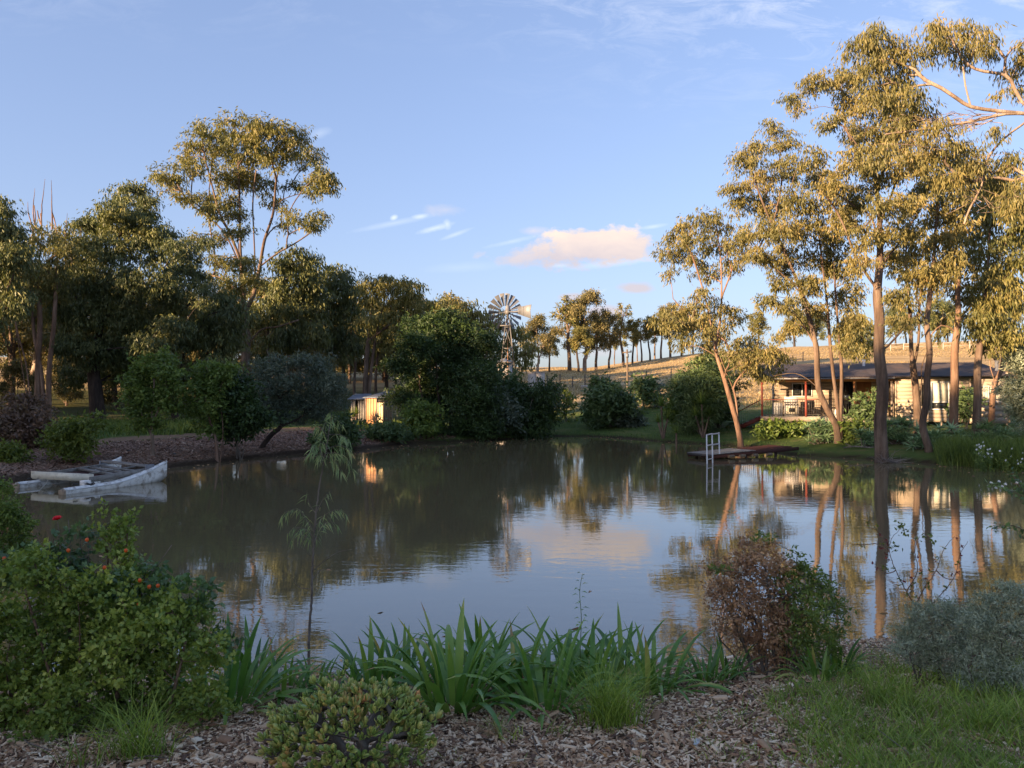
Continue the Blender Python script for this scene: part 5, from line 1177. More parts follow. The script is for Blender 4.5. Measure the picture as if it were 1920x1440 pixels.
# ------------------------------------------------------------------ windmill
def windmill():
    D = 50.0; hub = P(952, 585, D); gz = hgt(hub[0], D)
    t = thing('windmill', 'farm windmill with grey bladed wheel, tail vane and steel lattice tower', 'windmill', (hub[0], D, gz))
    Rw = 1.24; rot = math.radians(28)
    ax = np.array((-math.sin(rot), math.cos(rot), 0.06)); ax = unit(ax)       # from the hub to the wheel, away from the viewer
    sx = unit(np.cross(ax, (0, 0, 1.0))); sz = np.cross(sx, ax)
    c = hub + ax * 0.35
    wheel = Geo()
    for rr in (Rw * 0.36, Rw * 0.72):
        an = np.linspace(0, 2 * math.pi, 37); wheel.tube([c + rr * (math.cos(q) * sx + math.sin(q) * sz) for q in an], 0.012, 4, cap=False)
    for k in range(6):
        q = k * math.pi / 3 + 0.2; wheel.tube([c + ax * 0.1, c + Rw * 0.72 * (math.cos(q) * sx + math.sin(q) * sz)], 0.012, 4)
    wheel.tube([c - ax * 0.35, c + ax * 0.14], [0.08, 0.09], 10)
    w = wheel.build('wheel', M['galv'], t)
    bm = None
    for k in range(18):
        q = k * 2 * math.pi / 18 + 0.06; r = math.cos(q) * sx + math.sin(q) * sz; tg = -math.sin(q) * sx + math.cos(q) * sz
        g = Geo(); pr = []
        for j in range(4):
            x = j / 3; rad = Rw * (0.34 + 0.66 * x); wd = 0.10 + 0.22 * x; pitch = math.radians(38 - 8 * x)
            cu = 0.02 + 0.015 * x
            for s_ in (-0.5, 0, 0.5):
                pr.append(c + r * rad + (tg * math.cos(pitch) + ax * math.sin(pitch)) * wd * s_ + ax * (-cu if s_ == 0 else 0.0))
        Fq = [[j * 3 + i, j * 3 + i + 1, j * 3 + i + 4, j * 3 + i + 3] for j in range(3) for i in range(2)]
        g.add(pr, Fq, a=(k * .37) % 1); g.build('blade', M['galv'], w)
    # gearbox and hood
    g = Geo(); g.box(hub + (0, 0, 0.0), (0.28, 0.3, 0.30), (sx, ax, sz)); g.tube([hub + (0, 0, -0.15), hub + (0, 0, -0.5)], 0.07, 8); g.build('gearbox', M['galv_dark'], t)
    g = Geo(); g.tube([hub + (0, 0, .1), hub + (0, 0, .3), hub + (0, 0, .44)], [0.17, 0.15, 0.11], 10); g.build('hood', M['galv'], t)
    # tail
    e = hub - ax * 1.35 * np.array((1, 1, -0.3)) + (0.0, 0, -0.12); far = hub - ax * 2.3 + (0.0, 0, -0.06); td = unit(-ax)
    e = hub + td * 1.4 + (0, 0, 0.0); 
    gbeam('tail_boom', M['galv'], t, hub, e + td * 0.2, 0.05)
    up = np.array((0, 0, 1.0)); g = Geo()
    pl = [e + up * 0.25, e + td * 1.75 + up * 0.36, e + td * 1.6 - up * 0.05, e + td * 1.7 - up * 0.52, e - up * 0.18]
    n = unit(np.cross(td, up)) * 0.008
    V = [p + n for p in pl] + [p - n for p in pl]; g.V.append(np.array(V)); g.n = 10
    g.F.append(np.array([[0, 1, 2, 3, 4], [9, 8, 7, 6, 5]])); g.A.append(np.full(2, .5)); g.M.append(np.zeros(2, int))
    g.F.append(np.array([[i, (i + 5), (i + 1) % 5 + 5, (i + 1) % 5] for i in range(5)])); g.A.append(np.full(5, .5)); g.M.append(np.zeros(5, int))
    v = g.build('tail_vane', M['galv'], t)
    for k in (0.25, 0.7): gbeam('stiffener', M['galv_dark'], v, e + td * (k * 1.1) + n * 2 - up * 0.3 * k - up * .1, e + td * (k * 1.1) + n * 2 + up * (0.22 + .1 * k), 0.03, 0.015)
    # tower
    top = hub + (0, 0, -0.45); H = top[2] - gz; wb = 0.95; wt = 0.10
    def corner(k, h):
        wdt = wb + (wt - wb) * (h / H) ** 0.85; sxn, syn = ((-1, -1), (1, -1), (1, 1), (-1, 1))[k]
        return np.array((hub[0] + sxn * wdt, D + syn * wdt, gz + h))
    for k in range(4):
        gbeam('tower_leg', M['galv_dark'], t, corner(k, -0.2), corner(k, H * 0.55), 0.07); gbeam('tower_leg', M['galv_dark'], t, corner(k, H * 0.55), corner(k, H), 0.06)
    hs = [0.9, 2.0, 3.1, 4.1, 5.0, H * 0.92]
    for i, h in enumerate(hs):
        for k in range(4): gbeam('tower_girt', M['galv_dark'], t, corner(k, h), corner((k + 1) % 4, h), 0.04)
    for i in range(len(hs) - 1):
        for k in range(4):
            gbeam('tower_brace', M['galv_dark'], t, corner(k, hs[i]), corner((k + 1) % 4, hs[i + 1]), 0.022); gbeam('tower_brace', M['galv_dark'], t, corner((k + 1) % 4, hs[i]), corner(k, hs[i + 1]), 0.022)
    gbeam('platform', M['galv_dark'], t, top + (-0.5, -0.0, -0.45), top + (0.42, 0, -0.45), 0.5, 0.05)
    gbeam('pump_rod', M['timber_or'], t, (hub[0], D, gz + 0.2), (hub[0], D, top[2]), 0.035)
windmill()
# tank stand and white trough under the windmill
def yard():
    q = P(945, 700, 52); gz = hgt(q[0], 52)
    t = thing('water_tank', 'small pale water tank with conical lid below the windmill', 'water tank', (q[0], 52, gz))
    g = Geo(); z1 = P(945, 681, 52)[2]; g.tube([(q[0], 52, gz - .2), (q[0], 52, z1)], 0.55, 20); g.build('tank', M['concrete'], t)
    g = Geo(); g.tube([(q[0], 52, z1), (q[0], 52, z1 + .06), (q[0], 52, z1 + 0.32)], [0.66, 0.64, 0.1], 20); g.build('lid', M['slate'], t)
    for i in range(6):
        an = i * math.pi / 3; g = Geo(); g.tube([(q[0] + .57 * math.cos(an), 52 + .57 * math.sin(an), gz), (q[0] + .57 * math.cos(an), 52 + .57 * math.sin(an), z1)], 0.025, 4); g.build('rib', M['galv_dark'], t)
    q = P(1004, 706, 66); gz = hgt(q[0], 66)
    t = thing('concrete_trough', 'white block wall of a stock trough on the slope right of the windmill', 'trough', (q[0], 66, gz))
    z0, z1 = P(1004, 716, 66)[2], P(1004, 699, 66)[2]
    for k, (a, b) in enumerate(((990, 1004), (1005, 1021))):
        xa, xb = (a - 960) / F * 66, (b - 960) / F * 66; gbox('panel', M['concrete'], t, ((xa + xb) / 2, 66, (min(z0, gz) + z1) / 2 - .1), (xb - xa, 0.9, z1 - min(z0, gz) + .2))
    gbox('cap', M['concrete'], t, (q[0] + .02, 66, z1 + 0.03), (1.5, 1.0, 0.06))
    # low white slab on the slope
    q = P(1099, 709, 74); gz = hgt(q[0], 74)
    t = thing('feed_trough', 'long low white feed trough in the dry paddock', 'trough', (q[0], 74, gz))
    gbox('basin', M['concrete'], t, (q[0], 74, gz + 0.22), (1.0, 0.4, 0.24)); 
    for s_ in (-.4, .4): gbox('foot', M['concrete'], t, (q[0] + s_, 74, gz + 0.05), (0.12, 0.34, 0.14))
    # power pole
    q = pick(1177, 762); Dp = 60.0; x = (1176 - 960) / F * Dp; gz = hgt(x, Dp); zt = P(1176, 655, Dp)[2]
    t = thing('power_pole', 'thin grey power pole with short crossarm standing on the paddock edge', 'pole', (x, Dp, gz))
    g = Geo(); g.tube([(x, Dp, gz - .3), (x + 0.02, Dp, (gz + zt) / 2), (x, Dp, zt)], [0.085, 0.08, 0.065], 10); g.build('post', M['pole'], t)
    gbeam('crossarm', M['pole'], t, (x - 0.35, Dp, zt - 0.25), (x + 0.35, Dp, zt - 0.2), 0.09)
    for s_ in (-.3, .3): g = Geo(); g.tube([(x + s_, Dp, zt - .18), (x + s_, Dp, zt - 0.04)], 0.035, 6); g.build('insulator', M['black'], t)
    gbox('meter_box', M['galv'], t, (x, Dp - .12, zt - .5), (0.2, 0.12, 0.3))
    # paddock fence
    pts = [(x_, 76 + 0.05 * x_) for x_ in np.arange(3.5, 11, 1.25)] + [(11.0 + k * 3.2, 78 + k * 3.0) for k in range(1, 10)]
    t = thing('paddock_fence', 'post and wire fence crossing the dry paddock', 'fence', (pts[0][0], pts[0][1], hgt(*pts[0])))
    tops = []
    for k, (a, b) in enumerate(pts):
        z = hgt(a, b); h = 1.25 + 0.15 * math.sin(k * 2.3); g = Geo(); g.tube([(a, b, z - .2), (a + .03 * math.sin(k), b, z + h)], 0.06, 6); g.build('post', M['pole'], t); tops.append((a, b, z))
    for h in (0.45, 0.8, 1.1):
        g = Geo(); g.tube([(a, b, z + h) for a, b, z in tops], 0.012, 4); g.build('wire', M['galv_dark'], t)
    for k in range(3): gbeam('rail', M['pole'], t, np.array(tops[3]) + (0, 0, 0.35 + .3 * k), np.array(tops[5]) + (0, 0, .35 + .3 * k), 0.05)
    # far white fence and shed on the crest at the right
    t = thing('crest_fence', 'pale rail fence on the crest behind the cabin', 'fence', (60, 120, hgt(60, 120)))
    prev = None
    for k in range(15):
        a = 52 + k * 1.9; b = 122 - k * 0.3; z = hgt(a, b); gbeam('post', M['concrete'], t, (a, b, z - .1), (a, b, z + 1.2), 0.10)
        if prev: 
            for hh in (0.6, 1.1): gbeam('rail', M['concrete'], t, (prev[0], prev[1], prev[2] + hh), (a, b, z + hh), 0.05)
        prev = (a, b, z)
yard()
# ------------------------------------------------------------------ sheds on the left bank
def sheds():
    D = 44.5; a = P(686, 795, D); b = P(719, 795, D - 0.3); e = P(735, 795, D + 1.1)
    a[2] = b[2] = e[2] = 0; gz = hgt(a[0], D) - 0.1
    zt = P(700, 747, D)[2]
    t = thing('ochre_shed', 'small ochre sheet shed with slate-blue roof glowing in the sun left of centre', 'shed', ((a[0] + b[0]) / 2, D + 1, gz))
    f = Frame(a, b - a); W_ = np.linalg.norm(b - a)
    u = W_ * 0.63
    for k in range(4): gbox('wall_panel', M['shed_or'], t, f.p(u * (k + .5) / 4, 0, (gz + zt) / 2), (u / 4 - 0.012, 0.05, zt - gz), f.ax)
    for k in range(3): gbox('door_board', M['shed_pale'], t, f.p(u + (W_ - u) * (k + .5) / 3, -0.02, (gz + zt) / 2 - 0.12), ((W_ - u) / 3 - 0.012, 0.04, zt - gz - 0.24), f.ax)
    gbox('vent', M['dark_in'], t, f.p(u + (W_ - u) / 2, 0.0, zt - 0.14), (W_ - u, 0.04, 0.14), f.ax)
    for uu in (0.0, u): gbeam('post', M['timber'], t, f.p(uu, -0.05, gz), f.p(uu, -0.05, zt), 0.05, up=f.v)
    f2 = Frame(b, e - b); W2 = np.linalg.norm(e - b)
    for k in range(4): gbox('side_panel', M['clad_grey'], t, f2.p(W2 * (k + .5) / 4, 0.0, (gz + zt) / 2), (W2 / 4 - 0.012, 0.05, zt - gz), f2.ax)
    g = Geo(); c = [f.p(-0.12, -0.18, zt + 0.02), f.p(W_ + 0.15, -0.18, zt + 0.02), f.p(W_ + 0.35, 2.0, zt + 0.36), f.p(0.2, 2.0, zt + 0.36)]
    V = c + [q + (0, 0, 0.04) for q in c]; g.add(V, [[3, 2, 1, 0], [4, 5, 6, 7], [0, 1, 5, 4], [1, 2, 6, 5], [2, 3, 7, 6], [3, 0, 4, 7]]); r = g.build('roof', M['slate'], t)
    for k in range(6):
        s_ = (k + .5) / 6; gbeam('roof_rib', M['slate'], r, c[0] + (c[1] - c[0]) * s_ + (0, 0, .05), c[3] + (c[2] - c[3]) * s_ + (0, 0, .05), 0.03, 0.03)
    D = 46.5; a = P(658, 792, D); b = P(684, 792, D); a[2] = b[2] = 0; gz = hgt(a[0], D) - .1; zt = P(670, 749, D)[2]
    t = thing('grey_shed', 'weathered grey timber shed with patched roof behind the ochre shed', 'shed', (a[0], D + 1, gz)); f = Frame(a, b - a); W_ = b[0] - a[0]
    for k in range(6):
        if k == 2: continue
        gbox('board', M['timber_gr'], t, f.p(W_ * (k + .5) / 6, 0, (gz + zt) / 2), (W_ / 6 - 0.015, 0.03, zt - gz), f.ax)
    gbox('back_wall', M['timber'], t, f.p(W_ / 2, 1.5, (gz + zt) / 2), (W_, 0.04, zt - gz), f.ax)
    for s_ in (0, W_): gbox('side_wall', M['timber'], t, f.p(s_, .76, (gz + zt) / 2), (0.04, 1.45, zt - gz), f.ax)
    g = Geo(); c = [f.p(-0.15, -0.25, zt + 0.0), f.p(W_ + .1, -0.25, zt), f.p(W_ + .1, 1.8, zt + 0.32), f.p(-.15, 1.8, zt + .32)]
    V = c + [q + (0, 0, 0.03) for q in c]; g.add(V, [[3, 2, 1, 0], [4, 5, 6, 7], [0, 1, 5, 4], [1, 2, 6, 5], [2, 3, 7, 6], [3, 0, 4, 7]]); g.build('roof', M['slate'], t)
sheds()
# ------------------------------------------------------------------ ground cover
def blades(g, B, H, W, rng, bend=0.5, segs=3, a=None, flop=0.3):
    """curved grass blades: B bases (n,3), H heights, W widths"""
    n = len(B); H = np.broadcast_to(H, (n,)) * (0.6 + 0.8 * rng.random(n)); W = np.broadcast_to(W, (n,)) * (0.7 + 0.6 * rng.random(n))
    th = rng.random(n) * 2 * math.pi; dirn = np.c_[np.cos(th), np.sin(th), np.zeros(n)]; side = np.c_[-np.sin(th), np.cos(th), np.zeros(n)]
    ph = rng.random(n) * 2 * math.pi; side = unit(side + 0.8 * np.c_[np.cos(ph), np.sin(ph), np.zeros(n)])
    bn = bend * (0.3 + rng.random(n)); V = []
    for k in range(segs + 1):
        t = k / segs; r = H * (bn * t ** 2 + 0.12 * t); z = H * (t - flop * bn * t ** 2.2)
        c = B + dirn * r[:, None] + np.c_[np.zeros(n), np.zeros(n), z]
        if k < segs:
            w = W * (1 - 0.75 * t ** 1.5) / 2; V += [c - side * w[:, None], c + side * w[:, None]]
        else: V.append(c)
    V = np.stack(V, 1).reshape(-1, 3); m = 2 * segs + 1; i = np.arange(n)[:, None] * m; a = rng.random(n) if a is None else a
    g.n, base = g.n, g.n
    g.V.append(V); g.n += len(V)
    for k in range(segs - 1):
        g.F.append(i + base + np.array([[2 * k, 2 * k + 1, 2 * k + 3, 2 * k + 2]])); g.A.append(a); g.M.append(np.zeros(n, int))
    k = segs - 1; g.F.append(i + base + np.array([[2 * k, 2 * k + 1, 2 * k + 2]])); g.A.append(a); g.M.append(np.zeros(n, int))

def to3(x, y, dz=0.0): return np.c_[x, y, height(x, y) + dz]

def chips_on(g, P3, L, W, rng, thick=0.25, tilt=0.35):
    n = len(P3); L = L * (0.4 + 1.1 * rng.random(n) ** 1.4); W = W * (0.5 + rng.random(n)); T = W * thick
    th = rng.random(n) * math.pi * 2; u = unit(np.c_[np.cos(th), np.sin(th), rng.normal(size=n) * tilt]); v = unit(np.cross(np.c_[np.zeros(n), np.zeros(n), np.ones(n)] + rng.normal(size=(n, 3)) * tilt, u)); w = np.cross(u, v)
    V = []
    for sx, sy, sz in ((-1, -1, -1), (1, -1, -1), (1, 1, -1), (-1, 1, -1), (-1, -1, 1), (1, -.7, 1), (.85, 1, 1), (-1, .8, 1)):
        V.append(P3 + u * (L * sx / 2)[:, None] + v * (W * sy / 2)[:, None] + w * (T * sz / 2)[:, None])
    V = np.stack(V, 1).reshape(-1, 3); i = np.arange(n)[:, None] * 8; a = rng.random(n)
    F6 = np.concatenate([i + np.array([q]) for q in ([4, 5, 6, 7], [0, 1, 5, 4], [2, 3, 7, 6])])
    g.add(V, F6, np.tile(a, 3))

def chip_mat():
    m, nt, out = new_mat('wood_chip'); L = nt.links; at = attr(nt); geo = nt.nodes.new('ShaderNodeNewGeometry')
    c = ramp(nt, at.outputs['Fac'], [(0.0, (0.06, 0.025, 0.012)), (0.2, (0.24, 0.12, 0.055)), (0.42, (0.5, 0.31, 0.16)), (0.68, (0.72, 0.51, 0.31)), (0.9, (0.88, 0.68, 0.44)), (1.0, (0.92, 0.80, 0.58))])
    c = mix_col(nt, 0.22, c, mix_col(nt, noise(nt, geo.outputs['Position'], 90, 4, 0.7), (0.05, 0.03, 0.02), (0.5, 0.4, 0.33)))
    pb = nd(nt, 'ShaderNodeBsdfPrincipled', Roughness=0.85); pb.inputs['Specular IOR Level'].default_value = 0.2
    L.new(c, pb.inputs['Base Color']); L.new(pb.outputs[0], out.inputs[0]); return m
M['chip'] = chip_mat()
M['bankchip'] = leaf_mat('bank_litter', [(0.0, (0.09, 0.045, 0.03)), (0.5, (0.24, 0.135, 0.085)), (0.85, (0.38, 0.25, 0.17)), (1.0, (0.6, 0.46, 0.34))], trans=0.0, nscale=0.8)

def cover():
    rng = np.random.default_rng(77)
    # wood chips of the near bed
    n = 140000; y = rng.uniform(2.6, 7.6, n); x = rng.uniform(-0.78, 0.78, n) * y + rng.uniform(-0.3, 0.3, n)
    keep = rng.random(n) < np.clip(1.5 - 0.16 * y, 0.3, 1); d = pond_dist(x, y); keep &= d > 0.12; x, y = x[keep], y[keep]
    lump = 0.018 * np.abs(np.sin(x * 9 + 2 * np.sin(y * 7))) * rng.random(len(x))
    g = Geo(); Pt = to3(x, y, 0.004) + np.c_[np.zeros(len(x)), np.zeros(len(x)), lump + rng.random(len(x)) * 0.012]
    big = rng.random(len(x)) < 0.06
    chips_on(g, Pt[~big], 0.031, 0.010, rng); chips_on(g, Pt[big], 0.06, 0.013, rng)
    tag(g.build('wood_chips', M['chip']), 'loose wood chip mulch covering the bed in front', 'wood chips', kind='stuff')
    # bark litter on the left bank
    n = 60000; x = rng.uniform(-30, -3, n); y = rng.uniform(20, 46, n); d = pond_dist(x, y); k = (d > 0.3) & (d < 6.2) & (np.abs(x) < y * 0.72); x, y = x[k], y[k]
    g = Geo(); chips_on(g, to3(x, y, 0.02), 0.13, 0.04, rng)
    tag(g.build('bark_litter', M['bankchip']), 'brown bark litter strewn over the left bank', 'bark litter', kind='stuff')
    g = Geo(); n = 2600; y = rng.uniform(2.7, 7.0, n); x = rng.uniform(-0.75, 0.75, n) * y; k = pond_dist(x, y) > 0.08; x, y = x[k], y[k]; n = len(x); th = rng.random(n) * 6.28
    leaves(g, to3(x, y, 0.03), np.c_[np.cos(th), np.sin(th), rng.normal(size=n) * .25], 0.055, 0.016, rng, droop=0.1, fold=True)
    tag(g.build('leaf_litter', M['deadleaf']), 'dry brown gum leaves scattered on the wood chips', 'leaf litter', kind='stuff')
    g = Geo(); n = 170; y = rng.uniform(2.8, 6.8, n); x = rng.uniform(-0.75, 0.75, n) * y; k = pond_dist(x, y) > 0.1; chips_on(g, to3(x[k], y[k], 0.03), 0.085, 0.03, rng, thick=0.3, tilt=.25)
    tag(g.build('bark_pieces', M['chip']), 'larger pieces of bark lying on the wood chips', 'bark', kind='stuff')
    g = Geo(); n = 5000; x = rng.uniform(-22, 20, n); y = rng.uniform(7, 46, n); d = pond_dist(x, y); k = (d < -0.05) & (rng.random(n) < np.exp(d / 1.2)); x, y = x[k], y[k]; m = len(x); th = rng.random(m) * 6.28
    leaves(g, np.c_[x, y, np.full(m, 0.004)], np.c_[np.cos(th), np.sin(th), np.zeros(m)], 0.11, 0.03, rng)
    tag(g.build('floating_leaves', M['deadleaf']), 'fallen gum leaves floating near the edges of the pond', 'floating leaves', kind='stuff')
    # dark sticks in the near bed
    g = Geo()
    for k in range(150):
        yy = rng.uniform(3.0, 6.5); xx = rng.uniform(-0.6, 0.65) * yy
        if pond_dist(xx, yy) < 0.2: continue
        th = rng.random() * 6.28; L_ = rng.uniform(0.08, 0.35); z = hgt(xx, yy); p = np.array((xx, yy, z + 0.02)); q = p + np.array((math.cos(th), math.sin(th), rng.uniform(-.05, .15))) * L_
        g.tube([p, (p + q) / 2 + rng.normal(size=3) * 0.015, q], [0.004, 0.003, 0.002], 4)
    tag(g.build('fallen_twigs', M['twig']), 'thin grey twigs lying on the wood chips', 'twigs', kind='stuff')
    # grass, near right
    g = Geo(); B = []; Hh = []
    def clump(cx, cy, r, n, h):
        x = cx + rng.normal(size=n) * r; y = cy + rng.normal(size=n) * r * 0.8; k = pond_dist(x, y) > 0.05; B.append(to3(x[k], y[k], -0.01)); Hh.append(np.full(k.sum(), h))
    for k in range(430):
        px = 1440 + 520 * rng.random() ** 0.75; py = 1255 + 240 * rng.random() ** 0.8
        if px < 1560 and py < 1300: continue
        if px < 1520 and py > 1300 and rng.random() < 0.6: continue
        q = pick(px, py); h = rng.uniform(0.04, 0.13) * (1.0 if py > 1390 else 1.35)
        clump(q[0], q[1], rng.uniform(0.03, 0.09), int(rng.uniform(12, 46)), h)
    for k in range(90):
        q = pick(rng.uniform(1300, 1560), rng.uniform(1330, 1450)); clump(q[0], q[1], 0.05, int(rng.uniform(4, 14)), rng.uniform(0.03, 0.07))
    for k in range(30):
        q = pick(rng.uniform(1440, 1680), rng.uniform(1225, 1262)); clump(q[0], q[1], 0.05, 16, rng.uniform(0.05, 0.12))
    for (px, py, n, h, r) in ((960, 1395, 24, .1, .03), (1045, 1385, 24, .1, .03), (925, 1370, 22, .09, .04), (270, 1430, 60, .24, .05), (160, 1440, 40, .2, .06), (1000, 1440, 14, .05, .05), (840, 1430, 16, .07, .05), (760, 1440, 30, .10, .05), (1200, 1435, 10, .05, .03)):
        q = pick(px, py); clump(q[0], q[1], r, n, h)
    B = np.concatenate(B); Hh = np.concatenate(Hh); blades(g, B, Hh, 0.0055, rng, bend=0.75, segs=4)
    tag(g.build('lawn_grass', M['grass']), 'bright green lawn grass growing into the mulch at lower right', 'grass', kind='stuff')
    g = Geo(); k = rng.random(len(B)) < 0.10; blades(g, B[k] + (0, 0, 0.0), Hh[k] * 1.0, 0.005, rng, bend=1.2, segs=3)
    tag(g.build('dry_blades', M['drygrass']), 'dry straw blades mixed into the green lawn grass', 'dry grass', kind='stuff')
    # grass of the far and right banks
    g = Geo(); n = 90000; x = rng.uniform(-3, 30, n); y = rng.uniform(22, 60, n); d = pond_dist(x, y)
    keep = (d > 0.03) & (np.abs(x) < y * 0.72) & (rng.random(n) < np.where(d < 0.8, 1.0, 0.35)); x, y, d = x[keep], y[keep], d[keep]
    patch = wob(x * 1.3, y * 1.3); k = patch > -0.45; x, y, d = x[k], y[k], d[k]
    blades(g, to3(x, y, -0.01), np.where(d < 0.8, 0.16, 0.10) * (1 + 0.5 * wob(x, y)), 0.022, rng, bend=0.6, segs=2)
    n = 26000; x = rng.uniform(-30, -3, n); y = rng.uniform(24, 56, n); d = pond_dist(x, y); k = (d > 8.2) & (np.abs(x) < y * 0.72); x, y = x[k], y[k]
    k = wob(x * 2 + 3, y * 2) > -0.2; blades(g, to3(x[k], y[k], -0.01), 0.28, 0.04, rng, bend=0.6, segs=2)
    tag(g.build('bank_grass', M['bankgrass']), 'grass covering the banks on the far side of the pond', 'grass', kind='stuff')
    # green weeds behind the path on the left
    g = Geo()
    for k in range(150):
        px = rng.uniform(175, 400); py = rng.uniform(795, 815); q = pick(px, py)
        if pond_dist(q[0], q[1]) < 8.0: continue
        m = 60; x = q[0] + rng.normal(size=m) * 0.35; y = q[1] + rng.normal(size=m) * 0.35; blades(g, to3(x, y), 0.42, 0.035, rng, bend=0.7, segs=2)
    for k in range(60):
        q = pick(rng.uniform(660, 760), rng.uniform(797, 806)); m = 40; x = q[0] + rng.normal(size=m) * 0.25; y = q[1] + rng.normal(size=m) * 0.25; blades(g, to3(x, y), 0.3, 0.04, rng, bend=0.7, segs=2)
    tag(g.build('path_weeds', M['bush_mid']), 'bright green weeds along the path behind the left bank', 'weeds', kind='stuff')
    # reeds at the right water edge
    g = Geo(); n = 9000; px = rng.uniform(1756, 1960, n); D = 3600 / (rng.uniform(866, 880, n) - 740 + (px - 1850) * 0.05); x = (px - 960) / F * D; d = pond_dist(x, D); k = (d > -0.25) & (d < 2.0)
    x, y = x[k], D[k]; blades(g, np.c_[x, y, np.maximum(height(x, y), -0.1)], 0.62, 0.02, rng, bend=0.35, segs=3)
    tag(g.build('reed_bed', M['bush_mid']), 'tall soft green reeds at the water edge by the right trees', 'reeds', kind='stuff')
    # dry tufts on the paddock
    g = Geo(); n = 75000; y = rng.uniform(56, 128, n); x = rng.uniform(-0.10, 0.72, n) * y; k = wob(x * .8, y * .8) > -0.5; x, y = x[k], y[k]
    blades(g, to3(x, y, -0.02), 0.20, 0.07, rng, bend=0.6, segs=2)
    tag(g.build('dry_grass', M['drygrass']), 'dry straw-coloured grass on the paddock slope', 'dry grass', kind='stuff')
cover()

# ------------------------------------------------------------------ strap-leaved lilies, every leaf its own piece
def strap_mesh(k):
    rng = np.random.default_rng(1000 + k); L = 0.62; n = 9; bend = (0.9, 1.2, 1.5, 1.7, 1.8, 1.9, 0.5, 1.5)[k]; th0 = (0.3, 0.42, 0.55, 0.7, 0.85, 1.0, 0.14, 1.25)[k]
    p = np.zeros(3); V = []
    for i in range(n + 1):
        t = i / n; th = th0 + bend * t ** 1.6; d = np.array((math.sin(th), 0, math.cos(th))); nn = np.array((-math.cos(th), 0, math.sin(th)))
        w = 0.050 * (0.55 + 0.9 * t) * (1 - t ** 5) if t < 1 else 0; w = min(w, 0.052 * (1 - t ** 3.2) + 0.0005); tw = 0.15 * math.sin(k + 2 * t)
        sd = np.array((0, 1, 0)) * math.cos(tw) + nn * math.sin(tw)
        V += [p + sd * w / 2 + nn * -w * -0.22, p - nn * w * 0.0, p - sd * w / 2 + nn * w * 0.22]
        p = p + d * L / n
    g = Geo(); Fq = [[i * 3 + j, i * 3 + j + 1, i * 3 + j + 4, i * 3 + j + 3] for i in range(n) for j in range(2)]; g.add(V, Fq, a=[min(1, 0.2 + 0.08 * k + (0.5 if (i == n - 1 and k % 2 == 0) else 0.12 * (i / n))) for i in range(n) for j in range(2)])
    return g.mesh('strap_leaf', M['strap'], smooth=True)
STRAP = [strap_mesh(k) for k in range(8)]
def lily(px, py, n, sc, seed, label, spread=0.05, up=0.0):
    rng = np.random.default_rng(seed); q = pick(px, py)
    t = thing('lily_plant', label, 'lily plant', q, 'strap-leaved lilies along the near edge of the pond')
    for i in range(n):
        r = rng.random(); k = int(np.clip(r * 8 * (1 - up), 0, 7)); k = (6, 0, 1, 2, 3, 4, 5, 7)[k]
        o = place('leaf', STRAP[k], t); an = i * 2.4 + rng.uniform(-.3, .3); rr = spread * math.sqrt(rng.random()) * 1.6
        o.location = (math.cos(an) * rr, math.sin(an) * rr, -0.02); o.rotation_euler = (rng.uniform(-.12, .12), rng.uniform(-.1, .1), an); s = sc * rng.uniform(0.6, 0.98); o.scale = (s, s * rng.uniform(.85, 1.15), s)
LIL = [(425, 1335, 24, 1.0, 'lily with drooping leaves under the right side of the big left bush', .10), (470, 1300, 22, .95, 'lily spreading over the water right of the big left bush', .08), (530, 1315, 16, .6, 'low lily between left bush and the sapling', .06), (590, 1300, 16, .55, 'small lily at the foot of the sapling in the water', .05),
       (640, 1312, 12, .5, 'small lily behind the top left of the jade bush', .05), (700, 1300, 24, .85, 'lily leftmost in the middle row, behind the jade bush', .09), (760, 1290, 26, .9, 'bushy lily second from left in the middle row', .1), (850, 1335, 30, 1.12, 'tallest upright lily in front of the middle row', .09),
       (905, 1290, 24, 1.05, 'lily behind and right of the tallest upright one', .09), (970, 1300, 26, 1.0, 'lily at the centre of the middle row', .1), (1020, 1335, 30, .92, 'lily with leaves arching down on the mulch in the middle row', .1), (1060, 1280, 24, 1.0, 'lily under the tall leafy sprout', .09),
       (1110, 1300, 26, .98, 'lily just right of the tall leafy sprout', .1), (1170, 1290, 26, .95, 'lily behind the fine grass tuft', .1), (1225, 1300, 24, .85, 'rightmost lily of the middle row with leaves flat on the mulch', .09), (1325, 1285, 22, .52, 'short broad lily left of the half-dead shrub', .06), (1365, 1275, 16, .55, 'short lily touching the half-dead shrub', .05),
       (1540, 1280, 22, .62, 'lily under the green shrub at the right', .08), (1570, 1265, 14, .6, 'lily at the right foot of the green shrub, leaf over the water', .06)]
for i, (px, py, n, sc, lb, sp) in enumerate(LIL): lily(px, py, int(n * 1.8), sc, 500 + i, lb, sp, up=(0.25 if i in (7, 8, 15) else 0.0))

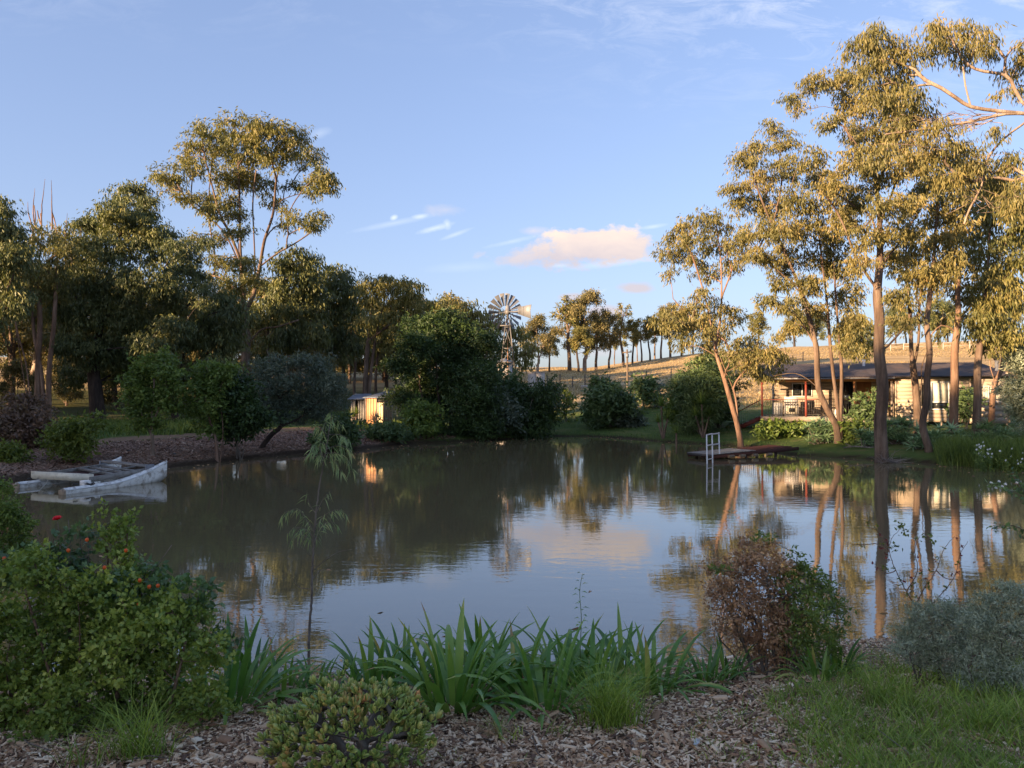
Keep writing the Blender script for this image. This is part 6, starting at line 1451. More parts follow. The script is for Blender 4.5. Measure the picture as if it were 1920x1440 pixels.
# fine grass tuft
def tuft(px, py, n, h, seed, label, mat='grass', w=0.004, spread=0.05, bend=0.8):
    rng = np.random.default_rng(seed); q = pick(px, py); t = thing('grass_tuft', label, 'grass tuft', q)
    g = Geo(); x = q[0] + rng.normal(size=n) * spread; y = q[1] + rng.normal(size=n) * spread; blades(g, to3(x, y, -0.01), h, w, rng, bend=bend, segs=5, flop=0.35); g.build('blades', M[mat], t)
tuft(1145, 1365, 420, 0.36, 601, 'fine bright grass tuft in front of the lilies', spread=0.07)
tuft(930, 1385, 120, 0.10, 602, 'small straw-coloured tuft on the mulch', 'drygrass', spread=0.035)
tuft(255, 1425, 180, 0.30, 603, 'loose grass tuft at the foot of the big left bush', spread=0.06)
tuft(1660, 1330, 200, 0.22, 604, 'taller grass tuft left of the lavender', spread=0.06)
tuft(1905, 1290, 260, 0.34, 605, 'tall bright grass at the right edge behind the lavender', spread=0.07)

# ------------------------------------------------------------------ jade bush
def jade_leaf(k):
    g = Geo(); L = 0.038; W = 0.025; T = 0.007; rows = [(0.0, 0.25), (0.45, 0.9), (0.85, 0.9), (1.0, 0.3)]; V = []; c = 0.25 + 0.1 * k
    for t, w in rows:
        z = c * L * t * t
        for a in range(5):
            an = a * math.pi / 2.5; V.append((L * t, W / 2 * w * math.cos(an), z + T / 2 * w * math.sin(an)))
    m = 5; Fq = [[i * m + j, i * m + (j + 1) % m, (i + 1) * m + (j + 1) % m, (i + 1) * m + j] for i in range(len(rows) - 1) for j in range(m)]
    g.add(V, Fq, a=(0.2 + 0.14 * k)); g.add([V[-5 + j] for j in range(5)], [[0, 1, 2, 3, 4]], a=0.95)
    return g
def jade():
    rng = np.random.default_rng(88); q = pick(672, 1470); D = q[1] + 0.05
    t = thing('jade_bush', 'rounded jade bush with fleshy red-tipped leaves at the bottom edge', 'jade plant', q)
    s = D / F; C = P(655, 1385, D); R = np.array((152, 125, 92)) * s
    tips = []
    while len(tips) < 420:
        v = unit(rng.normal(size=3)); 
        if v[2] < -0.35: continue
        p = C + v * R * rng.uniform(0.72, 1.0) * (1 + 0.10 * math.sin(v[0] * 7 + v[2] * 5) + 0.06 * math.sin(v[1] * 11))
        if any(np.linalg.norm(p - o) < 0.019 for o, _ in tips): continue
        tips.append((p, v))
    for (px, py) in ((632, 1295), (640, 1268), (650, 1252), (500, 1385), (520, 1375), (795, 1415)):
        p = P(px, py, D); tips.append((p, np.array((0, 0, 1.0))))
    base = q + (0, 0, -0.02); lines = [np.array([base, base + (0.0, 0, 0.08), base + (x, y, 0.2)]) for x, y in ((0, 0), (-.12, .03), (.1, -.02), (.02, .1), (0.05, -0.1))]
    ch, _ = grow(lines, np.array([p for p, _ in tips]), rng, seg=0.04, rbase=0.022, rtip=0.004, flare=0.1, rscale='multi', bias=0.3)
    wood_geo([(a, np.minimum(r, 0.022)) for a, r in ch], 6).build('stems', M['twig'], t, smooth=True)
    vg = [jade_leaf(k) for k in range(6)]; ms = [g.mesh('jade_leaf', M['jade'], smooth=True) for g in vg]
    tips.sort(key=lambda a: a[0][1] - 0.6 * a[0][2]); stuff = Geo(); cnt = 0; bl = Vector(abs_loc(t))
    for p, v in tips:
        axis = unit(v * 0.7 + np.array((0, 0, 0.6)) + rng.normal(size=3) * 0.2); e1 = unit(np.cross(axis, rng.normal(size=3))); e2 = np.cross(axis, e1)
        for j in range(7):
            an = j * 2.4 + rng.uniform(-.2, .2); el = 0.25 + 0.17 * j; d = unit((math.cos(an) * e1 + math.sin(an) * e2) * math.cos(el) + axis * math.sin(el)); w = unit(np.cross(d, np.cross(axis, d))); w = w if w @ axis > 0 else -w; u = np.cross(w, d)
            k = int(rng.integers(0, 6)); sc = rng.uniform(0.72, 1.05) * (1 - 0.04 * j); Rm = np.stack([d, u, w], 1) * sc; pos = p + axis * (0.002 * j - 0.006)
            if cnt < 300 and j > 1:
                o = place('leaf', ms[k], t)
                from mathutils import Matrix
                M4 = Matrix([[*Rm[0], 0], [*Rm[1], 0], [*Rm[2], 0], [0, 0, 0, 1]]); o.matrix_basis = Matrix.Translation(Vector(pos) - bl) @ M4; cnt += 1
            else:
                g = vg[k]; V = np.concatenate(g.V) @ Rm.T + pos; off = 0
                stuff.V.append(V)
                for Fc, A_ in zip(g.F, g.A): stuff.F.append(Fc + stuff.n); stuff.A.append(A_); stuff.M.append(np.zeros(len(Fc), int))
                stuff.n += len(V)
    stuff.build('leaves', M['jade'], t, smooth=True)['kind'] = 'stuff'
jade()

# ------------------------------------------------------------------ big bushes at the lower left
tree('jade_like_bush', 'huge small-leaved succulent bush filling the lower left corner', 4.1,
     [[(120, 1450), (110, 1350), (90, 1250), (60, 1150)], [(200, 1450), (210, 1350), (230, 1250), (240, 1150)], [(300, 1440), (310, 1360), (330, 1280), (350, 1200)], [(60, 1450), (30, 1350), (10, 1250)], [(160, 1450), (150, 1300), (150, 1180)]],
     [(40, 1080, 60, 50), (110, 1120, 70, 55), (200, 1130, 80, 60), (290, 1150, 70, 55), (355, 1165, 45, 50, .2), (30, 1190, 80, 60), (130, 1210, 90, 60), (240, 1230, 90, 65), (340, 1240, 60, 60), (395, 1230, 30, 50), (40, 1300, 90, 65), (150, 1320, 100, 65), (260, 1330, 90, 65), (345, 1335, 60, 50), (395, 1320, 40, 40, -.1), (50, 1400, 100, 50, -.2), (170, 1410, 110, 45, -.2), (280, 1400, 80, 40, -.1), (330, 1390, 40, 26, -.2), (-40, 1250, 60, 150), (100, 1260, 90, 80, .3), (250, 1180, 90, 70, .3)],
     leaf='spek', bark='bark_red', rbase=0.018, lai=1.6, Lk=0.0068, aspect=0.72, droop=-0.25, hang=-0.6, seed=91, cat='bush', multi=True, depth=0.25, apc=16, rtip=0.0014, spray=0.6, wood_name='stems', crown_name='foliage', cloud=0.1)
tree('succulent_sprig', 'upright light green sprigs rising from the big left bush over the water', 4.4,
     [[(205, 1150), (204, 1080), (200, 1020), (198, 960)], [(230, 1150), (232, 1080), (238, 1020), (240, 985)]],
     [(198, 965, 7, 16), (205, 1000, 18, 18), (230, 1000, 16, 20), (240, 975, 8, 12), (215, 1030, 28, 20), (190, 1030, 14, 12), (235, 1050, 24, 20), (225, 985, 12, 12)],
     leaf='spek', bark='bark_red', rbase=0.006, lai=1.7, Lk=0.0058, aspect=0.75, droop=-0.3, hang=-0.8, seed=92, cat='bush', multi=True, depth=0.5, apc=14, rtip=0.001, wood_name='stems', crown_name='foliage')
tree('feathery_bush', 'light green arching bush at the left edge above the big bush', 5.0,
     [[(-40, 1300), (-30, 1150), (-10, 1050), (10, 980)], [(-60, 1300), (-20, 1050), (0, 950)]],
     [(5, 925, 22, 20), (20, 960, 22, 22), (-5, 985, 40, 30), (40, 990, 18, 18), (15, 1020, 40, 24), (50, 1040, 20, 16), (-20, 1060, 50, 40), (10, 1080, 40, 30)],
     leaf='bush_mid', bark='bark_red', rbase=0.012, lai=2.2, Lk=0.005, aspect=0.5, droop=0.1, hang=-0.2, seed=93, cat='bush', multi=True, depth=0.5, apc=14, rtip=0.001, wood_name='stems', crown_name='foliage')
def flower_head(name, parent, c, r, mat, rng, n=14, up=(0, -0.3, 1.0)):
    g = Geo(); up = unit(np.array(up, float)); e1 = unit(np.cross(up, (1, 0.1, 0))); e2 = np.cross(up, e1); c = np.asarray(c, float)
    for k in range(n):
        t = k / n; an = k * 2.4; d = math.cos(an) * e1 + math.sin(an) * e2; s = np.cross(up, d); op = 0.25 + 0.9 * t; rr = r * (0.35 + 0.65 * t)
        tip = c + d * rr * math.sin(op) + up * rr * math.cos(op) * 0.9; md = c + d * rr * 0.55 * math.sin(op * 1.15) + up * rr * 0.45
        w = rr * 0.55; g.add([c, md - s * w, tip - s * w * .6, tip + up * rr * .08, tip + s * w * .6, md + s * w], [[0, 1, 2, 3], [0, 3, 4, 5]], a=rng.random())
    return g.build(name, M[mat], parent)
M['petal_red'] = leaf_mat('red_petal', [(0.0, (0.5, 0.005, 0.012)), (1.0, (0.85, 0.02, 0.03))], trans=0.2, tcol=(1, 1, 1))
M['petal_white'] = leaf_mat('white_petal', [(0.0, (0.7, 0.7, 0.66)), (1.0, (0.9, 0.9, 0.86))], trans=0.2, tcol=(1, 1, 1))
M['petal_yellow'] = leaf_mat('yellow_petal', [(0.0, (0.5, 0.4, 0.05)), (1.0, (0.8, 0.65, 0.1))], trans=0.2, tcol=(1, 1, 1))
M['hip'] = pmat('orange_rose_hip', (0.62, 0.10, 0.015), 0.35, var=0.2)
def rose():
    D = 4.3
    def ex(g, lg, rng, Q):
        for a in ((108, 1060, 108, 978), (130, 1080, 128, 975), (160, 1090, 165, 1005), (250, 1120, 322, 1022), (95, 1070, 100, 1000)):
            p, q = Q((a[0], a[1])), Q((a[2], a[3])); g.tube(smooth_line([p, (p + q) / 2 + (0.01, 0, 0.01), q], 0.03), 0.0022, 4)
    r = tree('rose_bush', 'rose bush with one red bloom and orange hips in the left bush', D,
         [[(150, 1400), (140, 1250), (120, 1120), (110, 1040)], [(220, 1400), (240, 1250), (270, 1140), (300, 1080)], [(180, 1400), (190, 1200), (180, 1080)], [(260, 1400), (320, 1220), (370, 1130)]],
         [(95, 1035, 30, 26), (130, 1020, 26, 26), (150, 1050, 34, 22), (60, 1060, 30, 22), (105, 1075, 46, 24), (200, 1075, 40, 20), (250, 1080, 40, 24), (300, 1085, 36, 26), (345, 1110, 34, 30), (280, 1120, 44, 28), (215, 1115, 36, 20), (370, 1150, 30, 28), (150, 1000, 12, 10), (20, 1050, 24, 20), (310, 1170, 40, 26), (400, 1200, 26, 20)],
         leaf='rose_leaf', bark='twig', rbase=0.009, lai=1.15, Lk=0.0098, aspect=0.58, droop=0.2, hang=0.0, seed=94, cat='rose bush', multi=True, depth=0.15, apc=10, rtip=0.0012, extra=ex, wood_name='stems', crown_name='foliage')
    rng = np.random.default_rng(4)
    flower_head('bloom', r, P(108, 975, D), 0.034, 'petal_red', rng, 18)
    for (px, py) in ((262, 1088), (280, 1100), (296, 1098), (260, 1133), (391, 1203), (236, 1032), (163, 1012), (8, 1047), (38, 1064), (196, 1064), (128, 1032)):
        c = P(px, py, D - 0.18); g = Geo(); g.tube([c + (0, 0, -.011), c + (0, 0, -.006), c, c + (0, 0, .007), c + (0, 0, .010)], [0.003, 0.009, 0.0105, 0.008, 0.004], 8); g.build('rose_hip', M['hip'], r, smooth=True)
rose()

# ------------------------------------------------------------------ shrubs at the lower right
tree('half_dead_shrub', 'half-dead shrub with dry brown leaves standing in the mulch', 5.3,
     [[(1440, 1300), (1435, 1220), (1410, 1150), (1385, 1080)], [(1450, 1300), (1450, 1200), (1440, 1100), (1430, 1040)], [(1430, 1300), (1400, 1220), (1370, 1150), (1345, 1090)], [(1455, 1300), (1470, 1200), (1470, 1120)], [(1445, 1300), (1420, 1200), (1395, 1120), (1380, 1040)], [(1435, 1300), (1385, 1240), (1350, 1200), (1340, 1170)], [(1460, 1300), (1480, 1240), (1470, 1180)]],
     [(1345, 1070, 20, 18), (1380, 1060, 26, 24), (1415, 1050, 28, 26), (1440, 1035, 22, 22), (1400, 1015, 14, 14), (1350, 1110, 24, 22), (1395, 1105, 34, 28), (1440, 1095, 34, 30), (1465, 1070, 20, 22), (1370, 1150, 30, 24), (1420, 1150, 38, 28), (1465, 1140, 30, 30), (1355, 1185, 18, 14), (1400, 1190, 34, 24), (1445, 1195, 36, 26), (1430, 1235, 34, 20), (1470, 1225, 22, 22), (1475, 1180, 18, 20)],
     leaf='deadleaf', bark='twig', rbase=0.012, lai=1.4, Lk=0.0064, aspect=0.42, droop=0.1, hang=0.0, seed=95, cat='shrub', multi=True, depth=0.5, apc=26, rtip=0.0012, jit=0.14, wood_name='stems', crown_name='foliage')
tree('shrub', 'green leafy shrub growing against the half-dead one', 5.25,
     [[(1480, 1300), (1490, 1220), (1500, 1150), (1510, 1090)], [(1485, 1300), (1510, 1220), (1540, 1160), (1560, 1130)], [(1475, 1300), (1475, 1200), (1480, 1120)]],
     [(1500, 1070, 22, 18), (1470, 1085, 16, 16), (1530, 1085, 20, 18), (1495, 1110, 30, 24), (1545, 1120, 24, 22), (1570, 1150, 18, 18), (1520, 1150, 34, 26), (1485, 1150, 22, 22), (1560, 1185, 22, 18), (1515, 1195, 36, 24), (1490, 1225, 28, 20), (1545, 1220, 28, 18), (1345, 1065, 10, 9), (1430, 1010, 12, 10), (1530, 1255, 40, 18), (1500, 1040, 6, 8)],
     leaf='bush_mid', bark='twig', rbase=0.010, lai=1.5, Lk=0.0066, aspect=0.38, droop=-0.1, hang=-0.3, seed=96, cat='shrub', multi=True, depth=0.5, apc=16, rtip=0.0012, wood_name='stems', crown_name='foliage')
def lav(px, py, cl, seed, label, leaf='silver', lai=1.5):
    return tree('lavender_bush', label, pick(px, py)[1], [[(px + dx, py), (px + dx * 2.2, py - 60)] for dx in (-50, -25, 0, 25, 50)], cl, leaf=leaf, bark='twig', rbase=0.009, lai=lai, Lk=0.0052, aspect=0.22, droop=-0.3, hang=-1.0, seed=seed, cat='lavender', multi=True, depth=0.35, apc=40, rtip=0.0011, wood_name='stems', crown_name='foliage', spray=0.35)
lav(1760, 1290, [(1700, 1190, 26, 18), (1730, 1160, 30, 24), (1770, 1150, 30, 24), (1800, 1175, 34, 30), (1750, 1200, 40, 30), (1720, 1230, 36, 26), (1780, 1240, 40, 30), (1690, 1215, 20, 14), (1830, 1220, 34, 30)], 97, 'grey lavender bush left of the larger silvery one')
lav(1870, 1310, [(1850, 1140, 34, 26), (1890, 1120, 34, 26), (1920, 1130, 30, 30), (1830, 1170, 30, 26), (1880, 1180, 44, 34), (1920, 1210, 34, 40), (1850, 1230, 40, 34), (1890, 1270, 40, 30), (1835, 1280, 34, 20)], 98, 'larger silvery lavender bush at the right edge')
# bare rose with red new leaves
def thin_rose():
    D = 6.4; s = D / F
    stems = [[(1745, 1250), (1735, 1200), (1722, 1160), (1716, 1135)], [(1716, 1135), (1700, 1110), (1680, 1070), (1668, 1035), (1672, 1010), (1690, 990)], [(1716, 1135), (1735, 1100), (1755, 1070), (1770, 1030), (1790, 1005)], [(1668, 1035), (1645, 1020), (1610, 1022), (1590, 1018)], [(1722, 1160), (1760, 1120), (1790, 1080), (1800, 1040), (1815, 1015)], [(1680, 1070), (1660, 1075), (1640, 1058)], [(1700, 1110), (1720, 1070), (1715, 1030), (1725, 1005)], [(1668, 1035), (1650, 1000), (1620, 985)], [(1755, 1070), (1775, 1085), (1800, 1085)]]
    rng = np.random.default_rng(55); q = pick(1745, 1236)
    t = thing('thin_rose', 'sparse thorny rose with dark red and green young leaves before the water', 'rose bush', q)
    g = Geo(); lr = Geo(); lgn = Geo()
    for k, st in enumerate(stems):
        pts = smooth_line(np.array([P(a, b, D + (0.0 if k == 0 else 0.03 * math.sin(k * 2 + i))) for i, (a, b) in enumerate(st)]), 0.02); pts = pts + rng.normal(size=pts.shape) * 0.0015
        if k == 0: pts[0][2] = hgt(pts[0][0], pts[0][1]) - 0.02
        g.tube(pts, np.linspace(0.0085 if k == 0 else 0.005, 0.0017, len(pts)), 5)
        if k == 0: continue
        for j in range(3, len(pts), 2):
            if rng.random() < 0.62:
                d = unit(rng.normal(size=3) + (0, 0, 0.2)); L_ = rng.uniform(0.02, 0.05); e = pts[j] + d * L_; g.tube([pts[j], e], [0.0012, 0.0008], 3)
                red = rng.random() < 0.6 and pts[j][2] > P(1700, 1090, D)[2]
                tgt = lr if red else lgn; m = 5; C = pts[j] + d * (L_ * np.linspace(0.4, 1, m))[:, None]; A = unit(rng.normal(size=(m, 3)) + d); leaves(tgt, C, A, 0.024 if red else 0.028, 0.014, rng, fold=True)
    for (px, py) in ((1690, 985), (1698, 1000), (1740, 1008), (1680, 1025)):
        c = P(px, py, D); m = 16; leaves(lgn, c + rng.normal(size=(m, 3)) * 0.022, unit(rng.normal(size=(m, 3))), 0.034, 0.02, rng, fold=True)
    g.build('stems', M['bark_red'], t, smooth=True); lr.build('red_leaves', M['redleaf'], t); lgn.build('green_leaves', M['bush_light'], t)
thin_rose()
# white-flowered branch reaching in from the right edge
def white_branch():
    D = 6.0; rng = np.random.default_rng(66); q = np.array(P(2040, 1300, D)); q[2] = hgt(q[0], q[1])
    t = thing('white_flowering_shrub', 'leafy branch with small white blossoms reaching in at right edge', 'shrub', q)
    g = Geo(); lg = Geo(); fl = []
    for st in ([(2040, 1300), (2010, 1100), (1960, 980), (1915, 930), (1880, 915), (1858, 905)], [(1990, 1040), (1930, 1000), (1895, 985), (1860, 990)], [(1960, 980), (1930, 940), (1905, 900), (1898, 885)], [(2010, 1100), (1950, 1040), (1915, 1005)]):
        pts = smooth_line(np.array([P(a, b, D) for a, b in st]), 0.02)
        if st[0][1] == 1300: pts[0] = q
        g.tube(pts + rng.normal(size=pts.shape) * 0.001, np.linspace(0.008, 0.0015, len(pts)), 5)
        for j in range(2, len(pts)):
            if pts[j][0] > 4.6 and rng.random() < .6: continue
            m = 3; C = pts[j] + rng.normal(size=(m, 3)) * 0.012; leaves(lg, C, unit(rng.normal(size=(m, 3)) + (0, 0, -.2)), 0.042, 0.02, rng, fold=True)
    g.build('stems', M['twig'], t, smooth=True); lg.build('leaves', M['rose_leaf'], t)
    for (px, py) in ((1857, 905), (1866, 915), (1878, 912), (1884, 908), (1872, 903), (1905, 905)): flower_head('blossom', t, P(px, py, D), 0.016, 'petal_white', rng, 8, up=(0, -1, .6))
white_branch()
# leafy sprout among the lilies
def sprout():
    D = 5.1; rng = np.random.default_rng(67); b = pick(1086, 1285); b[1] = D; b[2] = hgt(b[0], D)
    t = thing('leafy_sprout', 'slender leafy shoot standing above the lilies against the water', 'shoot', b)
    pts = smooth_line(np.array([b, P(1088, 1220, D), P(1090, 1160, D), P(1087, 1110, D), P(1092, 1076, D)]), 0.02); g = Geo(); g.tube(pts, np.linspace(0.004, 0.0015, len(pts)), 5); g.build('stem', M['bush_mid'], t, smooth=True)
    n = 26
    for k in range(n):
        f_ = 0.40 + 0.6 * k / (n - 1); c = pts[min(len(pts) - 1, int(f_ * (len(pts) - 1)))]; an = k * 2.4; d = unit(np.array((math.cos(an), 0.6 * math.sin(an), 0.15 + 0.3 * (k > 20)))); L_ = rng.uniform(0.035, 0.055) * (1.0 if k < n - 4 else 0.7)
        w = unit(np.cross(d, (0, 0, 1.0))) * L_ * 0.23; tip = c + d * (L_ + 0.012) + (0, 0, -0.012); m1 = c + d * (0.012 + L_ * 0.4); lf = Geo()
        lf.add([c, c + d * 0.012, m1 + w + (0, 0, .004), tip, m1 - w + (0, 0, .004), m1], [[1, 2, 3, 5], [1, 5, 3, 4]], a=rng.random()); lf.build('leaf', M['strap'], t)
sprout()
# half-drowned sapling
def sapling():
    D = 7.35; rng = np.random.default_rng(68)
    stem = [(579, 1228), (580, 1180), (584, 1130), (585, 1080), (588, 1030), (592, 970), (598, 920), (606, 870), (612, 840), (618, 800)]
    b = P(579, 1228, D); t = thing('drowned_sapling', 'slender sapling standing in the water with drooping narrow leaves', 'sapling', (b[0], D, -0.02))
    pts = smooth_line(np.array([P(578, 1262, D)] + [P(a, c, D) for a, c in stem]), 0.03); pts += rng.normal(size=pts.shape) * 0.002
    pts[0][2] = -0.35; g = Geo(); lg = Geo(); g.tube(pts, np.linspace(0.015, 0.004, len(pts)), 7)
    br = [([(608, 865), (600, 840), (604, 812), (612, 790)], 1), ([(612, 842), (630, 836), (648, 838), (660, 850)], 1), ([(610, 850), (632, 850), (650, 860), (662, 880)], 1), ([(606, 868), (592, 850), (585, 845), (580, 850)], 1), ([(615, 820), (600, 800), (592, 800)], 1), ([(617, 808), (630, 788), (642, 795)], 1), ([(618, 800), (622, 782), (618, 775)], 1), ([(610, 855), (625, 862), (640, 885)], 1), ([(617, 815), (636, 815), (652, 822)], 1), ([(614, 835), (598, 828), (588, 838)], 1),
          ([(592, 985), (610, 965), (635, 955), (650, 965)], .7), ([(590, 1000), (575, 975), (560, 955), (540, 958), (528, 968)], .7), ([(590, 1010), (572, 992), (552, 990), (540, 1000)], .6), ([(589, 1020), (600, 990), (620, 978), (632, 985)], .5), ([(588, 1015), (560, 1000), (548, 1012)], .5), ([(594, 960), (606, 935), (620, 920)], .1), ([(594, 965), (580, 945), (575, 920)], .1),
          ([(586, 1045), (570, 1030), (556, 1015)], 0), ([(587, 1070), (610, 1050), (635, 1035), (660, 1030)], .0), ([(584, 1105), (560, 1100), (545, 1080), (538, 1060)], 0), ([(587, 1085), (600, 1070), (618, 1066)], 0), ([(585, 1080), (590, 1060), (592, 1050)], 0)]
    for pl, lf in br:
        q = smooth_line(np.array([P(a, c, D + 0.08 * math.sin(a)) for a, c in pl]), 0.025); q[0] = P(pl[0][0], pl[0][1], D); g.tube(q, np.linspace(0.004, 0.0014, len(q)), 4)
        if lf:
            for j in range(2, len(q)):
                m = int(3.5 * lf + rng.random() * 2); C = q[j] + rng.normal(size=(m, 3)) * 0.008; dx = unit(q[j] - q[j - 1]); A = unit(dx * 0.5 + np.array((0, 0, -0.9)) + rng.normal(size=(m, 3)) * 0.42)
                leaves(lg, C, A, 0.10, 0.008, rng, droop=0.25, fold=True)
    g.build('stem', M['twig'], t, smooth=True); lg.build('foliage', M['willow'], t)
sapling()

# ------------------------------------------------------------------ aloes, cordyline and palm-like plants by the cabin
def rosette_mesh(seed, n=18, L=0.42, W=0.045, mat='aloe', rise=0.5, curl=0.9):
    rng = np.random.default_rng(seed); g = Geo()
    for k in range(n):
        an = k * 2.4; el = rise * (0.15 + 1.5 * (k / n)); p = np.zeros(3); th = math.pi / 2 - el; V = []; m = 5; l = L * rng.uniform(.8, 1.15)
        for i in range(m + 1):
            t = i / m; a2 = th + curl * (t ** 1.5) * 0.7 - 0.0; d = np.array((math.cos(an) * math.sin(a2), math.sin(an) * math.sin(a2), math.cos(a2))); s = np.array((-math.sin(an), math.cos(an), 0)); w = W * (1 - t ** 1.3) * 0.5 + 0.001
            V += [p + s * w + (0, 0, w * .5), p, p - s * w + (0, 0, w * .5)]; p = p + d * l / m
        g.add(V, [[i * 3 + j, i * 3 + j + 1, i * 3 + j + 4, i * 3 + j + 3] for i in range(m) for j in range(2)], a=rng.random())
    return g.mesh('rosette', M[mat], smooth=False)
ROS = [rosette_mesh(700 + k, n=20, L=0.5, W=0.06) for k in range(4)]
def aloe(px, py, w, h, n, seed, label, D=None):
    rng = np.random.default_rng(seed); q = pick(px, py); D = D or q[1]; s = D / F; q = np.array(((px - 960) / F * D, D, 0)); q[2] = hgt(q[0], D)
    t = thing('aloe_clump', label, 'aloe', q, 'aloes in front of the cabin'); g = Geo()
    for k in range(n):
        u = rng.uniform(-.5, .5); v = (rng.random() ** 0.8) * (1 - 1.6 * u * u); dp = (-0.45 + 0.9 * v) + rng.uniform(-.15, .15)
        e = np.array((u * w * s, dp * w * s * 0.35, max(0.08, v * h * s * 0.82))); o = place('rosette', ROS[int(rng.integers(0, 4))], t)
        o.location = e; sc = rng.uniform(0.8, 1.2); o.scale = (sc,) * 3; o.rotation_euler = (rng.uniform(-.45, .25) - .1, rng.uniform(-.3, .3) + u * .5, rng.random() * 6.28)
        g.tube([q + (e[0] * .4, e[1] * .4, -0.05), q + e * (0.75, .75, .6), q + e], 0.025, 5)
    g.build('stems', M['twig'], t)
aloe(1538, 832, 62, 56, 26, 711, 'aloe clump left of the five-stemmed gum below the deck')
aloe(1690, 832, 90, 50, 34, 712, 'aloe clump between the largest gum and the forked gum')
aloe(1768, 838, 64, 48, 26, 713, 'aloe clump between crooked and straight gums')
aloe(1725, 842, 40, 26, 12, 714, 'low aloe clump at the foot of the crooked gum')
aloe(1858, 832, 70, 46, 24, 715, 'darker aloe clump under the white-framed window')
aloe(1620, 838, 56, 34, 12, 716, 'small aloe clump left of the largest gum')
CORD = rosette_mesh(720, n=46, L=0.62, W=0.04, mat='bush_mid', rise=0.85, curl=0.5)
def cordy(px, heads, label, D, name='cordyline', cat='cordyline'):
    s = D / F; x = (px - 960) / F * D; z = hgt(x, D); t = thing(name, label, cat, (x, D, z)); g = Geo()
    for (hx, hy, sc) in heads:
        c = P(hx, hy, D); g.tube([(x, D, z - .1), ((x + c[0]) / 2, D, (z + c[2]) / 2), c], [0.06, .05, .045], 6); o = place('leaf_head', CORD, t); o.location = Vector(c) - Vector((x, D, z)); o.scale = (sc,) * 3; o.rotation_euler = (0.1, .05, hx)
    g.build('stem', M['bark'], t)
cordy(1243, [(1240, 762, 1.5), (1252, 785, 1.1), (1234, 792, 1.0)], 'spiky cordyline with grassy heads left of dark shrubs', 41.5)
cordy(1318, [(1316, 758, 1.5), (1330, 780, 1.2), (1304, 780, 1.2)], 'spiky cordyline heads in front of the dark feathery shrub', 40.5)
cordy(1268, [(1268, 812, 0.9)], 'small yucca rosette on the bank below the cordyline', 39.5, 'yucca', 'yucca')
cordy(665, [(663, 782, 1.0), (669, 776, 0.8)], 'sunlit yellow-green broad-leaved plant left of the ochre shed', 43.5, 'sunlit_plant', 'plant')
# arching dark fronds above the shrubs left of the cabin
def fronds():
    D = 44; rng = np.random.default_rng(731); x = (1345 - 960) / F * D; z = hgt(x, D)
    t = thing('arching_shrub', 'dark shrub with long arching leafy shoots against the paddock', 'shrub', (x, D, z)); g = Geo(); lg = Geo()
    for (ex, ey) in ((1270, 725), (1275, 700), (1290, 680), (1305, 672), (1325, 668), (1262, 740), (1350, 672), (1375, 680), (1395, 700), (1300, 700), (1330, 690), (1360, 690), (1285, 740), (1400, 720), (1315, 720)):
        m = ((ex + 1345) / 2 + 8, min(ey, 720) - 5); pts = smooth_line(np.array([(x, D, z), P(1345, 770, D), P(m[0], m[1] + 10, D), P(ex, ey, D + rng.uniform(-1, 1))]), 0.15); g.tube(pts, np.linspace(0.04, 0.01, len(pts)), 4)
        for j in range(len(pts) // 3, len(pts)):
            k = 16; dx = unit(pts[j] - pts[j - 1]); leaves(lg, pts[j] + rng.normal(size=(k, 3)) * 0.10, unit(rng.normal(size=(k, 3)) * .8 + dx * .5 + (0, 0, -.2)), 0.30, 0.07, rng)
    g.build('stems', M['bark_dark'], t); lg.build('foliage', M['bush_dark'], t)
fronds()
# white daisies over the reeds at the right bank
def daisies():
    rng = np.random.default_rng(741); D = 25.5; c = P(1880, 870, D)
    t = thing('daisy_bush', 'bush of small white daisies over the reeds at the right bank', 'daisy bush', (c[0], D, hgt(c[0], D))); g = Geo(); lg = Geo()
    for k in range(60):
        px = rng.choice([rng.uniform(1828, 1862), rng.uniform(1870, 1920)]); py = 832 + (px - 1830) * 0.22 + rng.uniform(-6, 22); p = P(px, py, D + rng.uniform(-.6, .6)); b = (p[0] + rng.uniform(-.2, .2), p[1], hgt(p[0], p[1]) - .05)
        g.tube([b, p], [0.01, 0.006], 3); m = 12; leaves(lg, np.array(b) + (p - b) * rng.random((m, 1)) + rng.normal(size=(m, 3)) * .05, unit(rng.normal(size=(m, 3))), 0.13, 0.045, rng)
        if k < 34: flower_head('flower', t, p, 0.05, 'petal_white', rng, 7, up=(0, -1, 0.5))
    g.build('stems', M['bush_mid'], t)['kind'] = 'stuff'; lg.build('foliage', M['bush_mid'], t)
daisies()
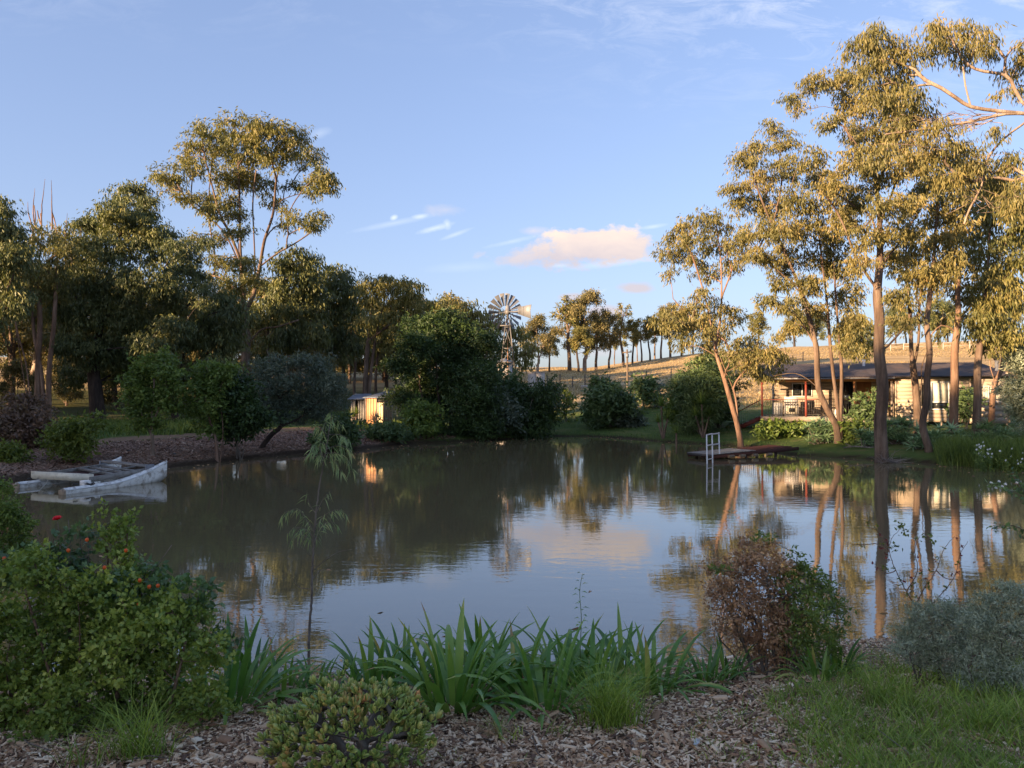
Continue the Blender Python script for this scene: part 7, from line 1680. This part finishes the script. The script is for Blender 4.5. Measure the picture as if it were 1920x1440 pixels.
# grey dead bush and roots at the foot of the largest gum, driftwood
def dead_bits():
    rng = np.random.default_rng(751); c = pick(1662, 868)
    t = thing('dead_bush', 'grey dead twiggy bush at the water under the largest gum', 'dead bush', c); g = Geo()
    for k in range(60):
        d = unit(rng.normal(size=3) * (1, .6, .7) + (0.2, -.2, .5)); L_ = rng.uniform(.3, .8); p = c + (rng.normal() * .2, 0, 0); pts = smooth_line([p, p + d * L_ * .5 + rng.normal(size=3) * .05, p + d * L_ + (0, 0, -.1)], .1); g.tube(pts, np.linspace(.012, .004, len(pts)), 3)
    g.build('twigs', M['deadwood'], t)
    c = pick(1605, 842); t = thing('fallen_branch', 'pale fallen branch on the bank between the two big gums', 'branch', c); g = Geo()
    g.tube(smooth_line([c + (-.5, 0, .05), c + (0, .1, .1), c + (.6, 0, .06), c + (1.0, .1, .12)], .1), 0.03, 5); g.tube([c + (-.1, 0, .08), c + (-.5, -.2, .22)], .02, 4); g.tube([c + (.3, 0, .08), c + (.5, .3, .3)], .02, 4); g.build('limb', M['deadwood'], t)
    a = pick(1655, 1218); t = thing('dark_driftwood', 'dark stick lying at the near water edge by the lavender', 'driftwood', a); g = Geo(); g.tube(smooth_line([a, a + (.18, 0, .015), a + (.36, .02, .03), a + (.5, .05, .05)], .05), [0.012] * 9 if False else 0.012, 5); g.build('stick', M['bark_dark'], t)
    a = pick(1592, 1262); t = thing('broken_stem', 'thin broken dark stem standing right of the green shrub', 'stem', a); g = Geo(); g.tube([a, a + (-0.02, 0, .09), a + (-.045, 0, .14)], .004, 4); g.tube([a + (-.045, 0, .14), a + (-.12, 0, .12)], .003, 4); g.tube([a + (-.01, 0, .05), a + (-.08, .02, .07)], .003, 4); g.build('stick', M['bark_dark'], t)
    a = pick(1452, 1412); t = thing('red_wood_piece', 'reddish brown piece of wood lying on the mulch', 'wood', a); g = Geo(); g.beam(a + (-.07, .04, .015), a + (.06, -.05, .02), .022, .014); g.build('splinter', M['rededge'], t)
    a = pick(1305, 1408); t = thing('grey_wood_block', 'small grey block of weathered wood on the mulch', 'wood', a); g = Geo(); g.beam(a + (-.012, -.03, .02), a + (.015, .03, .03), .022, .014); g.build('block', M['alu'], t)
dead_bits()
